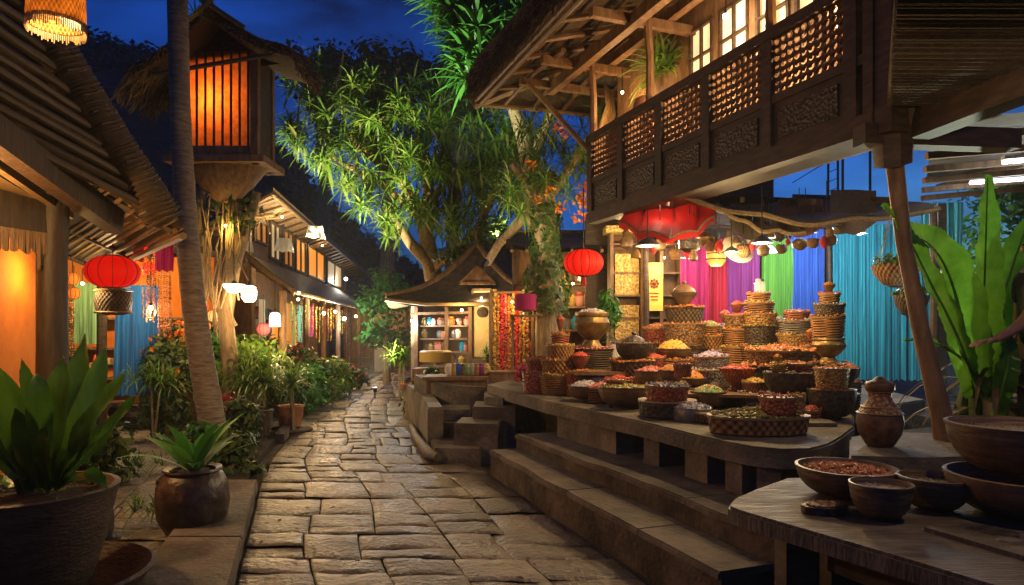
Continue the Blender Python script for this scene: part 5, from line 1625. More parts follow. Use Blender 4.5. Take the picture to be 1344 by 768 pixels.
# flower garlands, a curtain of strands at the kiosk's corner
random.seed(91)
gm = [mSP['yellow'], mSP['orange'], mREDB, mSP['red'], mSP['orange'], mSP['yellow'], mREDB, mSP['orange'], mSP['yellow'], mSP['nuts']]
gn = ['yellow', 'orange', 'red', 'rust', 'marigold', 'pale gold', 'scarlet', 'amber', 'straw', 'brown']
for k in range(10):
    px = 649 + 46 * k / 9.5
    a = P(px, 386 + rnd(-6, 4), 11.4); zb_ = P(px, 494 + rnd(-6, 4), 11.4).z
    b = MB(); z = a.z
    while z > zb_:
        b.octa((a.x + rnd(-.012, .012), a.y + rnd(-.012, .012), z), rnd(.034, .05))
        z -= .028
    single('flower_garland', b, gm[k], f'hanging {gn[k]} flower garland in the row at the kiosk corner', 'garland', 'flower garlands at the kiosk corner', (a.x, a.y, a.z))
b = MB(); b.tube([P(643, 384, 11.4), P(700, 383, 11.4)], .025, 6); b.tube([P(644, 384, 11.4), P(644, 500, 11.4)], .03, 6); b.tube([P(699, 384, 11.4), P(699, 500, 11.4)], .03, 6)
single('garland_rack', b, mWOODM, 'slim timber rack from which the flower garlands hang', 'rack')
bulb(P(672, 396, 11.0), 24, 'warm bulb in front of the flower garlands', GOLD, mBULB, .025, .1)
# crate below garlands, counter goods
b = MB(); a = P(663, 516, 10.6); b.box((a.x, a.y, a.z + .16), (.42, .3, .3)); b.box((a.x, a.y, a.z + .33), (.46, .34, .03))
single('wooden_crate', b, mWOODM, 'carved wooden crate under the flower garlands', 'crate')
# far end of the path
t = thing('distant_stall', 'small lit stall at the far end of the path', 'stall', (-4.8, 26, 0))
b = MB(); b.box((-4.9, 27.2, 1.2), (3.5, .1, 2.4)); obj('back', b, mWOODM, t)
b = MB(); b.box((-4.9, 26.2, 2.45), (4, 2.4, .1)); obj('roof', b, mWOODM, t)
for x in (-6.2, -5.2, -3.9): 
    b = MB(); b.box((x, 25.4, 1.2), (.1, .1, 2.4)); obj('post', b, mWOODM, t)
b = MB(); b.box((-5.3, 25.6, .45), (1.2, .5, .06)); obj('counter', b, mWOODM, t)
b = MB(); b.box((-4.7, 25.0, .42), (.6, .4, .84)); single('white_cabinet', b, mWHITE, 'pale low cabinet standing at the far end of the path', 'cabinet')
bulb((-4.9, 25.8, 2.2), 90, 'warm bulb in the small stall at the end of the path', WARM, mBULB, .06, 0)
# ================================================================== TREES
random.seed(101)
# leaning palm
t = thing('palm_tree', 'tall slender palm with a ringed grey trunk leaning over the round pot', 'palm', (-3.55, 8.6, 0))
pts = [P(293, 640, 8.5), P(286, 600, 8.5), P(276, 540, 8.5), P(264, 470, 8.5), P(253, 390, 8.5), P(245, 300, 8.5), P(239, 200, 8.5), P(235, 100, 8.5), P(233, 0, 8.5), P(233, -100, 8.5), P(236, -220, 8.5)]
fine = []
for a, c in zip(pts, pts[1:]):
    for i in range(8): fine.append(a.lerp(c, i / 8))
fine.append(pts[-1])
rad = [(.175 - .055 * min(1, i / 50)) * (1 + .018 * (i % 3 == 0)) for i in range(len(fine))]
b = MB(); b.tube(fine, rad, 18, jit=.015); obj('trunk', b, mBARK, t, 180)
b = MB(); top = pts[-1]
for k in range(22):
    a = k * 2.4; e = rnd(-.1, 1.1)
    d = V((math.cos(a) * math.cos(e), math.sin(a) * math.cos(e), math.sin(e)))
    p = top; mid = []
    for i in range(12):
        mid.append(p); p = p + (d + V((0, 0, -1)) * (.12 * i)).normalized() * .22
    for i in range(2, 12):
        q = mid[i]; dd = (mid[i] - mid[i - 1]).normalized(); sd_ = dd.cross(V((0, 0, 1)))
        for s_ in (-1, 1):
            for h in (0, .5): b.leaf(q - dd * .11 * h, (sd_ * s_ + dd * .5), .5, .035, .5, 3, 'strap', 0)
obj('crown', b, mLF, t)
b = MB()
b.rosette(P(256, 18, 8.4), 16, .22, .02, V((.2, -.2, 1)), -.3, .9, .5); obj('epiphyte', b, mLFB, t)

def strappy_tree(name, label, cat, limbs, ros, m, leafL, leafW, nper, bark=mBARK2, lim_r=1.0):
    t_ = thing(name, label, cat, tuple(limbs[0][0][0]))
    b = MB()
    for pts_, r_ in limbs:
        pts_ = [V(p) for p in pts_]
        fine = []
        for a, c in zip(pts_, pts_[1:]):
            for i in range(4):
                q = a.lerp(c, i / 4); fine.append(q + V((noise.noise(q * 2), noise.noise(q * 2 + V((9, 0, 0))), 0)) * .06)
        fine.append(pts_[-1])
        rr_ = [(r_[0] + (r_[1] - r_[0]) * i / (len(fine) - 1)) for i in range(len(fine))]
        b.tube(fine, rr_, 10, jit=.07)
    obj('trunk', b, bark, t_, 180)
    b = MB()
    for (c, sc, ax) in ros:
        b.rosette(c, int(nper * rnd(.75, 1.2)), leafL * sc, leafW * sc, ax, -.45, .95, rnd(.3, 1.0), 4)
    obj('crown', b, m, t_)
    return t_
# centre tree
ctr = P(575, 345, 15.4)
def Q(px, py, Y=15.4): return P(px, py, Y)
limbs = [([Q(572, 470, 16.6), Q(572, 380, 16.4), Q(566, 345, 16), Q(556, 290, 15.6), Q(530, 240, 15.4), Q(470, 190, 15), Q(430, 150, 15)], (.28, .06)),
         ([Q(568, 352, 16), Q(540, 320, 15.6), Q(520, 290, 15.4), Q(505, 275, 15.2)], (.16, .06)),
         ([Q(560, 310, 15.8), Q(562, 250, 15.4), Q(555, 200, 15.2), Q(545, 150, 15)], (.16, .06)),
         ([Q(570, 350, 16), Q(600, 330, 15.6), Q(628, 300, 15.2), Q(650, 250, 15), Q(640, 190, 15)], (.15, .06)),
         ([Q(563, 270, 15.4), Q(590, 230, 15.3), Q(605, 190, 15.2)], (.1, .05)),
         ([Q(556, 290, 15.6), Q(500, 240, 15.3), Q(450, 215, 15.1), Q(415, 190, 15)], (.09, .04))]
ros = []
blobs = [((405, 105), (24, 32), 8), ((425, 165), (40, 45), 22), ((470, 210), (40, 40), 20), ((470, 135), (45, 35), 18), ((520, 170), (45, 45), 26), ((560, 140), (45, 30), 18), ((595, 180), (45, 45), 24), ((560, 215), (40, 30), 16), ((640, 175), (40, 40), 20), ((665, 215), (36, 45), 18), ((620, 240), (45, 30), 18), ((515, 285), (30, 22), 9), ((585, 275), (35, 25), 12), ((660, 270), (30, 35), 12), ((480, 250), (25, 20), 6), ((610, 310), (30, 18), 8)]
for (cc, rr_, n) in blobs:
    for i in range(int(n * .95)):
        an = rnd(0, 6.28); k = random.random() ** .4
        px, py = cc[0] + rr_[0] * k * math.cos(an), cc[1] + rr_[1] * k * math.sin(an)
        Y = 15.2 + rnd(-1.3, 1.2)
        c0 = P(px, py, Y)
        for j in range(3):
            ros.append((c0 + V((rnd(-.24, .24), rnd(-.24, .24), rnd(-.2, .2))), rnd(.6, 1.3), V(((px - 560) / 160 + rnd(-.6, .6), rnd(-.8, .2), rnd(.1, 1)))))
strappy_tree('screw_pine_tree', 'big spreading tree with strappy glowing green leaves behind the kiosk', 'tree', limbs, ros, mLF, .44, .046, 17)
# upper tree behind the gallery roof
limbs = [([(.9, 13.5, 0), (.6, 13.3, 3), (.2, 13.0, 5.2), (-.2, 12.8, 6.5)], (.25, .08)), ([(.3, 13.1, 4.6), (.8, 12.9, 5.8), (.6, 12.6, 7)], (.12, .05))]
ros = []
for (cc, rr_, n) in [((605, 22), (30, 26), 16), ((640, 60), (36, 34), 24), ((680, 20), (36, 30), 18), ((625, 90), (24, 20), 10), ((600, -20), (50, 25), 12), ((720, -10), (40, 30), 12), ((680, 70), (30, 40), 14)]:
    for i in range(n):
        an = rnd(0, 6.28); k = math.sqrt(random.random()); Y = 12.6 + rnd(-1, .8)
        px, py = cc[0] + rr_[0] * k * math.cos(an), cc[1] + rr_[1] * k * math.sin(an)
        ros.append((P(px, py, Y), rnd(.8, 1.25), V((rnd(-.8, .3), rnd(-.8, .1), rnd(.1, 1)))))
strappy_tree('dracaena_tree', 'bright green long-leaved tree rising behind the thatched gallery roof', 'tree', limbs, ros, mLFB, .62, .07, 22)
# ivy-clad trunk with hanging plants beside the balcony
t = thing('ivy_tree', 'ivy-clad trunk with grassy epiphytes between the kiosk and the balcony', 'tree', P(722, 470, 10.9))
b = MB()
b.tube([P(724, 530, 10.9), P(722, 440, 10.9), P(720, 380, 10.9), P(716, 320, 10.8), P(714, 270, 10.8), P(722, 225, 10.6)], [.26, .22, .2, .19, .17, .12], 12, jit=.1)
b.tube([P(716, 300, 10.8), P(690, 285, 10.9), P(655, 320, 11.6), P(640, 345, 12)], [.1, .09, .08, .07], 8, jit=.1)
b.tube([P(714, 270, 10.8), P(690, 240, 10.8), P(672, 215, 10.7)], [.1, .07, .05], 8, jit=.1)
b.tube([P(714, 265, 10.8), P(745, 225, 10.4), P(765, 190, 10.2)], [.1, .07, .05], 8, jit=.1)
obj('trunk', b, mBARK2, t, 180)
b = MB()
for k in range(1500):
    py = rnd(270, 412); a = rnd(0, 6.28)
    wd = .24 + .12 * noise.noise(V((py * .03, a, 0))) + (.1 if py > 350 else 0)
    c = P(717, py, 10.85)
    b.dleaf(c + V((math.cos(a) * wd, math.sin(a) * wd, 0)), rnd(.07, .14), V((math.cos(a), math.sin(a), rnd(-.3, .6))), .6)
obj('ivy', b, mIVY, t)
b = MB()
for (cc, rr_, n) in [((780, 165), (26, 20), 10), ((745, 195), (22, 24), 9), ((700, 180), (22, 25), 9), ((725, 225), (26, 22), 10), ((690, 235), (24, 22), 8), ((765, 205), (16, 18), 6), ((735, 255), (20, 14), 6), ((680, 265), (16, 16), 5)]:
    for i in range(n):
        px, py = cc[0] + rnd(-1, 1) * rr_[0], cc[1] + rnd(-1, 1) * rr_[1]
        b.rosette(P(px, py, 10.5 + rnd(-.5, .6)), 20, .42 * rnd(.8, 1.2), .026, V((rnd(-.5, .5), rnd(-.7, 0), 1)), -.5, .95, 1.1, 4)
obj('crown', b, mLF, t)
b = MB()
for (px, py, s_) in ((733, 168, .11), (741, 178, .07), (697, 215, .09), (722, 252, .1), (706, 262, .08), (735, 272, .1), (765, 250, .13), (768, 268, .13), (760, 285, .12), (770, 240, .1), (758, 262, .1)):
    c = P(px, py, 10.1)
    for k in range(16): b.dleaf(c + V((rnd(-1, 1), rnd(-1, 1), rnd(-1, 1))) * s_ * .7, s_ * .9)
obj('blossom', b, mFLO, t)
# dark trees far behind
for (cc, rr_, Y, lab, n) in (((420, 92), (48, 36), 30, 'dark crown of a distant tree against the sky, nearest the cabin', 500), ((505, 98), (62, 40), 31, 'dark rounded crown of a distant tree, middle one behind the lit leaves', 700), ((590, 112), (60, 38), 32, 'dark crown of a distant tree behind the gallery eave', 600)):
    t = thing('distant_tree', lab, 'tree', P(cc[0], 430, Y), group='dark distant trees')
    c = P(cc[0], cc[1], Y)
    b = MB(); b.tube([(c.x, Y, -.1), (c.x + .2, Y, c.z * .6), (c.x, Y, c.z)], [.4, .3, .15], 8, jit=.08)
    for k in range(5):
        b.tube([(c.x + .1, Y, c.z * .7), (c.x + rnd(-1.6, 1.6), Y + rnd(-1, 1), c.z + rnd(-.4, .8))], [.14, .05], 6)
    obj('trunk', b, mBARK2, t)
    b = MB()
    for k in range(13):
        a = rnd(0, 6.28)
        b.cloud(c + V((math.cos(a) * rr_[0] / F * Y * .7, rnd(-1.2, 1.2), math.sin(a) * rr_[1] / F * Y * .6)), (.95, .9, .75), n // 8, .36, .55, .3)
    b.cloud(c, (rr_[0] / F * Y * .8, 1.4, rr_[1] / F * Y * .8), n, .4, .55, .2)
    obj('crown', b, mLFD, t)
# shrub behind kiosk, path end
t = thing('bushy_tree', 'small bushy tree with yellow-lit leaves at the bend of the path', 'tree', P(508, 480, 19.5))
b = MB(); b.tube([P(508, 505, 19.5), P(506, 440, 19.5), P(508, 400, 19.5)], [.12, .09, .05], 8); obj('trunk', b, mBARK2, t)
b = MB()
for (px, py, r) in ((508, 385, .85), (485, 395, .6), (530, 392, .6), (505, 415, .8), (490, 440, .55), (520, 445, .6), (505, 368, .5)):
    b.cloud(P(px, py, 19.5 + rnd(-.5, .5)), (r, r * .8, r * .8), 260, .18, .5, .35)
obj('crown', b, mLFB, t)
t = thing('garden_hedge', 'leafy hedge lit green behind the person and banana plant', 'hedge', P(1330, 430, 9))
b = MB()
b.cloud(P(1330, 235, 9.6), (.75, .5, .55), 900, .12, .55, .45); b.cloud(P(1390, 260, 9.6), (.7, .5, .8), 700, .12, .55, .45); b.cloud(P(1310, 330, 9.8), (.8, .5, 1.0), 900, .12, .55, .5); b.cloud(P(1400, 400, 9.6), (.8, .5, 1.3), 700, .12)
obj('foliage', b, mLFB, t)
b = MB(); b.tube([P(1330, 480, 9.8), P(1330, 330, 9.8)], .06, 6); b.tube([P(1400, 480, 9.8), P(1395, 300, 9.8)], .06, 6); obj('stem', b, mBARK2, t)
# roof ivy on kiosk
t = thing('climbing_ivy', 'ivy creeping over the upper slope of the kiosk roof', 'ivy', P(600, 340, 14.2))
b = MB()
for (px, py, rx, rz, n) in ((600, 335, .6, .22, 420), (625, 322, .45, .3, 380), (640, 300, .4, .3, 300), (660, 315, .3, .3, 200)):
    b.cloud(P(px, py, 14.9), (rx, .5, rz), n, .12, .6, .3)
obj('foliage', b, mIVY, t)
b = MB(); b.tube([P(640, 450, 16.4), P(635, 330, 15.2), P(600, 332, 14.9)], .04, 6); obj('stem', b, mBARK2, t)
# purple-brown leaning root
# ================================================================== POTTED PLANTS AND BED
def pot(name, label, c, prof, m, soil_r, soil_z, n=32, sx=1, sy=1, cat='plant pot'):
    t_ = thing(name, label, cat, tuple(c))
    b = MB(); b.lathe(prof, n, c, 0, sx, sy, .012); obj('body', b, m, t_, 50)
    b = MB(); vs = []
    b.lathe([(soil_r, soil_z - .01), (soil_r * .6, soil_z + .02), (.001, soil_z + .03)], n, c, 0, sx, sy, .02); obj('soil', b, mSOIL, t_)
    b = MB(); random.seed(int(soil_r * 999))
    for k in range(60):
        a = rnd(0, 6.28); q = soil_r * math.sqrt(random.random()) * .95
        b.octa((c[0] + q * math.cos(a) * sx, c[1] + q * math.sin(a) * sy, c[2] + soil_z + .015), rnd(.008, .022))
    obj('pebble', b, mCONC, t_)['kind'] = 'stuff'
    return t_
# big pot left
c = V((-2.80, 3.95, .04))
pot('large_plant_pot', 'big rough brown pot standing in a wide dish at the corner of the yard', c, [(.24, 0), (.31, .03), (.36, .18), (.42, .40), (.46, .58), (.475, .63), (.44, .635), (.41, .57), (.38, .48)], mPOTB, .42, .565)
b = MB(); b.lathe([(.30, 0), (.40, .01), (.55, .1), (.62, .2), (.60, .215), (.53, .12), (.40, .035), (.001, .03)], 40, (-2.72, 3.85, .006), 0, 1.05, .95, .02)
single('pot_dish', b, mPOTB, 'wide shallow clay dish under the big brown pot', 'dish')
def lanceplant(name, label, c, leaves, m, shape='lance', fold=.16):
    t_ = thing(name, label, 'plant', tuple(c))
    b = MB()
    for (az, el, L, W, dr) in leaves:
        d = V((math.cos(az) * math.cos(el), math.sin(az) * math.cos(el), math.sin(el)))
        b.leaf(V(c) + V((d.x, d.y, 0)) * .03, d, L, W, dr, 9, shape, fold)
    obj('foliage', b, m, t_, 180)
    b = MB()
    for k in range(5):
        a = k * 1.3; b.tube([V(c) + V((0, 0, -.03)), V(c) + V((math.cos(a) * .03, math.sin(a) * .03, .1))], [.022, .01], 6)
    obj('stem', b, mLFP, t_)
    return t_
random.seed(111)
t = thing('broad_leaf_plant', 'glossy broad-leaved plant growing from the big brown pot', 'plant', (-2.85, 4.0, .6))
b = MB()
def bladeinto(mb, mids, W, up, ns=34, fold=.3):
    mids = [V(p) for p in mids]; L_ = []
    for k in range(ns + 1):
        f = k / ns * 2; u = k / ns
        L_.append((1 - u) ** 2 * mids[0] + 2 * u * (1 - u) * mids[1] + u * u * mids[2])
    vs = []; fs = []
    for k, p in enumerate(L_):
        d = (L_[min(k + 1, ns)] - L_[max(k - 1, 0)]).normalized()
        sd_ = d.cross(V(up)).normalized(); nrm = sd_.cross(d); u = k / ns
        w = W * max(.02, math.sin(math.pi * (.05 + .95 * u) ** 1.15)) ** .85 / 2
        wv = .012 * math.sin(k * .45 + W * 50) + (.0022 if k % 2 else -.0022)
        vs += [p - sd_ * w + nrm * (w * fold + wv), p - sd_ * w * .5 + nrm * w * fold * .35, p, p + sd_ * w * .5 + nrm * w * fold * .35, p + sd_ * w + nrm * (w * fold - wv)]
    for k in range(ns):
        for j in range(4):
            a = k * 5 + j; fs.append((a, a + 1, a + 6, a + 5))
    mb.add(vs, fs)
lvs = [((62, 640), (92, 560), (112, 437), 0.187, (.2, -1, .2)), ((60, 640), (60, 560), (28, 470), 0.144, (-.3, -1, .3)), ((70, 640), (110, 560), (168, 488), 0.144, (.1, -.8, .7)),
       ((40, 640), (20, 540), (-6, 478), 0.173, (.5, -1, .3)), ((75, 640), (115, 590), (150, 556), 0.144, (.0, -.6, .8)), ((50, 640), (30, 600), (-20, 560), 0.144, (.2, -.7, .7)),
       ((66, 640), (75, 590), (70, 520), 0.158, (-.2, -1, .2)), ((58, 640), (40, 590), (20, 535), 0.144, (.3, -1, .5)), ((48, 640), (10, 625), (-30, 640), 0.122, (0, -.5, .9)),
       ((60, 645), (60, 600), (58, 560), 0.115, (.1, -1, .3)), ((78, 640), (88, 600), (120, 610), 0.094, (0, -.5, .9)), ((55, 640), (52, 520), (50, 490), 0.130, (.6, -1, .1)),
       ((66, 640), (100, 520), (125, 500), 0.144, (-.5, -1, .3)), ((40, 645), (0, 590), (-40, 500), 0.158, (.4, -1, .5)), ((64, 648), (70, 610), (100, 640), 0.086, (0, -.4, .9)),
       ((70, 640), (120, 540), (138, 455), .15, (.3, -1, .3)), ((72, 645), (140, 570), (178, 520), .13, (.1, -.7, .8)), ((45, 640), (5, 560), (-30, 450), .16, (.5, -1, .3)),
       ((60, 640), (72, 540), (84, 468), .16, (.1, -1, .2)), ((52, 640), (28, 540), (8, 505), .15, (.4, -1, .4)), ((70, 645), (120, 610), (140, 640), .11, (0, -.5, .9)),
       ((58, 648), (30, 610), (14, 600), .12, (.1, -.8, .6)), ((62, 648), (84, 600), (100, 590), .12, (-.2, -.8, .6))]
for k, (a, c, e, W, up) in enumerate(lvs):
    Y = 4.0 + rnd(-.16, .2)
    bladeinto(b, [P(*a, 4.0), P(*c, Y + rnd(-.1, .1)), P(*e, Y - .1 + rnd(-.2, .3))], W, up)
obj('foliage', b, mBROAD, t, 180)
b = MB()
for k in range(6):
    a = k * 1.3; b.tube([V((-2.85, 4.0, .58)), V((-2.85 + math.cos(a) * .05, 4.0 + math.sin(a) * .05, .72))], [.03, .014], 6)
obj('stem', b, mLFP, t)
# round pot
c = V((-2.5, 5.35, .0))
pot('round_plant_pot', 'round dark glazed pot standing on the kerb slab at the palm foot', c, [(.14, .0), (.2, .015), (.255, .12), (.275, .24), (.265, .36), (.225, .45), (.20, .47), (.22, .49), (.215, .505), (.17, .49), (.17, .44)], mPOTD, .18, .46)
random.seed(113)
lv = [(k * 2.4, rnd(.55, 1.3), rnd(.42, .62), rnd(.09, .12), rnd(.3, .8)) for k in range(18)]
lanceplant('lance_leaf_plant', 'upright bright lance-leaved plant in the round dark pot', (-2.5, 5.35, .47), lv, mLFB)
# trough behind big pot
b = MB(); b.box((-3.35, 5.2, .09), (.5, .3, .17), rz=.3); b.box((-3.35, 5.2, .175), (.54, .34, .02), rz=.3); single('planter_trough', b, mPOTD, 'low dark trough planter behind the big brown pot', 'planter')
b = MB(); b.cloud((-3.35, 5.2, .3), (.28, .16, .12), 130, .12); single('low_plant', b, mLFP, 'low leafy plant filling the dark trough planter', 'plant')

def bush(name, label, c, rad, n, size, m, cat='shrub', asp=.5, stem=True, flowers=None, nfl=40, kind='cloud', L=.4, W=.03):
    t_ = thing(name, label, cat, (c[0], c[1], 0))
    b = MB()
    if kind == 'cloud':
        for k in range(4):
            q = V(c) + V((rnd(-.4, .4) * rad[0], rnd(-.4, .4) * rad[1], rnd(-.2, .4) * rad[2]))
            b.cloud(q, (rad[0] * .7, rad[1] * .7, rad[2] * .75), n // 4, size, asp, .35)
        zc = c[2] - rad[2] * .5
        if zc > .1:
            b.cloud((c[0], c[1], zc * .55), (rad[0] * 1.05, rad[1], zc * .62), n // 2, size, asp, .3)
    elif kind == 'strap':
        for k in range(n):
            q = V(c) + V((rnd(-1, 1) * rad[0], rnd(-1, 1) * rad[1], rnd(-1, .4) * rad[2]))
            b.rosette(q, 22, L, W, V((rnd(-.3, .3), rnd(-.4, .1), 1)), .0, .95, 1.2, 5)
    obj('foliage', b, m, t_, 180)
    if stem:
        b = MB()
        for k in range(4):
            b.tube([(c[0] + rnd(-.05, .05), c[1] + rnd(-.05, .05), -.03), (c[0] + rnd(-.4, .4) * rad[0], c[1] + rnd(-.3, .3) * rad[1], c[2])], [.018, .01], 5)
        obj('stem', b, mBARK2, t_)
    if flowers:
        b = MB()
        for k in range(nfl):
            d = V((random.gauss(0, 1), random.gauss(-.6, .8), random.gauss(.3, .8))).normalized()
            q = V(c) + V((d.x * rad[0], d.y * rad[1], d.z * rad[2])) * rnd(.7, 1)
            for j in range(4): b.dleaf(q + V((rnd(-.02, .02), rnd(-.02, .02), rnd(-.02, .02))), rnd(.05, .08), None, .8)
        obj('blossom', b, flowers, t_)
    return t_
random.seed(121)
def PB(px, py, Y): return P(px, py, Y)
bush('leafy_shrub', 'trailing green shrub spilling over the kerb behind the round pot', PB(308, 590, 7.4), (.32, .3, .3), 620, .11, mIVY)
bush('leafy_shrub', 'small bright shrub at the foot of the palm trunk', PB(262, 575, 8.0), (.25, .25, .2), 300, .12, mLFB)
bush('red_cordyline', 'red-leaved plant glowing beside the palm trunk', PB(297, 528, 9.2), (.1, .1, .08), 4, .1, mLFR, 'plant', kind='strap', L=.3, W=.03)
bush('strap_leaf_plant', 'arching grassy plant spilling from the dark pot by the path', PB(338, 506, 10.2), (.22, .15, .1), 6, .1, mGRASS, 'plant', kind='strap', L=.5, W=.03)
bush('strap_leaf_plant', 'arching grassy plant growing in the terracotta pot', PB(383, 505, 10.4), (.06, .06, .05), 4, .1, mGRASS, 'plant', kind='strap', L=.48, W=.028)
c = G(381, 561, .05); pot('terracotta_pot', 'terracotta pot on a stone ring at the edge of the path', c, [(.12, 0), (.16, .02), (.19, .2), (.2, .3), (.215, .33), (.2, .345), (.17, .33), (.16, .28)], mTERR, .17, .29)
b = MB(); b.lathe([(.32, 0), (.34, .03), (.3, .05), (.001, .05)], 26, G(381, 566, .0)); single('stone_ring', b, mCONCD, 'round stone slab under the terracotta pot', 'slab')
c = G(335, 573, .05); pot('dark_plant_pot', 'plain dark pot half hidden under the arching grassy plant', c, [(.15, 0), (.2, .02), (.235, .2), (.24, .34), (.25, .38), (.22, .39), (.2, .34)], mPOTD, .2, .34)
# bed planting
bed = [((312, 478), 11.4, (.4, .3, .3), 700, .13, mIVY, 'dark-leaved shrub in the bed just past the palm trunk', None),
       ((285, 455), 11.6, (.35, .3, .4), 600, .13, mLFB, 'tall green shrub between the palm trunk and the fig trunk', None),
       ((340, 462), 12.4, (.4, .3, .3), 600, .12, mIVY, 'orange-flowered shrub under the white cylinder lamp', mFLO),
       ((398, 500), 12.6, (.35, .3, .22), 600, .12, mLFB, 'bright low shrub behind the terracotta pot', None),
       ((420, 490), 14, (.45, .3, .28), 700, .13, mIVY, 'shrub along the stone edging, second past the terracotta pot', None),
       ((442, 485), 16, (.5, .35, .3), 600, .14, mLF, 'yellow-green shrub at the bend of the path edging', None),
       ((460, 490), 17.6, (.5, .35, .25), 500, .14, mIVY, 'low shrub at the end of the planted bed', mFLP),
       ((385, 470), 14, (.5, .3, .3), 600, .13, mIVY, 'shrub against the shop counter in the middle of the bed', mFLP),
       ((368, 488), 12, (.3, .25, .25), 400, .12, mIVY, 'dark shrub filling the gap behind the grassy plants', None)]
for (pp, Y, rad_, n, s_, m_, lab, fl) in bed:
    bush('leafy_shrub', lab, P(pp[0], pp[1], Y), rad_, n, s_, m_, flowers=fl, nfl=26)
bush('strap_leaf_plant', 'big arching clump of grassy leaves between palm trunk and terracotta pot', P(325, 490, 10.7), (.4, .2, .15), 11, .1, mGRASS, 'plant', kind='strap', L=.6, W=.034)
bush('leafy_shrub', 'dense waist-high shrub behind the arching grassy clump', P(318, 462, 11.9), (.6, .35, .42), 900, .13, mLF)
bush('leafy_shrub', 'tall leafy shrub before the shop counter with scattered pink flowers', P(360, 470, 13.4), (.5, .3, .4), 800, .13, mIVY, flowers=mFLP, nfl=30)
bush('leafy_shrub', 'bright green mound by the stone edging, third past the terracotta pot', P(408, 492, 13.2), (.4, .3, .26), 600, .12, mLFB)
bush('leafy_shrub', 'yellowish mound by the stone edging just before the bend', P(432, 488, 15), (.45, .3, .28), 600, .13, mLF)
bush('leafy_shrub', 'dark mound of leaves crowding the kerb beside the plain dark pot', P(318, 545, 9.0), (.3, .25, .3), 500, .11, mIVY)
bush('strap_leaf_plant', 'clump of strappy leaves in the bed near the fig trunk', P(300, 500, 10.9), (.3, .2, .12), 8, .1, mLF, 'plant', kind='strap', L=.5, W=.035)
bush('strap_leaf_plant', 'clump of bright strappy leaves beneath the jar lamp', P(345, 488, 11.6), (.3, .2, .12), 8, .1, mGRASS, 'plant', kind='strap', L=.5, W=.035)
bush('leafy_shrub', 'big mixed shrub beside the blue cloth in the yard', P(218, 480, 9.9), (.4, .35, .5), 1100, .12, mIVY, flowers=mFLO, nfl=10)
bush('leafy_shrub', 'round shrub topped with orange blossom left of the palm trunk'.replace('left of', 'behind'), P(228, 440, 10.3), (.28, .25, .22), 420, .1, mIVY, flowers=mFLO, nfl=70)
bush('fern', 'spiky fern in the round stone planter by the yard', P(205, 500, 9.6), (.25, .2, .15), 8, .1, mLF, 'plant', kind='strap', L=.42, W=.02)
t = thing('stone_planter', 'round dark stone planter at the back of the yard', 'planter', G(190, 562, 0))
c = G(192, 556, 0); b = MB(); b.lathe([(.5, 0), (.53, .06), (.52, .16), (.56, .18), (.56, .25), (.53, .25), (.53, .33), (.56, .36), (.5, .38), (.45, .32), (.001, .3)], 30, c); obj('body', b, mCONCD, t)
bush('yard_grass', 'grassy tuft growing from the yard paving by the trough', (-2.95, 5.7, .1), (.2, .2, .05), 9, .1, mGRASS, 'grass tuft', kind='strap', L=.2, W=.012, stem=False)
bush('yard_grass', 'grassy tuft between the planter and the hut wall', (-4.0, 7.4, .1), (.3, .3, .05), 9, .1, mGRASS, 'grass tuft', kind='strap', L=.24, W=.012, stem=False)
bush('leafy_shrub', 'shrub at the foot of the ochre wall behind the hut post', (-4.2, 6.9, .35), (.35, .35, .35), 500, .13, mIVY)
bush('strap_leaf_plant', 'dark spiky plant beside the kiosk on the path', P(528, 468, 15), (.2, .15, .1), 7, .1, mLF, 'plant', kind='strap', L=.5, W=.03)
bush('strap_leaf_plant', 'potted fern standing on the kiosk counter end', P(641, 465, 12.9), (.08, .08, .2), 8, .1, mLFB, 'plant', kind='strap', L=.25, W=.02)
bush('leafy_shrub', 'bright feathery shrub behind the bronze urn on the terrace', P(797, 410, 9.4), (.2, .18, .3), 420, .14, mLFB, asp=.28)
bush('flower_pot', 'pink blossom bunch standing by the carved crate', P(687, 490, 9.6), (.13, .12, .12), 120, .07, mIVY, 'flowers', flowers=mFLP, nfl=60)
bush('strap_leaf_plant', 'wild grassy plant on the balcony under the thatch', tuple(P(878, 88, 8.2)), (.2, .15, .1), 9, .1, mLF, 'plant', kind='strap', L=.5, W=.03, stem=False)
t = thing('balcony_pot', 'brown pot holding the grassy plant on the balcony', 'plant pot', B(.3, 8.0, 3.1))
q = B(.3, 8.0, 3.1); b = MB(); b.lathe([(.12, 0), (.17, .05), (.2, .4), (.22, .9), (.18, 1.2), (.14, 1.22)], 18, q); obj('body', b, mTERR, t)
for k, (px, py, Y) in enumerate(((688, 270, 10.2), (672, 250, 11))):
    pass
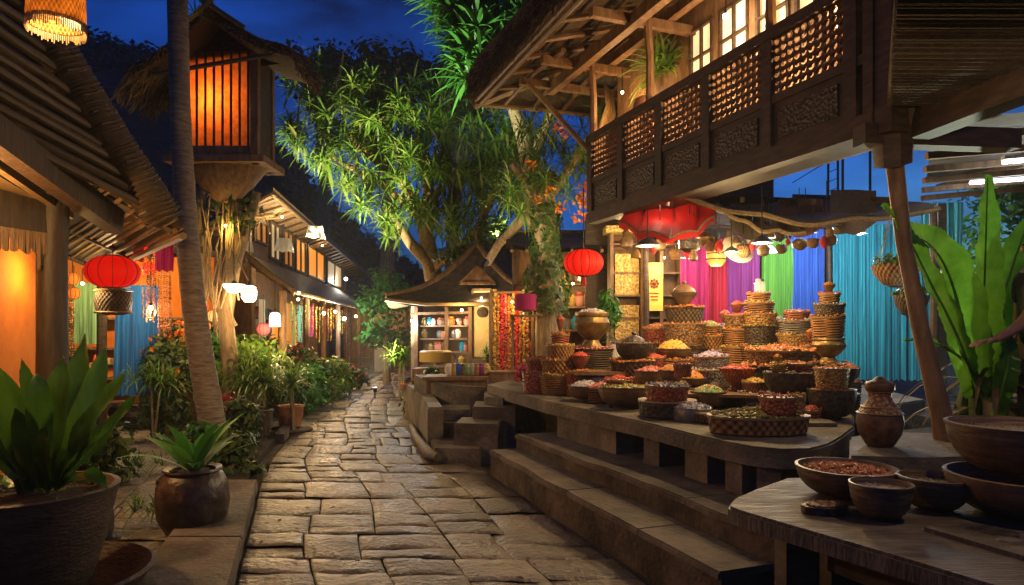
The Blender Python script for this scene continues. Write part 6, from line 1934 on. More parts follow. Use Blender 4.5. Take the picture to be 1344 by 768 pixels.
# banana plant, right
bush('leafy_shrub', 'small dark shrub in the planter before the kiosk shelves', P(568, 492, 11.6), (.22, .18, .14), 260, .09, mIVY)
bush('strap_leaf_plant', 'spray of grassy leaves in the planter under the kiosk chest', P(590, 500, 11.1), (.1, .1, .05), 4, .1, mGRASS, 'plant', kind='strap', L=.3, W=.02)
bush('leafy_shrub', 'low trailing plant over the end of the kiosk path wall', P(541, 508, 12.0), (.2, .2, .12), 260, .09, mIVY, flowers=mFLO, nfl=12)
t = thing('banana_plant', 'banana plant with huge backlit leaves beside the leaning post', 'banana plant', (3.75, 5.4, .6))
random.seed(131)
def blade(mids, W, up, tear=.0, ns=64):
    """wide leaf along a midrib polyline, edges rising slightly, a little ragged"""
    mids = [V(p) for p in mids]
    L_ = []
    for k in range(ns + 1):
        f = k / ns * (len(mids) - 1); i = min(int(f), len(mids) - 2); u = f - i
        p0 = mids[max(0, i - 1)]; p1 = mids[i]; p2 = mids[i + 1]; p3 = mids[min(len(mids) - 1, i + 2)]
        L_.append(.5 * ((2 * p1) + (p2 - p0) * u + (2 * p0 - 5 * p1 + 4 * p2 - p3) * u * u + (3 * p1 - p0 - 3 * p2 + p3) * u ** 3))
    m_ = MB(); vs = []; fs = []
    for k, p in enumerate(L_):
        d = (L_[min(k + 1, ns)] - L_[max(k - 1, 0)]).normalized()
        sd_ = d.cross(V(up)).normalized(); nrm = sd_.cross(d)
        t_ = k / ns
        w = W * max(.02, math.sin(math.pi * min(1, .03 + .97 * t_) ** .75)) ** .6 / 2
        row = []
        for j, s_ in enumerate((-1, -.66, -.33, 0, .33, .66, 1)):
            e = w * s_
            if abs(s_) == 1: e *= 1 - tear * abs(noise.noise(V((k * .45, s_, 3)))) * (2.6 if noise.noise(V((k * .3, s_ * 3, 9))) > .42 else 1)
            row.append(p + sd_ * e + nrm * (abs(s_) * w * .28 + .012 * math.sin(k * .6 + s_ * 2) * abs(s_) + (.0045 if k % 2 else -.0045) * min(1, abs(s_) * 2)))
        vs += row
    for k in range(ns):
        for j in range(6):
            a = k * 7 + j; fs.append((a, a + 1, a + 8, a + 7))
    m_.add(vs, fs); return m_, L_
bl = [([(1292, 500, 5.4), (1290, 430, 5.35), (1293, 330, 5.3), (1296, 229, 5.3)], .32, (.25, -1, .1), .1),
      ([(1300, 500, 5.5), (1308, 420, 5.6), (1328, 350, 5.5), (1352, 285, 5.3)], .33, (-.5, -1, .4), .1),
      ([(1280, 520, 5.3), (1262, 420, 5.2), (1240, 350, 5.1), (1210, 315, 4.95), (1176, 318, 4.8)], .40, (-.2, -1, .6), .2),
      ([(1285, 520, 5.2), (1255, 440, 5.0), (1220, 370, 4.9), (1190, 310, 4.8), (1158, 268, 4.7)], .24, (.3, -1, .5), .1),
      ([(1295, 540, 5.3), (1270, 480, 5.1), (1225, 450, 5.0), (1186, 447, 4.95)], .10, (0, -.5, 1), .1),
      ([(1300, 520, 5.5), (1310, 460, 5.5), (1318, 400, 5.6), (1322, 330, 5.8)], .3, (.2, -1, .2), .2),
      ([(1302, 560, 5.1), (1318, 500, 5.0), (1324, 470, 5.0), (1322, 430, 5.05)], .16, (-.2, -1, .2), .1)]
for (mm_, W, up, tr_) in bl:
    m_, L_ = blade([P(*q) for q in mm_], W, up, tr_)
    lf = obj('leaf', m_, mBANA, t, 180)
    q = MB(); q.tube([p - V((0, .004, 0)) for p in L_[:-2]], [.016 * (1 - .8 * k / len(L_)) for k in range(len(L_) - 2)], 6); obj('midrib', q, mLFB, lf)
b = MB()
for k in range(7):
    x, y = 3.72 + rnd(-.12, .12), 5.4 + rnd(-.1, .1)
    b.tube([(x, y, .58), (x + rnd(-.05, .05), y, .85), (x + rnd(-.1, .1), y, 1.25)], [.09, .07, .035], 9, jit=.1)
obj('stem', b, mIVY, t)
b = MB()
for k in range(34):
    a = rnd(0, 6.28); L = rnd(.5, .95)
    b.leaf((3.78 + .06 * math.cos(a), 5.35 + .06 * math.sin(a), rnd(.8, 1.3)), V((math.cos(a), math.sin(a), rnd(-.2, .9))), L, rnd(.03, .08), 2.2, 7, 'strap', .3)
obj('dead_leaf', b, mDEAD, t)
bush('leafy_shrub', 'tangled dry-leaved undergrowth around the banana stem', (4.1, 5.5, .85), (.55, .4, .3), 500, .13, mDEAD, 'shrub')
bush('leafy_shrub', 'mossy green growth at the foot of the banana plant', (3.62, 5.15, .72), (.3, .2, .15), 300, .07, mIVY, 'shrub')
# hanging planters by the leaning post
for k, (px, py, Y, r, nm) in enumerate(((1176, 352, 7.0, .23, 'upper, wider'), (1196, 392, 7.2, .17, 'lower, narrower'))):
    c = P(px, py, Y)
    t = thing('hanging_basket', f'{nm} wicker hanging basket before the teal curtain', 'hanging basket', tuple(c))
    b = MB(); b.lathe([(.02, -.2), (r * .5, -.17), (r * .9, -.06), (r, .03), (r * .96, .03), (r * .8, -.05), (.001, -.1)], 22, c); obj('basket', b, mWV[k], t)
    b = MB()
    for j in range(4):
        a = j * math.pi / 2 + .4; b.tube([c + V((r * math.cos(a), r * math.sin(a), .03)), c + V((0, 0, .75))], .005, 4)
    obj('cord', b, mROPE, t)
    b = MB(); b.cloud(c + V((0, 0, .06)), (r * 1.05, r * 1.05, .09), 220, .07); obj('foliage', b, mIVY, t)
# ================================================================== BASKETS AND BOWLS ON THE TERRACE
def heap(c, r, z, h, m, n, size, flat=.3):
    """a mound of loose pieces"""
    b = MB()
    b.lathe([(r, z - .004), (r * .8, z + h * .45), (r * .45, z + h * .86), (.001, z + h)], 18, c)
    for k in range(n):
        q = math.sqrt(random.random()); a = rnd(0, 6.28)
        zz = z + h * (1 - q ** 1.9)
        b.octa((c[0] + r * q * .98 * math.cos(a), c[1] + r * q * .98 * math.sin(a), c[2] + zz), size * rnd(.7, 1.3))
    return b
def vessel(style, label, c, r, h, look=0, fill=None, fh=None, cat=None, n=70, nug=None, group=None):
    c = (0, 0, 0) if c is None else c
    nm = {'woven': 'woven_basket', 'bowl': 'wooden_bowl', 'dark': 'carved_bowl', 'tray': 'round_tray', 'urn': 'bronze_urn', 'lid': 'domed_lid', 'tin': 'tin_box', 'cup': 'footed_cup', 'jar': 'glass_jar'}[style]
    cat = cat or {'woven': 'basket', 'bowl': 'bowl', 'dark': 'bowl', 'tray': 'tray', 'urn': 'urn', 'lid': 'lid', 'tin': 'tin', 'cup': 'cup', 'jar': 'jar'}[style]
    t_ = thing(nm, label, cat, tuple(c), group=group)
    L = (0, 0, 0)
    b = MB(); zf = h
    if style == 'woven':
        k = max(3, int(h / .035)); prof = [(r * .84, 0)]
        for i in range(k * 2 + 1):
            u = i / (k * 2); prof.append((r * (.88 + .12 * u) + (.006 if i % 2 else -.003), h * u))
        prof += [(r * .95, h), (r * .93, h * .75), (.001, h * .72)]
        b.lathe(prof, 30, L, wob=rnd(.004, .022)); bo = obj('body', b, random.choice((mWV, mCO, mOR, mOR, mCO))[look], t_, 60, local=True)
        t_.rotation_euler = (rnd(-.035, .035), rnd(-.035, .035), rnd(0, 6))
        b = MB(); b.lathe([(r * .96, h - .012), (r * 1.04, h - .008), (r * 1.05, h + .008), (r * .96, h + .012)], 30, L)
        obj('rim', b, mBAMB if look != 1 else mBOWLD, t_, local=True)
        fr, fz = r * .93, h - .004
    elif style in ('bowl', 'dark'):
        prof = [(r * .38, 0), (r * .42, .012), (r * .40, .022)] + [(r * (.40 + .60 * math.sin(u * math.pi / 2) ** .8), .022 + (h - .022) * (1 - math.cos(u * math.pi / 2)) ** .9) for u in [i / 8 for i in range(1, 9)]]
        prof += [(r * 1.02, h + .004), (r * 1.01, h + .012), (r * .95, h + .01), (r * .9, h * .82), (.001, h * .6)]
        b.lathe(prof, 34, L); obj('body', b, (mBOWL if style == 'bowl' else mBOWLD), t_, 40, local=True)
        fr, fz = r * .93, h - .008
    elif style == 'tray':
        prof = [(r * .86, 0), (r * .96, .01), (r, h * .6), (r * 1.02, h), (r * .97, h + .006), (r * .94, h * .5), (.001, h * .4)]
        b.lathe(prof, 40, L); obj('body', b, [mBOWL, mBOWLD, mWV[0], mWV[1]][look], t_, 40, local=True)
        b = MB(); b.lathe([(r * .99, h - .006), (r * 1.035, h), (r * 1.02, h + .012), (r * .98, h + .008)], 40, L); obj('rim', b, mBAMB, t_, local=True)
        fr, fz = r * .93, h * .6
    elif style == 'urn':
        prof = [(r * .62, 0), (r * .64, h * .05), (r * .45, h * .16), (r * .40, h * .25), (r * .75, h * .42), (r, h * .62), (r * 1.04, h * .72), (r * .98, h * .76), (r * .9, h * .86), (r * .98, h * .92), (r * .95, h), (r * .85, h), (.001, h * .9)]
        b.lathe(prof, 30, L); obj('body', b, mBRONZE, t_, 45, local=True); fr, fz = r * .86, h * .97
    elif style == 'lid':
        prof = [(r, 0), (r * 1.02, h * .08), (r * .9, h * .3), (r * .6, h * .55), (r * .25, h * .7), (r * .16, h * .74), (r * .22, h * .84), (r * .17, h * .96), (.001, h)]
        b.lathe(prof, 26, L); obj('body', b, [mBOWL, mBOWLD, mBRONZE][look], t_, 45, local=True); fr = None
    elif style == 'tin':
        b.lathe([(r * .97, 0), (r, .01), (r, h * .9), (r * 1.02, h * .93), (r * .98, h), (.001, h)], 30, L); obj('body', b, mTIN, t_, 40, local=True); fr, fz = r * .9, h
    elif style == 'cup':
        prof = [(r * .5, 0), (r * .52, h * .06), (r * .3, h * .2), (r * .62, h * .5), (r, h * .95), (r * 1.03, h), (r * .94, h), (r * .7, h * .8), (.001, h * .7)]
        b.lathe(prof, 30, L); obj('body', b, [mBOWL, mBOWLD, mBRONZE, mWV[2]][look], t_, 45, local=True); fr, fz = r * .9, h * .95
    elif style == 'jar':
        b.lathe([(r * .9, 0), (r, .02), (r, h * .8), (r * .7, h * .92), (r * .7, h), (.001, h)], 18, L); obj('body', b, mGLASS, t_, 45, local=True); 
        b = MB(); b.lathe([(r * .74, h * .93), (r * .76, h * .95), (r * .76, h * 1.08), (.001, h * 1.1)], 18, L); obj('lid', b, mTIN, t_, local=True); fr = None
    if fill and fr:
        fh = r * .35 if fh is None else fh
        q = heap(L, fr, fz, fh, mSP[fill], int(n * 2.2), nug or max(.011, r * .1))
        if style == 'woven':
            for k in range(46):
                a = k * 2 * math.pi / 46 + rnd(-.05, .05)
                q.octa((r * rnd(.9, 1.03) * math.cos(a), r * rnd(.9, 1.03) * math.sin(a), h + rnd(.0, .03)), max(.012, r * .1) * rnd(.7, 1.3))
        obj('contents', q, mSP[fill], t_, 25, local=True)
    return t_
ZT = .803
def base(px, py, z=ZT): return G(px, py, z)
# risers: two low plank stands at the back of the display
t = thing('display_riser', 'low plank stand lifting the taller stacks at the back of the terrace', 'stand', (2.0, 8.3, .8))
b = MB(); b.prism([(.7, 7.75), (3.35, 7.5), (3.6, 9.0), (.75, 9.2)], 1.06, 1.1); obj('top_board', b, mWOODM, t)
for (x, y) in ((.8, 7.85), (3.3, 7.6), (3.5, 8.9), (.85, 9.1), (2.0, 7.7)):
    b = MB(); b.box((x, y, .93), (.08, .08, .26)); obj('leg', b, mWOODX, t)
t = thing('display_riser', 'lower plank stand in the middle of the terrace under the baskets', 'stand', (1.9, 6.9, .8))
b = MB(); b.prism([(.95, 6.75), (2.75, 6.35), (3.0, 7.3), (.85, 7.55)], .93, .96); obj('top_board', b, mWOODM, t)
for (x, y) in ((1.0, 6.85), (2.65, 6.45), (2.9, 7.2), (.95, 7.4), (1.8, 6.62)):
    b = MB(); b.box((x, y, .865), (.07, .07, .13)); obj('leg', b, mWOODX, t)
mPLK = None

cn = {0: 'tan', 1: 'dark', 2: 'reddish', 3: 'honey', 4: 'grey'}
ordn = ['bottom', 'second', 'third', 'fourth', 'fifth', 'sixth']
fname = dict(red='red spice', orange='orange spice', yellow='yellow spice', pink='pink petals', mixed='mixed beads', nuts='brown nuts', grey='grey shells', greenbead='green beads', dark='dark seeds', violet='violet beads')
def stack(where, px, Y, z, tiers):
    """tiers: (style, width_px, height_px, look, fill, fill height)"""
    x = (px - 672) / F * Y
    for i, (st, w, h, lk, fl, fh) in enumerate(tiers):
        r = w / 2 * Y / F; hh = h * Y / F
        lookw = {'woven': cn.get(lk, ''), 'bowl': 'turned wooden', 'dark': 'black carved', 'tray': 'round', 'urn': 'bronze', 'lid': 'domed', 'tin': 'dull grey', 'cup': 'footed', 'jar': 'clear glass'}[st]
        kind = {'woven': 'woven basket', 'bowl': 'bowl', 'dark': 'bowl', 'tray': 'tray', 'urn': 'urn', 'lid': 'lid', 'tin': 'tin', 'cup': 'cup', 'jar': 'jar'}[st]
        if len(tiers) == 1: pos = where
        else: pos = ('topmost of' if i == len(tiers) - 1 else ordn[i] + ' in') + ' ' + where
        lab = f'{lookw} {kind}' + (f' with {fname[fl]}' if fl else '') + ', ' + pos
        if len(lab.split()) > 16: lab = f'{lookw} {kind}, ' + pos
        if len(lab.split()) > 16: lab = f'{kind}, ' + pos
        vessel(st, lab, (x + rnd(-.008, .008), Y + rnd(-.01, .01), z), r, hh, lk, fl, (fh or 0) * Y / F if fh is not None else None, n=60 if fl else 0)
        z += hh + .004
        if st == 'tray': z -= hh * .3
random.seed(141)
def YT(py, z=ZT): return (1.6 - z) * F / (py - 430)
Wv, Bo, Dk, Tr, Ur, Li, Ti, Cu, Ja = 'woven', 'bowl', 'dark', 'tray', 'urn', 'lid', 'tin', 'cup', 'jar'
# front row
stack('the pile at the garland end of the terrace', 706, YT(515), ZT, [(Wv, 42, 26, 2, 'pink', 5), (Wv, 32, 17, 2, 'red', 4)])
stack('the yellow tower behind the leafy greens', 735, 8.2, ZT, [(Wv, 54, 24, 3, 'yellow', 4), (Wv, 50, 20, 3, 'orange', 4), (Wv, 38, 18, 3, 'yellow', 5), (Wv, 24, 14, 2, 'orange', 5), (Cu, 12, 20, 3, 'red', 6)])
stack('the front edge, holding the leafy greens', 742, YT(517), ZT, [(Bo, 42, 18, 0, 'dark', 2)])
b = MB(); c = P(748, 493, YT(517))
for k in range(16): b.rosette(c + V((rnd(-.2, .2), rnd(-.08, .08), rnd(-.06, .06))), 7, .16, .06, V((rnd(-.6, .6), rnd(-.6, .2), 1)), 0, .9, 1.0, 4, 'lance', .1)
single('leafy_greens', b, mGRASS, 'heap of fresh leafy greens in the bowl at the front edge', 'greens')
stack('the front edge, beside the leafy greens', 768, YT(526), ZT, [(Bo, 44, 19, 0, 'grey', 8)])
stack('the front edge, piled with red', 819, YT(535), ZT, [(Bo, 68, 27, 0, 'greenbead', 3)])
x = P(808, 505, YT(533)); vessel('woven', 'flat red cushion-like basket resting in the wide front bowl', (P(808, 0, YT(533)).x, YT(533), ZT + 27 * YT(533) / F + .02), .105, .035, 2, 'red', .03)
stack('the pile with the bronze urn', 776, 8.4, ZT, [(Wv, 60, 30, 1, 'dark', 2), (Wv, 56, 26, 1, 'pink', 2), (Ur, 46, 48, 0, 'grey', 6)])
stack('the orange and black pile near the urn', 832, 7.9, ZT, [(Wv, 62, 24, 2, 'orange', 3), (Wv, 60, 22, 1, 'orange', 3), (Dk, 48, 22, 0, 'dark', 6), (Li, 32, 16, 1, None, None)])
stack('the small pile above the wide front bowl', 855, 7.3, ZT, [(Wv, 46, 16, 1, None, None), (Bo, 45, 24, 0, 'pink', 7)])
stack('the spice mounds by the tall lidded stack', 884, 8.0, ZT, [(Wv, 60, 26, 0, None, None), (Wv, 52, 20, 3, 'orange', 3), (Bo, 46, 14, 0, 'yellow', 13)])
stack('the yellow mound by the dark front tray', 906, 7.2, ZT, [(Wv, 44, 20, 3, None, None), (Bo, 42, 12, 0, 'orange', 13)])
stack('the pile on the dark front tray', 876, YT(546), ZT, [(Tr, 74, 20, 1, 'dark', 2), (Wv, 56, 24, 2, 'grey', 4)])
stack('the little red pot on the dark tray pile', 897, YT(545), ZT + .35, [(Wv, 24, 16, 2, 'red', 3)])
stack('the front edge before the dark tray', 910, YT(551), ZT, [(Ti, 50, 17, 0, 'grey', 5)])
stack('the tall lidded stack', 898, 8.6, 1.1, [(Wv, 56, 26, 1, None, None), (Wv, 54, 30, 0, 'nuts', 2), (Wv, 50, 20, 1, 'orange', 3), (Cu, 34, 20, 0, None, None), (Li, 30, 16, 0, None, None)])
stack('the small pyramid before the crimson curtain', 932, 8.7, 1.1, [(Wv, 48, 20, 2, 'grey', 2), (Wv, 40, 20, 3, 'orange', 3), (Wv, 26, 12, 3, 'mixed', 8)])
stack('the grey pile in the middle of the display', 934, 7.4, .96, [(Wv, 52, 22, 4, 'grey', 5), (Wv, 44, 16, 4, 'violet', 8)])
stack('the middle of the display, dark red', 967, 6.9, .96, [(Cu, 46, 30, 3, 'red', 5)])
stack('the orange pile before the violet curtain', 968, 8.5, 1.1, [(Wv, 44, 26, 3, 'yellow', 2), (Wv, 38, 24, 3, 'orange', 3), (Wv, 32, 18, 0, 'red', 3), (Cu, 18, 14, 3, 'red', 5)])
stack('the tower topped by a glass jar', 997, 8.3, 1.1, [(Wv, 46, 30, 0, 'mixed', 2), (Wv, 40, 24, 1, 'greenbead', 2), (Wv, 42, 16, 3, 'orange', 3), (Wv, 38, 14, 0, 'yellow', 3), (Wv, 30, 12, 3, 'orange', 2), (Ja, 14, 18, 0, None, None)])
stack('the wide raised pile at the centre of the display', 1022, 7.2, .96, [(Wv, 88, 30, 1, 'nuts', 2), (Wv, 84, 18, 0, 'orange', 7)])
stack('the pile before the blue curtain', 1045, 8.1, 1.1, [(Wv, 54, 22, 4, 'grey', 2), (Wv, 48, 22, 3, 'yellow', 3), (Wv, 44, 18, 4, 'grey', 2), (Wv, 32, 12, 2, 'pink', 4)])
stack('the tallest tower before the teal curtain', 1088, 7.4, .96, [(Wv, 46, 30, 0, 'nuts', 2), (Ur, 42, 34, 0, 'orange', 2), (Wv, 42, 26, 3, 'orange', 3), (Wv, 38, 15, 1, 'grey', 3), (Wv, 26, 14, 3, 'red', 3), (Cu, 16, 12, 2, 'orange', 4)])
stack('the wooden front tray, dark heap', 962, YT(530), ZT, [(Tr, 92, 14, 0, None, None)])
YY = YT(531)
for k, (px, w, h, st, fl, fh, lk) in enumerate(((941, 36, 10, Wv, 'dark', 12, 1), (978, 34, 9, Wv, 'greenbead', 12, 0), (998, 28, 16, Bo, 'orange', 10, 0))):
    stack(('the dark heap end of the wooden tray', 'the middle of the wooden tray', 'the bowl end of the wooden tray')[k], px, YY, ZT + .07, [(st, w, h, lk, fl, fh)])
stack('the pile with the big flared black bowl', 1038, 6.35, ZT, [(Wv, 56, 20, 1, None, None), (Dk, 70, 32, 0, 'dark', 3)])
zz = ZT + 54 * 6.35 / F
stack('the golden pyramid in the big flared bowl', 1022, 6.35, zz, [(Wv, 20, 9, 3, 'yellow', 3), (Cu, 11, 10, 2, 'orange', 4)])
stack('the flat basket in the big flared bowl', 1050, 6.38, zz, [(Wv, 34, 10, 2, 'orange', 4)])
stack('the pile at the terrace corner', 1091, 5.95, ZT, [(Dk, 60, 38, 0, 'nuts', 4), (Wv, 42, 27, 3, 'orange', 4)])
stack('the cup behind the terrace corner pile', 1112, 6.4, ZT, [(Wv, 30, 24, 0, None, None), (Cu, 28, 34, 0, 'pink', 4)])
stack('the small heap beside the corner bowl', 1066, 5.9, ZT, [(Wv, 22, 12, 2, 'red', 8)])
extra = [('between the leafy greens and the wide front bowl', 790, 7.3, ZT, [(Wv, 40, 18, 0, 'pink', 8)]),
 ('behind the wide front bowl, red heap', 812, 7.6, ZT, [(Wv, 36, 24, 2, 'red', 8)]),
 ('before the bronze urn pile, violet heap', 788, 7.9, ZT, [(Wv, 38, 20, 4, 'violet', 8)]),
 ('the squat pair behind the leafy greens', 762, 8.0, ZT, [(Wv, 40, 30, 2, 'orange', 5), (Cu, 26, 22, 3, 'red', 6)]),
 ('the honey pair between the pile with black lid and yellow mound', 858, 7.9, ZT, [(Wv, 44, 34, 3, 'orange', 4), (Wv, 34, 16, 2, 'red', 6)]),
 ('the narrow pile right behind the dark front tray', 880, 6.9, ZT, [(Wv, 40, 30, 0, 'mixed', 4), (Bo, 34, 16, 0, 'orange', 10)]),
 ('before the grey pile, mixed beads', 930, 6.7, ZT, [(Bo, 46, 22, 0, 'mixed', 10)]),
 ('the little pile beside the dark red cup', 990, 6.7, ZT, [(Wv, 42, 20, 4, 'grey', 4), (Wv, 32, 14, 3, 'yellow', 7)]),
 ('the back pair by the gilded cabinet', 862, 9.0, 1.1, [(Wv, 46, 28, 1, 'nuts', 4), (Wv, 36, 20, 2, 'orange', 7)]),
 ('the back pile under the straw hat', 952, 8.9, 1.1, [(Wv, 40, 30, 0, 'orange', 4), (Wv, 32, 22, 4, 'violet', 4), (Cu, 16, 16, 3, 'pink', 5)]),
 ('the back pile between glass jar tower and blue curtain', 1022, 8.7, 1.1, [(Wv, 44, 26, 3, 'yellow', 4), (Wv, 36, 20, 0, 'red', 4), (Wv, 26, 14, 3, 'mixed', 6)]),
 ('the slim pile beside the tallest tower', 1066, 7.7, .96, [(Wv, 34, 28, 4, 'grey', 3), (Wv, 30, 22, 2, 'red', 3), (Cu, 18, 18, 3, 'orange', 5)]),
 ('the far corner beside the teal curtain', 1112, 7.3, ZT, [(Wv, 36, 26, 1, 'nuts', 4), (Bo, 30, 18, 0, 'orange', 8)]),
 ('before the oval tray pile, nut heap', 1010, 5.95, ZT, [(Tr, 50, 12, 2, 'nuts', 9)]),
 ('the low tray between tin and wooden tray', 934, 5.75, ZT, [(Tr, 44, 12, 3, 'greenbead', 7)]),
 ('the little jar pair beside the bronze urn', 806, 8.7, ZT, [(Wv, 34, 40, 0, 'orange', 3), (Ja, 16, 22, 0, None, None)])]
for e in extra: stack(*e)
# oval front tray
Yv = 5.18
t = thing('oval_tray', 'long oval cane tray at the front edge holding green beads and red blocks', 'tray', (P(995, 0, Yv).x, Yv, ZT))
r = 65 * Yv / F
b = MB(); b.lathe([(r * .9, 0), (r * .96, .01), (r, .10), (r * 1.02, .125), (r * .985, .128), (r * .95, .05), (.001, .03)], 44, (0, 0, 0), 0, 1, .62); obj('body', b, mWV[0], t, 45, local=True)
b = MB(); b.lathe([(r * 1.0, .115), (r * 1.035, .12), (r * 1.03, .136), (r * .985, .13)], 44, (0, 0, 0), 0, 1, .62); obj('rim', b, mBAMB, t, local=True)
b = MB()
for k in range(420):
    q = math.sqrt(random.random()) * .92; a = rnd(0, 6.28); x, y = r * q * math.cos(a), r * q * math.sin(a) * .6
    b.octa((x, y, .115 + .055 * (1 - q) + (.025 if x < 0 else 0)), rnd(.013, .022))
b.lathe([(r * .93, .09), (r * .5, .14), (.001, .155)], 30, (0, 0, 0), 0, 1, .6)
obj('contents', b, mSP['greenbead'], t, 20, local=True)
for k, (px, w, h, fl, lk, nm) in enumerate(((1020, 46, 22, 'red', 2, 'red bead block basket standing in the oval tray'), (1047, 20, 22, 'yellow', 3, 'golden basket at the end of the oval tray'))):
    vessel('woven', nm, (P(px, 0, Yv - .03).x, Yv - .03, ZT + .145), w / 2 * Yv / F, h * Yv / F, lk, fl, .02, n=90)
b = MB(); b.prism([(2.2, 5.52), (2.62, 5.5), (2.66, 5.75), (2.25, 5.8)], .803, .83); single('wooden_board', b, mWOODT, 'thin wooden board under the terrace corner pile', 'board')
# ------------------------------------------------------------------ right foreground
c = V((2.36, 4.38, .843))
t = thing('painted_vase', 'tall round-bellied vase with patterned neck on the stone plinth', 'vase', tuple(c))
mVASE = mat('vase_glaze', [(.035, .014, .009), (.09, .04, .022), (.15, .075, .04)], .5, 20, bump=.5, bscale=40, bdist=.006, kind='voronoi')
mVASE2 = mat('vase_pattern', [(.5, .34, .16), (.16, .07, .03), (.06, .025, .015)], .55, 42, bump=.7, bdist=.01, kind='voronoi')
b = MB(); b.lathe([(.075, 0), (.085, .01), (.125, .08), (.14, .155), (.13, .21)], 32); obj('body', b, mVASE, t, 50, local=True)
b = MB(); b.lathe([(.1315, .21), (.105, .25), (.078, .285), (.066, .32), (.07, .345)], 32); obj('shoulder', b, mVASE2, t, 50, local=True)
b = MB(); b.lathe([(.072, .345), (.085, .36), (.088, .395), (.078, .41), (.05, .415), (.02, .44), (.001, .445)], 32); obj('lid', b, mVASE, t, 50, local=True)
b = MB()
for z, r in ((.21, .134), (.345, .073), (.25, .107)):
    b.lathe([(r, z - .005), (r + .006, z), (r, z + .005)], 32)
obj('band', b, mBAMB, t, local=True)
ZR = .753
def bowl_at(name, label, px, pyb, r, h, m, z=ZR, fill=None, fm=None, Y=None, tilt=0, cat='bowl'):
    p = G(px, pyb, z) if Y is None else V(((px - 672) / F * Y, Y, z))
    t_ = thing(name, label, cat, tuple(p))
    prof = [(r * .42, 0), (r * .48, .008)] + [(r * (.48 + .52 * math.sin(u * math.pi / 2) ** .9), .008 + (h - .008) * (1 - math.cos(u * math.pi / 2)) ** .8) for u in [i / 9 for i in range(1, 10)]]
    prof += [(r * 1.02, h), (r * 1.025, h + .012), (r * .965, h + .014), (r * .93, h * .8), (r * .7, h * .45), (.001, h * .32)]
    b = MB(); b.lathe(prof, 40, (0, 0, 0), wob=.012); obj('body', b, m, t_, 50, local=True)
    if fill:
        b = MB()
        if fill == 'flat':
            b.lathe([(r * .955, h * .88), (r * .5, h * .9), (.001, h * .92)], 36, (0, 0, 0), wob=.012)
            for k in range(160):
                q = math.sqrt(random.random()) * .92; a = rnd(0, 6.28); b.octa((r * q * math.cos(a), r * q * math.sin(a), h * .9), rnd(.003, .008))
        else:
            b.lathe([(r * .93, h * .8), (r * .5, h * .98), (.001, h * 1.05)], 30)
            for k in range(260):
                q = math.sqrt(random.random()) * .93; a = rnd(0, 6.28)
                b.octa((r * q * math.cos(a), r * q * math.sin(a), h * (.84 + .24 * (1 - q * q))), rnd(.012, .02))
        obj('contents', b, fm, t_, 25, local=True)
    if tilt: t_.rotation_euler = (tilt, 0, 0)
    return t_
mFLOUR = mat('ground_meal', [(.2, .16, .12), (.32, .27, .2)], .9, 20, bump=.4)
mEARTHB = mat('earth_meal', [(.08, .055, .035), (.16, .11, .07)], .9, 20, bump=.5)
random.seed(151)
bowl_at('seed_bowl', 'wide wooden bowl heaped with reddish nuts on the weathered table', 1110, 650, .235, .135, mBOWL, fill='heap', fm=mSP['nuts'])
bowl_at('small_bowl', 'small wooden bowl of grey meal standing in front of the nut bowl', 1156, 680, .128, .145, mBOWL, fill='flat', fm=mFLOUR)
bowl_at('small_bowl', 'plain wooden bowl beside the grey meal bowl, half in shade', 1226, 668, .15, .14, mBOWL, fill='flat', fm=mEARTHB)
bowl_at('large_bowl', 'big deep wooden bowl standing at the table end under another bowl', 1340, 690, .30, .17, mBOWL, Y=3.1)
bowl_at('large_bowl', 'big wooden bowl stacked on top of the deep bowl, full of meal', 1336, 640, .285, .21, mBOWL, z=ZR + .185, Y=3.14, fill='flat', fm=mEARTHB)
b = MB(); p = G(1082, 672, ZR); 
pl = [(p.x + .105 * math.cos(a) ** 1 * 1.0, p.y + .075 * math.sin(a)) for a in [i * math.pi / 8 for i in range(16)]]
b.prism(pl, .753, .785); t = thing('carved_dish', 'small carved oval dish lying flat at the table corner', 'dish', tuple(p)); obj('body', b, mBOWLD, t)
b = MB(); b.prism([((x - p.x) * .78 + p.x, (y - p.y) * .78 + p.y) for x, y in pl], .785, .793); obj('carving', b, mVASE2, t)
b = MB(); b.lathe([(.33, 0), (.345, .012), (.32, .02), (.001, .02)], 30, G(1200, 640, ZR - .0)); 
b = MB(); c = G(1300, 700, ZR); b.lathe([(.09, 0), (.1, .006), (.085, .012), (.001, .012)], 24, c, 0, 1, .8, .04); single('flat_disc', b, mBOWLD, 'dark flat wooden disc lying between the deep bowl and the paddle', 'disc')
b = MB(); c = G(1326, 715, ZR); b.lathe([(.05, 0), (.055, .012), (.045, .022), (.001, .024)], 16, c, 0, 1, .7, .08); single('flat_pebble', b, mCONC, 'small pale carved stone lying by the deep bowl', 'stone')

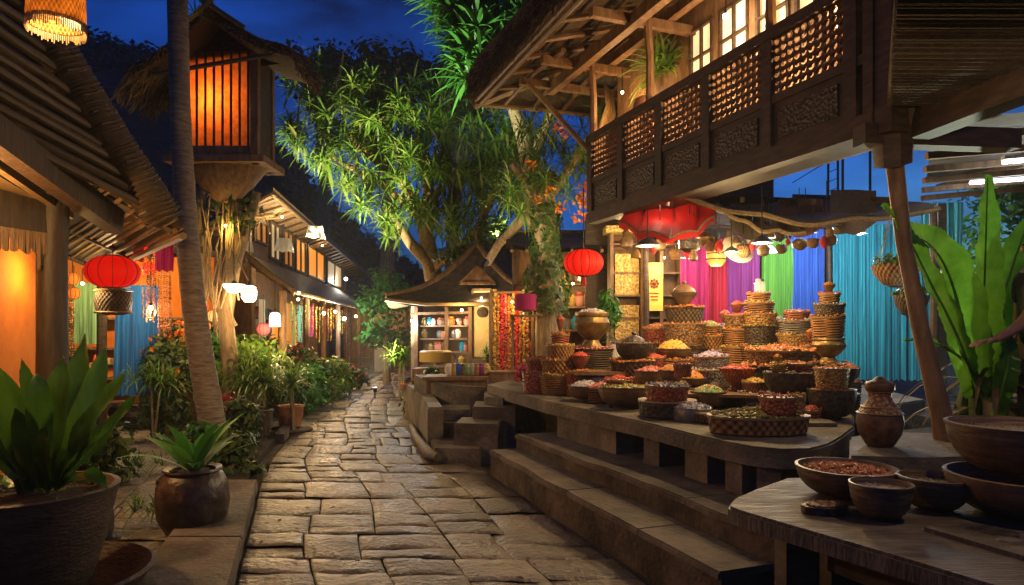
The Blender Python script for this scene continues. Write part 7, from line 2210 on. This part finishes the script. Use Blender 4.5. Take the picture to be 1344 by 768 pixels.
# counter things near the kiosk steps
for k, (px, py, Y, w, h, m_, lab) in enumerate(((572, 468, 12.6, .3, .22, mSP['yellow'], 'yellow fringed box on the kiosk counter'), (690, 400, 10.6, .17, .26, mC['magenta'], 'pink drum box on a slim stand by the ivy trunk'))):
    b = MB(); c = P(px, py + 8, Y); b.lathe([(w * .9, 0), (w, .02), (w, h * .9), (w * .9, h), (.001, h * 1.02)], 20, c); single('drum_box', b, m_, lab, 'box')
b = MB(); c = P(690, 413, 10.6); 
for dx in (-.2, .2): b.box((c.x + dx, c.y, (c.z + .8) / 2), (.04, .04, c.z - .8))
b.box((c.x, c.y, c.z - .02), (.5, .3, .03)); single('slim_stand', b, mWOODM, 'slim wooden stand carrying the pink drum box', 'stand')
b = MB(); a = P(572, 505, 12.6); b.box((a.x, a.y, a.z + .14), (.8, .5, .34)); single('kiosk_chest', b, mWOODM, 'low chest under the yellow fringed box', 'chest')
for k in range(9):
    px = 590 + 6 * k; Y = 10.6
    b = MB(); c = P(px, 490 + (k % 3) * 4, Y); c.z = .86
    b.lathe([(.05, 0), (.075, .05), (.07, .13), (.05, .15), (.04, .18)], 12, c)
    nm = ['white', 'yellow', 'blue', 'amber', 'green', 'cream', 'clay', 'violet', 'gold'][k]
    single('glazed_pot', b, [mWHITE, mSP['yellow'], mC['blue'], mBRONZE, mC['sage'], mFLOUR, mTERR, mC['violet'], mGOLD][k], f'{nm} glazed pot in the planter row before the kiosk', 'pot', 'glazed pots before the kiosk')
b = MB(); b.prism([(-1.35, 10.3), (-.35, 10.3), (-.35, 10.9), (-1.35, 10.9)], .8, .855); b.prism([(-1.3, 10.35), (-.4, 10.35), (-.4, 10.85), (-1.3, 10.85)], .5, .8); single('pot_bench', b, mWOODM, 'low bench holding the row of glazed pots', 'bench')

# ------------------------------------------------------------------ lamps of the right side
shade_lamp('small tin pendant over the green curtain', P(1011, 322, 9.6), .10, .10, 'cone', 34, (1, .95, .85), .5, emis('pendant_glow', (1, .95, .85), 4))
shade_lamp('golden bell-shaped basket lamp hanging before the violet curtain', P(940, 320, 8.6), .125, .28, 'jar', 20, GOLD, .4, emis('gold_glow', (1, .46, .08), .55, (.4, .22, .05)))
bulb(P(903, 338, 9.9), 16, 'cool bulb over the end of the magenta curtain', WHITE, mBULBW, .04, .3, shade=.1)
bulb(P(1103, 290, 8.6), 60, 'glaring white bulb in a tin shade before the teal curtain', WHITE, mBULBW, .06, .3, shade=.13)
bulb(P(1128, 306, 9.2), 44, 'white bulb beside the glaring one, nearer the teal curtain', WHITE, mBULBW, .05, .3, shade=.1)
bulb(P(1062, 305, 9.6), 26, 'small white bulb at the top of the blue curtain', WHITE, mBULBW, .04, .3, shade=.1)
bulb(tuple(B(.22, 6.55, 4.62)), 34, 'bare bulb glowing under the thatched eaves above the balcony', (1, .72, .42), mBULBW, .045, .35)
bulb(tuple(B(.3, 8.6, 4.6)), 16, 'bulb deep under the thatch at the far end of the balcony', WARM, mBULB, .03, .25)
bulb(P(752, 372, 11.2), 24, 'warm bulb before the crowded shelves behind the ivy trunk', GOLD, mBULB, .03, .2)
bulb(P(824, 322, 9.9), 40, 'golden bulb over the gilded cabinet', GOLD, mBULB, .035, .2)
bulb(P(872, 338, 10.2), 24, 'little golden bulb in the upper cabinet shelf', GOLD, mBULB, .025, .1)
bulb(P(880, 316, 8.2), 15, 'bulb hanging under the red awning', (1, .5, .35), mBULB, .03, .2)
bulb(P(868, 262, 7.75), 9, 'small bulb resting above the red awning, under the balcony floor', (1, .5, .35), mBULB, .02, 0)
bulb(P(850, 322, 7.4), 85, 'warm bulb hanging over the bronze urn pile', GOLD, mBULB, .03, .4, shade=.13)
bulb(P(1000, 318, 6.6), 85, 'warm bulb hanging under the balcony over the front trays', GOLD, mBULB, .03, .5, shade=.1)
bulb(P(960, 330, 7.9), 46, 'warm bulb in a tin shade over the tall lidded stack', GOLD, mBULB, .03, .4, shade=.085)
bulb((2.25, 2.7, 2.72), 40, 'added warm fill bulb, out of view under the soffit over the weathered table', (1, .7, .42), mBULB, .03, .25, shade=.14)  # unseen lamp added as warm fill on the table and bowls
for k, (yy, nm) in enumerate(((5.3, 'at the near end'), (6.15, 'in the second bay'), (6.95, 'in the middle bay'), (7.7, 'in the fourth bay'), (8.5, 'in the last bay'))):
    bulb(tuple(B(.28, yy, 3.98)), 34, f'added backlight bulb hidden behind the balcony lattice {nm}', (1, .58, .24), mBULB, .025, 0)  # hidden lamps added so the lattice holes glow from behind
# pots and hats hanging under the awning
def hung(label, c, prof, m, name='hanging_pot', cat='pot', tilt=0, cord=.4):
    t_ = thing(name, label, cat, tuple(c))
    b = MB(); b.lathe(prof, 22); o = obj('body', b, m, t_, 50, local=True)
    if tilt: o.rotation_euler = (tilt, .3, 0)
    b = MB(); b.tube([(0, 0, prof[-1][1]), (0, 0, prof[-1][1] + cord)], .006, 4); obj('cord', b, mBLK, t_, local=True)
hung('white straw hat hanging tilted before the violet curtain', P(968, 328, 8.4), [(.2, 0), (.205, .01), (.1, .03), (.09, .11), (.001, .13)], mWHITE, 'straw_hat', 'hat', 1.0)
hung('round dark kettle hanging beside the golden bell lamp', P(925, 312, 8.2), [(.04, -.1), (.1, -.06), (.11, 0), (.06, .05), (.02, .07)], mBRONZE)
hung('dark cooking pot hanging under the red awning edge', P(905, 318, 8.0), [(.05, -.12), (.12, -.08), (.13, 0), (.13, .03)], mBOWLD)
hung('tin pot hanging from the tarpaulin rope', P(983, 318, 8.3), [(.03, -.08), (.1, -.05), (.11, .02), (.04, .05)], mTIN)
hung('brass pot hanging above the blue curtain', P(1050, 318, 8.6), [(.03, -.1), (.09, -.06), (.1, 0), (.05, .04)], mBRONZE)
hung('tin funnel lamp shade hanging beside the glaring bulb', P(1085, 290, 7.8), [(.16, -.06), (.1, .0), (.03, .06)], mTIN)
hung('dark kettle hanging over the green curtain edge', P(1022, 308, 8.5), [(.03, -.09), (.08, -.05), (.09, 0), (.03, .05)], mBOWLD)
random.seed(161)
kinds = [('gourd', [(.01, -.14), (.05, -.12), (.06, -.07), (.03, -.03), (.035, .0), (.01, .03)], mBOWL, 'small brown gourd'), ('bell', [(.06, -.1), (.055, -.07), (.035, -.02), (.012, .0)], mBRONZE, 'small brass bell'),
         ('basket_charm', [(.03, -.1), (.055, -.07), (.06, -.01), (.05, .0)], mWV[0], 'small cane charm'), ('red_charm', [(.005, -.12), (.035, -.08), (.04, -.04), (.01, .0)], mC['red'], 'small red charm')]
for k in range(26):
    nm, prof, m_, lab = kinds[k % 4]
    px = 822 + 11.2 * k + rnd(-3, 3); Y = rnd(7.6, 8.6); py = rnd(298, 330) - (8 if px > 960 else 0)
    c = P(px, py, Y); sc = rnd(.8, 1.5)
    t_ = thing('hanging_' + nm, lab + ' hanging on a cord under the awning and tarpaulin edge', 'ornament', tuple(c), group=lab + 's under the awning')
    b = MB(); b.lathe([(r * sc, z * sc) for r, z in prof], 14); obj('body', b, m_, t_, 50, local=True)
    b = MB(); b.tube([(0, 0, .0), (0, 0, rnd(.25, .5))], .005, 4); obj('cord', b, mBLK, t_, local=True)
for k, (px0, px1, y0_, y1_, Y, m_, nm) in enumerate(((958, 1008, 300, 268, 8.0, mC['tan'], 'brown'), (1020, 1080, 296, 262, 7.9, cloth('faded_red_cloth', (.16, .05, .03), (.28, .10, .06)), 'faded red'), (1090, 1150, 292, 250, 7.8, mC['tan'], 'ragged brown'))):
    b = MB(); vs = []; fs = []
    for j in range(7):
        for i in range(13):
            u, v = i / 12, j / 6
            q = P(px0 + (px1 - px0) * u, y1_ + (y0_ - y1_) * v, Y + .5 * (1 - v))
            q.z -= .14 * math.sin(math.pi * u) * v + .02 * noise.noise(q * 5)
            vs.append(q)
    for j in range(6):
        for i in range(12):
            a = j * 13 + i; fs.append((a, a + 1, a + 14, a + 13))
    b.add(vs, fs); single('draped_cloth', b, m_, f'{nm} cloth draped in a swag along the tarpaulin edge', 'cloth')
# aerial masts behind the tarpaulin
t = thing('aerial_mast', 'thin lattice mast standing against the blue sky behind the stall', 'mast', (5.6, 12.2, .5))
b = MB(); xm = P(1087, 0, 12.2).x
b.bar((xm, 12.2, .5), (xm, 12.2, 5.0), .03, .03); b.bar((xm + .2, 12.2, .5), (xm + .17, 12.2, 4.9), .03, .03)
for k in range(24): b.bar((xm, 12.2, .8 + .17 * k), (xm + .19, 12.2, .88 + .17 * k), .012, .012)
obj('lattice', b, mBLK, t)
for px in (1106, 1142):
    b = MB(); q = P(px, 0, 12.3); b.tube([(q.x, 12.3, .5), (q.x, 12.3, 5.2)], .025, 6); single('aerial_pole', b, mBLK, 'thin dark pole rising behind the stall ' + ('near the lattice mast' if px < 1120 else 'nearest the leaning post'), 'pole')
b = MB(); b.tube([P(1040, 240, 12.3), P(1106, 200, 12.3), P(1142, 196, 12.3), P(1180, 215, 12)], .008, 4); single('overhead_wire', b, mBLK, 'thin wire strung between the aerial poles', 'wire')

# yard and path lamps of the hut and stalls, one added as backlight
bulb((-4.34, 6.40, 2.15), 20, 'bulb hidden behind the hut post shining along the ochre wall', (1, .62, .22), mBULB, .03, .5)
bulb((-3.9, 4.6, 2.45), 110, 'bulb under the hut eave shining on the ochre wall', (1, .62, .22), mBULB, .03, .3)
bulb((-5.35, 8.5, 2.15), 26, 'added backlight bulb under the cane shelter behind the hut post', GOLD, mBULB, .03, .15)  # added lamp, shines through the yard plants from behind
bulb((-6.3, 10.2, 2.35), 130, 'warm bulb lighting the yard stall', GOLD, mBULB, .035, .35)
bulb((-5.2, 9.3, 2.2), 24, 'small bulb beside the blue cloth', GOLD, mBULB, .025, .5)
bulb(P(198, 404, 9.2), 14, 'round white globe light beside the blue cloth', (1, .85, .7), mBULB, .05, 1.3)

# garden floodlights that light the trees
def flood(loc, aim, power, color, label, spot=80):
    loc = V(loc); d = (V(aim) - loc).normalized()
    t_ = thing('garden_floodlight', label, 'floodlight', tuple(loc), group='garden floodlights')
    b = MB(); b.tube([loc - d * .1, loc - d * .012, loc], [.035, .045, .05], 12); obj('housing', b, mBLK, t_)
    b = MB(); b.tube([loc + d * .001, loc + d * .004], [.042, .042], 12); obj('lens', b, mBULBW, t_)
    b = MB(); b.tube([loc - d * .06, loc - d * .06 - V((0, 0, .16))], .01, 6); obj('spike', b, mBLK, t_)
    lamp(loc + d * .05, power, color, .06, t_, spot, aim)
flood((-2.85, 14.2, .35), P(470, 150, 15), 2300, (1, .9, .55), 'small floodlight on the path edge by the kiosk aimed up into the big tree', 100)
flood((-.3, 14.8, 3.52), P(620, 190, 15.4), 520, (1, .9, .55), 'small floodlight on the kiosk ridge aimed up into the big tree', 100)
flood(S(1.02, 12.6, 2.12), P(440, 140, 15), 2300, (1, .88, .5), 'floodlight on the lower eave of the shop house aimed at the big tree', 80)
flood((-.9, 10.9, 4.2), P(650, 50, 12.6), 560, (.9, 1, .7), 'floodlight in the ivy tree aimed at the tree above the thatch', 90)
flood((-.35, 9.3, 2.5), P(725, 220, 10.6), 130, (1, .85, .5), 'floodlight on the terrace end aimed at the ivy trunk', 90)
flood((4.75, 7.05, .78), (4.0, 5.4, 2.3), 300, (.9, 1, .75), 'floodlight behind the banana plant shining through its leaves', 90)

# ------------------------------------------------------------------ person
def skinned(name, verts, edges, radii, m, parent, sub=2):
    o_ = ORG[root_of(parent).name]
    me = bpy.data.meshes.new(name); me.from_pydata([(v[0] - o_[0], v[1] - o_[1], v[2] - o_[2]) for v in verts], edges, [])
    me.materials.append(m)
    o = bpy.data.objects.new(name, me); COL.objects.link(o); o.parent = parent
    md = o.modifiers.new('Skin', 'SKIN')
    for i, r in enumerate(radii):
        sv = me.skin_vertices[0].data[i]
        sv.radius = r if isinstance(r, tuple) else (r, r); sv.use_root = (i == 0)
    md.use_smooth_shade = True
    s2 = o.modifiers.new('Subd', 'SUBSURF'); s2.levels = sub; s2.render_levels = sub
    return o
t = thing('person', 'person in a black top reaching one arm out beside the banana plant', 'person', (3.87, 5.0, .62))
x0, y0, zf = 3.87, 5.0, .62
def W_(x, y, z): return V((x0 + x, y0 + y, zf + z))
hand = P(1306, 446, 4.72)
elb = P(1338, 428, 4.8)
verts = [W_(0, 0, .86), W_(0, 0, 1.05), W_(0, 0, 1.25), W_(0, 0, 1.38), W_(-.02, 0, 1.45), W_(-.03, 0, 1.54), W_(-.03, 0, 1.62),
         W_(0, -.18, 1.33), elb, hand.lerp(elb, .25), hand,
         W_(0, .18, 1.33), W_(.03, .24, 1.08), W_(-.05, .22, .85), W_(-.08, .21, .78),
         W_(0, -.09, .78), W_(-.01, -.09, .46), W_(.02, -.09, .1), W_(-.1, -.1, .03),
         W_(0, .09, .78), W_(-.01, .1, .46), W_(.02, .1, .1), W_(-.1, .11, .03)]
edges = [(0, 1), (1, 2), (2, 3), (3, 4), (4, 5), (5, 6), (3, 7), (7, 8), (8, 9), (9, 10), (3, 11), (11, 12), (12, 13), (13, 14), (0, 15), (15, 16), (16, 17), (17, 18), (0, 19), (19, 20), (20, 21), (21, 22)]
radii = [(.12, .14), .115, (.12, .15), .09, .05, (.085, .078), (.08, .07), .06, .042, .032, .026, .06, .042, .03, .024, .085, .055, .04, .035, .085, .055, .04, .035]
body = skinned('body', verts, edges, radii, mSKIN, t)
# hand: palm and five fingers, reaching toward the leaf
hv = [hand, hand + V((-.045, -.01, -.004)), hand + V((-.085, -.012, -.01))]
he = [(0, 1), (1, 2)]; hr = [(.022, .018), (.034, .015), (.032, .012)]
for k, (dy, L) in enumerate(((-.03, .07), (-.01, .08), (.01, .076), (.03, .06))):
    i0 = len(hv); b0 = hand + V((-.085, dy * .9 - .012, -.01))
    hv += [b0 + V((-.03, dy * .25, -.006)) , b0 + V((-.03 - L * .4, dy * .4, -.02)), b0 + V((-.03 - L * .7, dy * .5, -.042))]
    he += [(2, i0), (i0, i0 + 1), (i0 + 1, i0 + 2)]; hr += [.0095, .0088, .007]
i0 = len(hv); hv += [hand + V((-.04, -.045, .0)), hand + V((-.075, -.06, -.01)), hand + V((-.1, -.062, -.022))]; he += [(0, i0), (i0, i0 + 1), (i0 + 1, i0 + 2)]; hr += [.013, .0105, .008]
h_ = skinned('hand', hv, he, hr, mSKIN, body, 2)
sv = [W_(0, 0, .8), W_(0, 0, 1.02), W_(0, 0, 1.25), W_(0, 0, 1.37), W_(0, -.18, 1.335), V(W_(0, -.18, 1.335)).lerp(elb, .6), W_(0, .18, 1.335), W_(.02, .22, 1.15)]
skinned('shirt', sv, [(0, 1), (1, 2), (2, 3), (3, 4), (4, 5), (3, 6), (6, 7)], [(.145, .165), .135, (.14, .17), .10, .075, .062, .075, .062], mSHIRT, t)
tv = [W_(0, 0, .86), W_(0, -.09, .76), W_(-.01, -.09, .46), W_(.02, -.09, .12), W_(0, .09, .76), W_(-.01, .1, .46), W_(.02, .1, .12)]
skinned('trousers', tv, [(0, 1), (1, 2), (2, 3), (0, 4), (4, 5), (5, 6)], [(.14, .16), .105, .075, .06, .105, .075, .06], mSHIRT, t)
b = MB()
hc = W_(-.01, 0, 1.60)
b.ball(hc, .108, 16, 12, sz=1.05)
b.v = [p for p in b.v]
hr_ = obj('hair', b, mHAIR, t)
hr_.location = (.025, 0, .03)
b = MB()
fx = W_(-.115, 0, 1.57)
b.ball(fx + V((-.012, 0, -.015)), .016, 8, 6, sz=1.3); obj('nose', b, mSKIN, t)
b = MB()
for dy in (-.032, .032): b.ball(fx + V((.016, dy, .02)), .009, 8, 6)
obj('eye', b, mHAIR, t)
b = MB(); b.ball(fx + V((.01, 0, -.055)), .02, 8, 6, sz=.35); obj('mouth', b, mC['red'], t)

# ------------------------------------------------------------------ thin night air that the lamps light up
hz = bpy.data.materials.new('haze_air'); hz.use_nodes = True
n_ = hz.node_tree.nodes; n_.remove(n_['Principled BSDF'])
pv = n_.new('ShaderNodeVolumePrincipled'); pv.inputs['Density'].default_value = .0014; pv.inputs['Color'].default_value = (.92, .92, .92, 1)
pv.inputs['Anisotropy'].default_value = .35
hz.node_tree.links.new(pv.outputs[0], n_['Material Output'].inputs['Volume'])
b = MB(); b.box((0, 51, 19.5), (360, 150, 41.2)); o = obj('haze', b, hz, smooth=False); o['kind'] = 'stuff'; o['label'] = 'thin night haze in the lamplight of the lane'; o['category'] = 'haze'
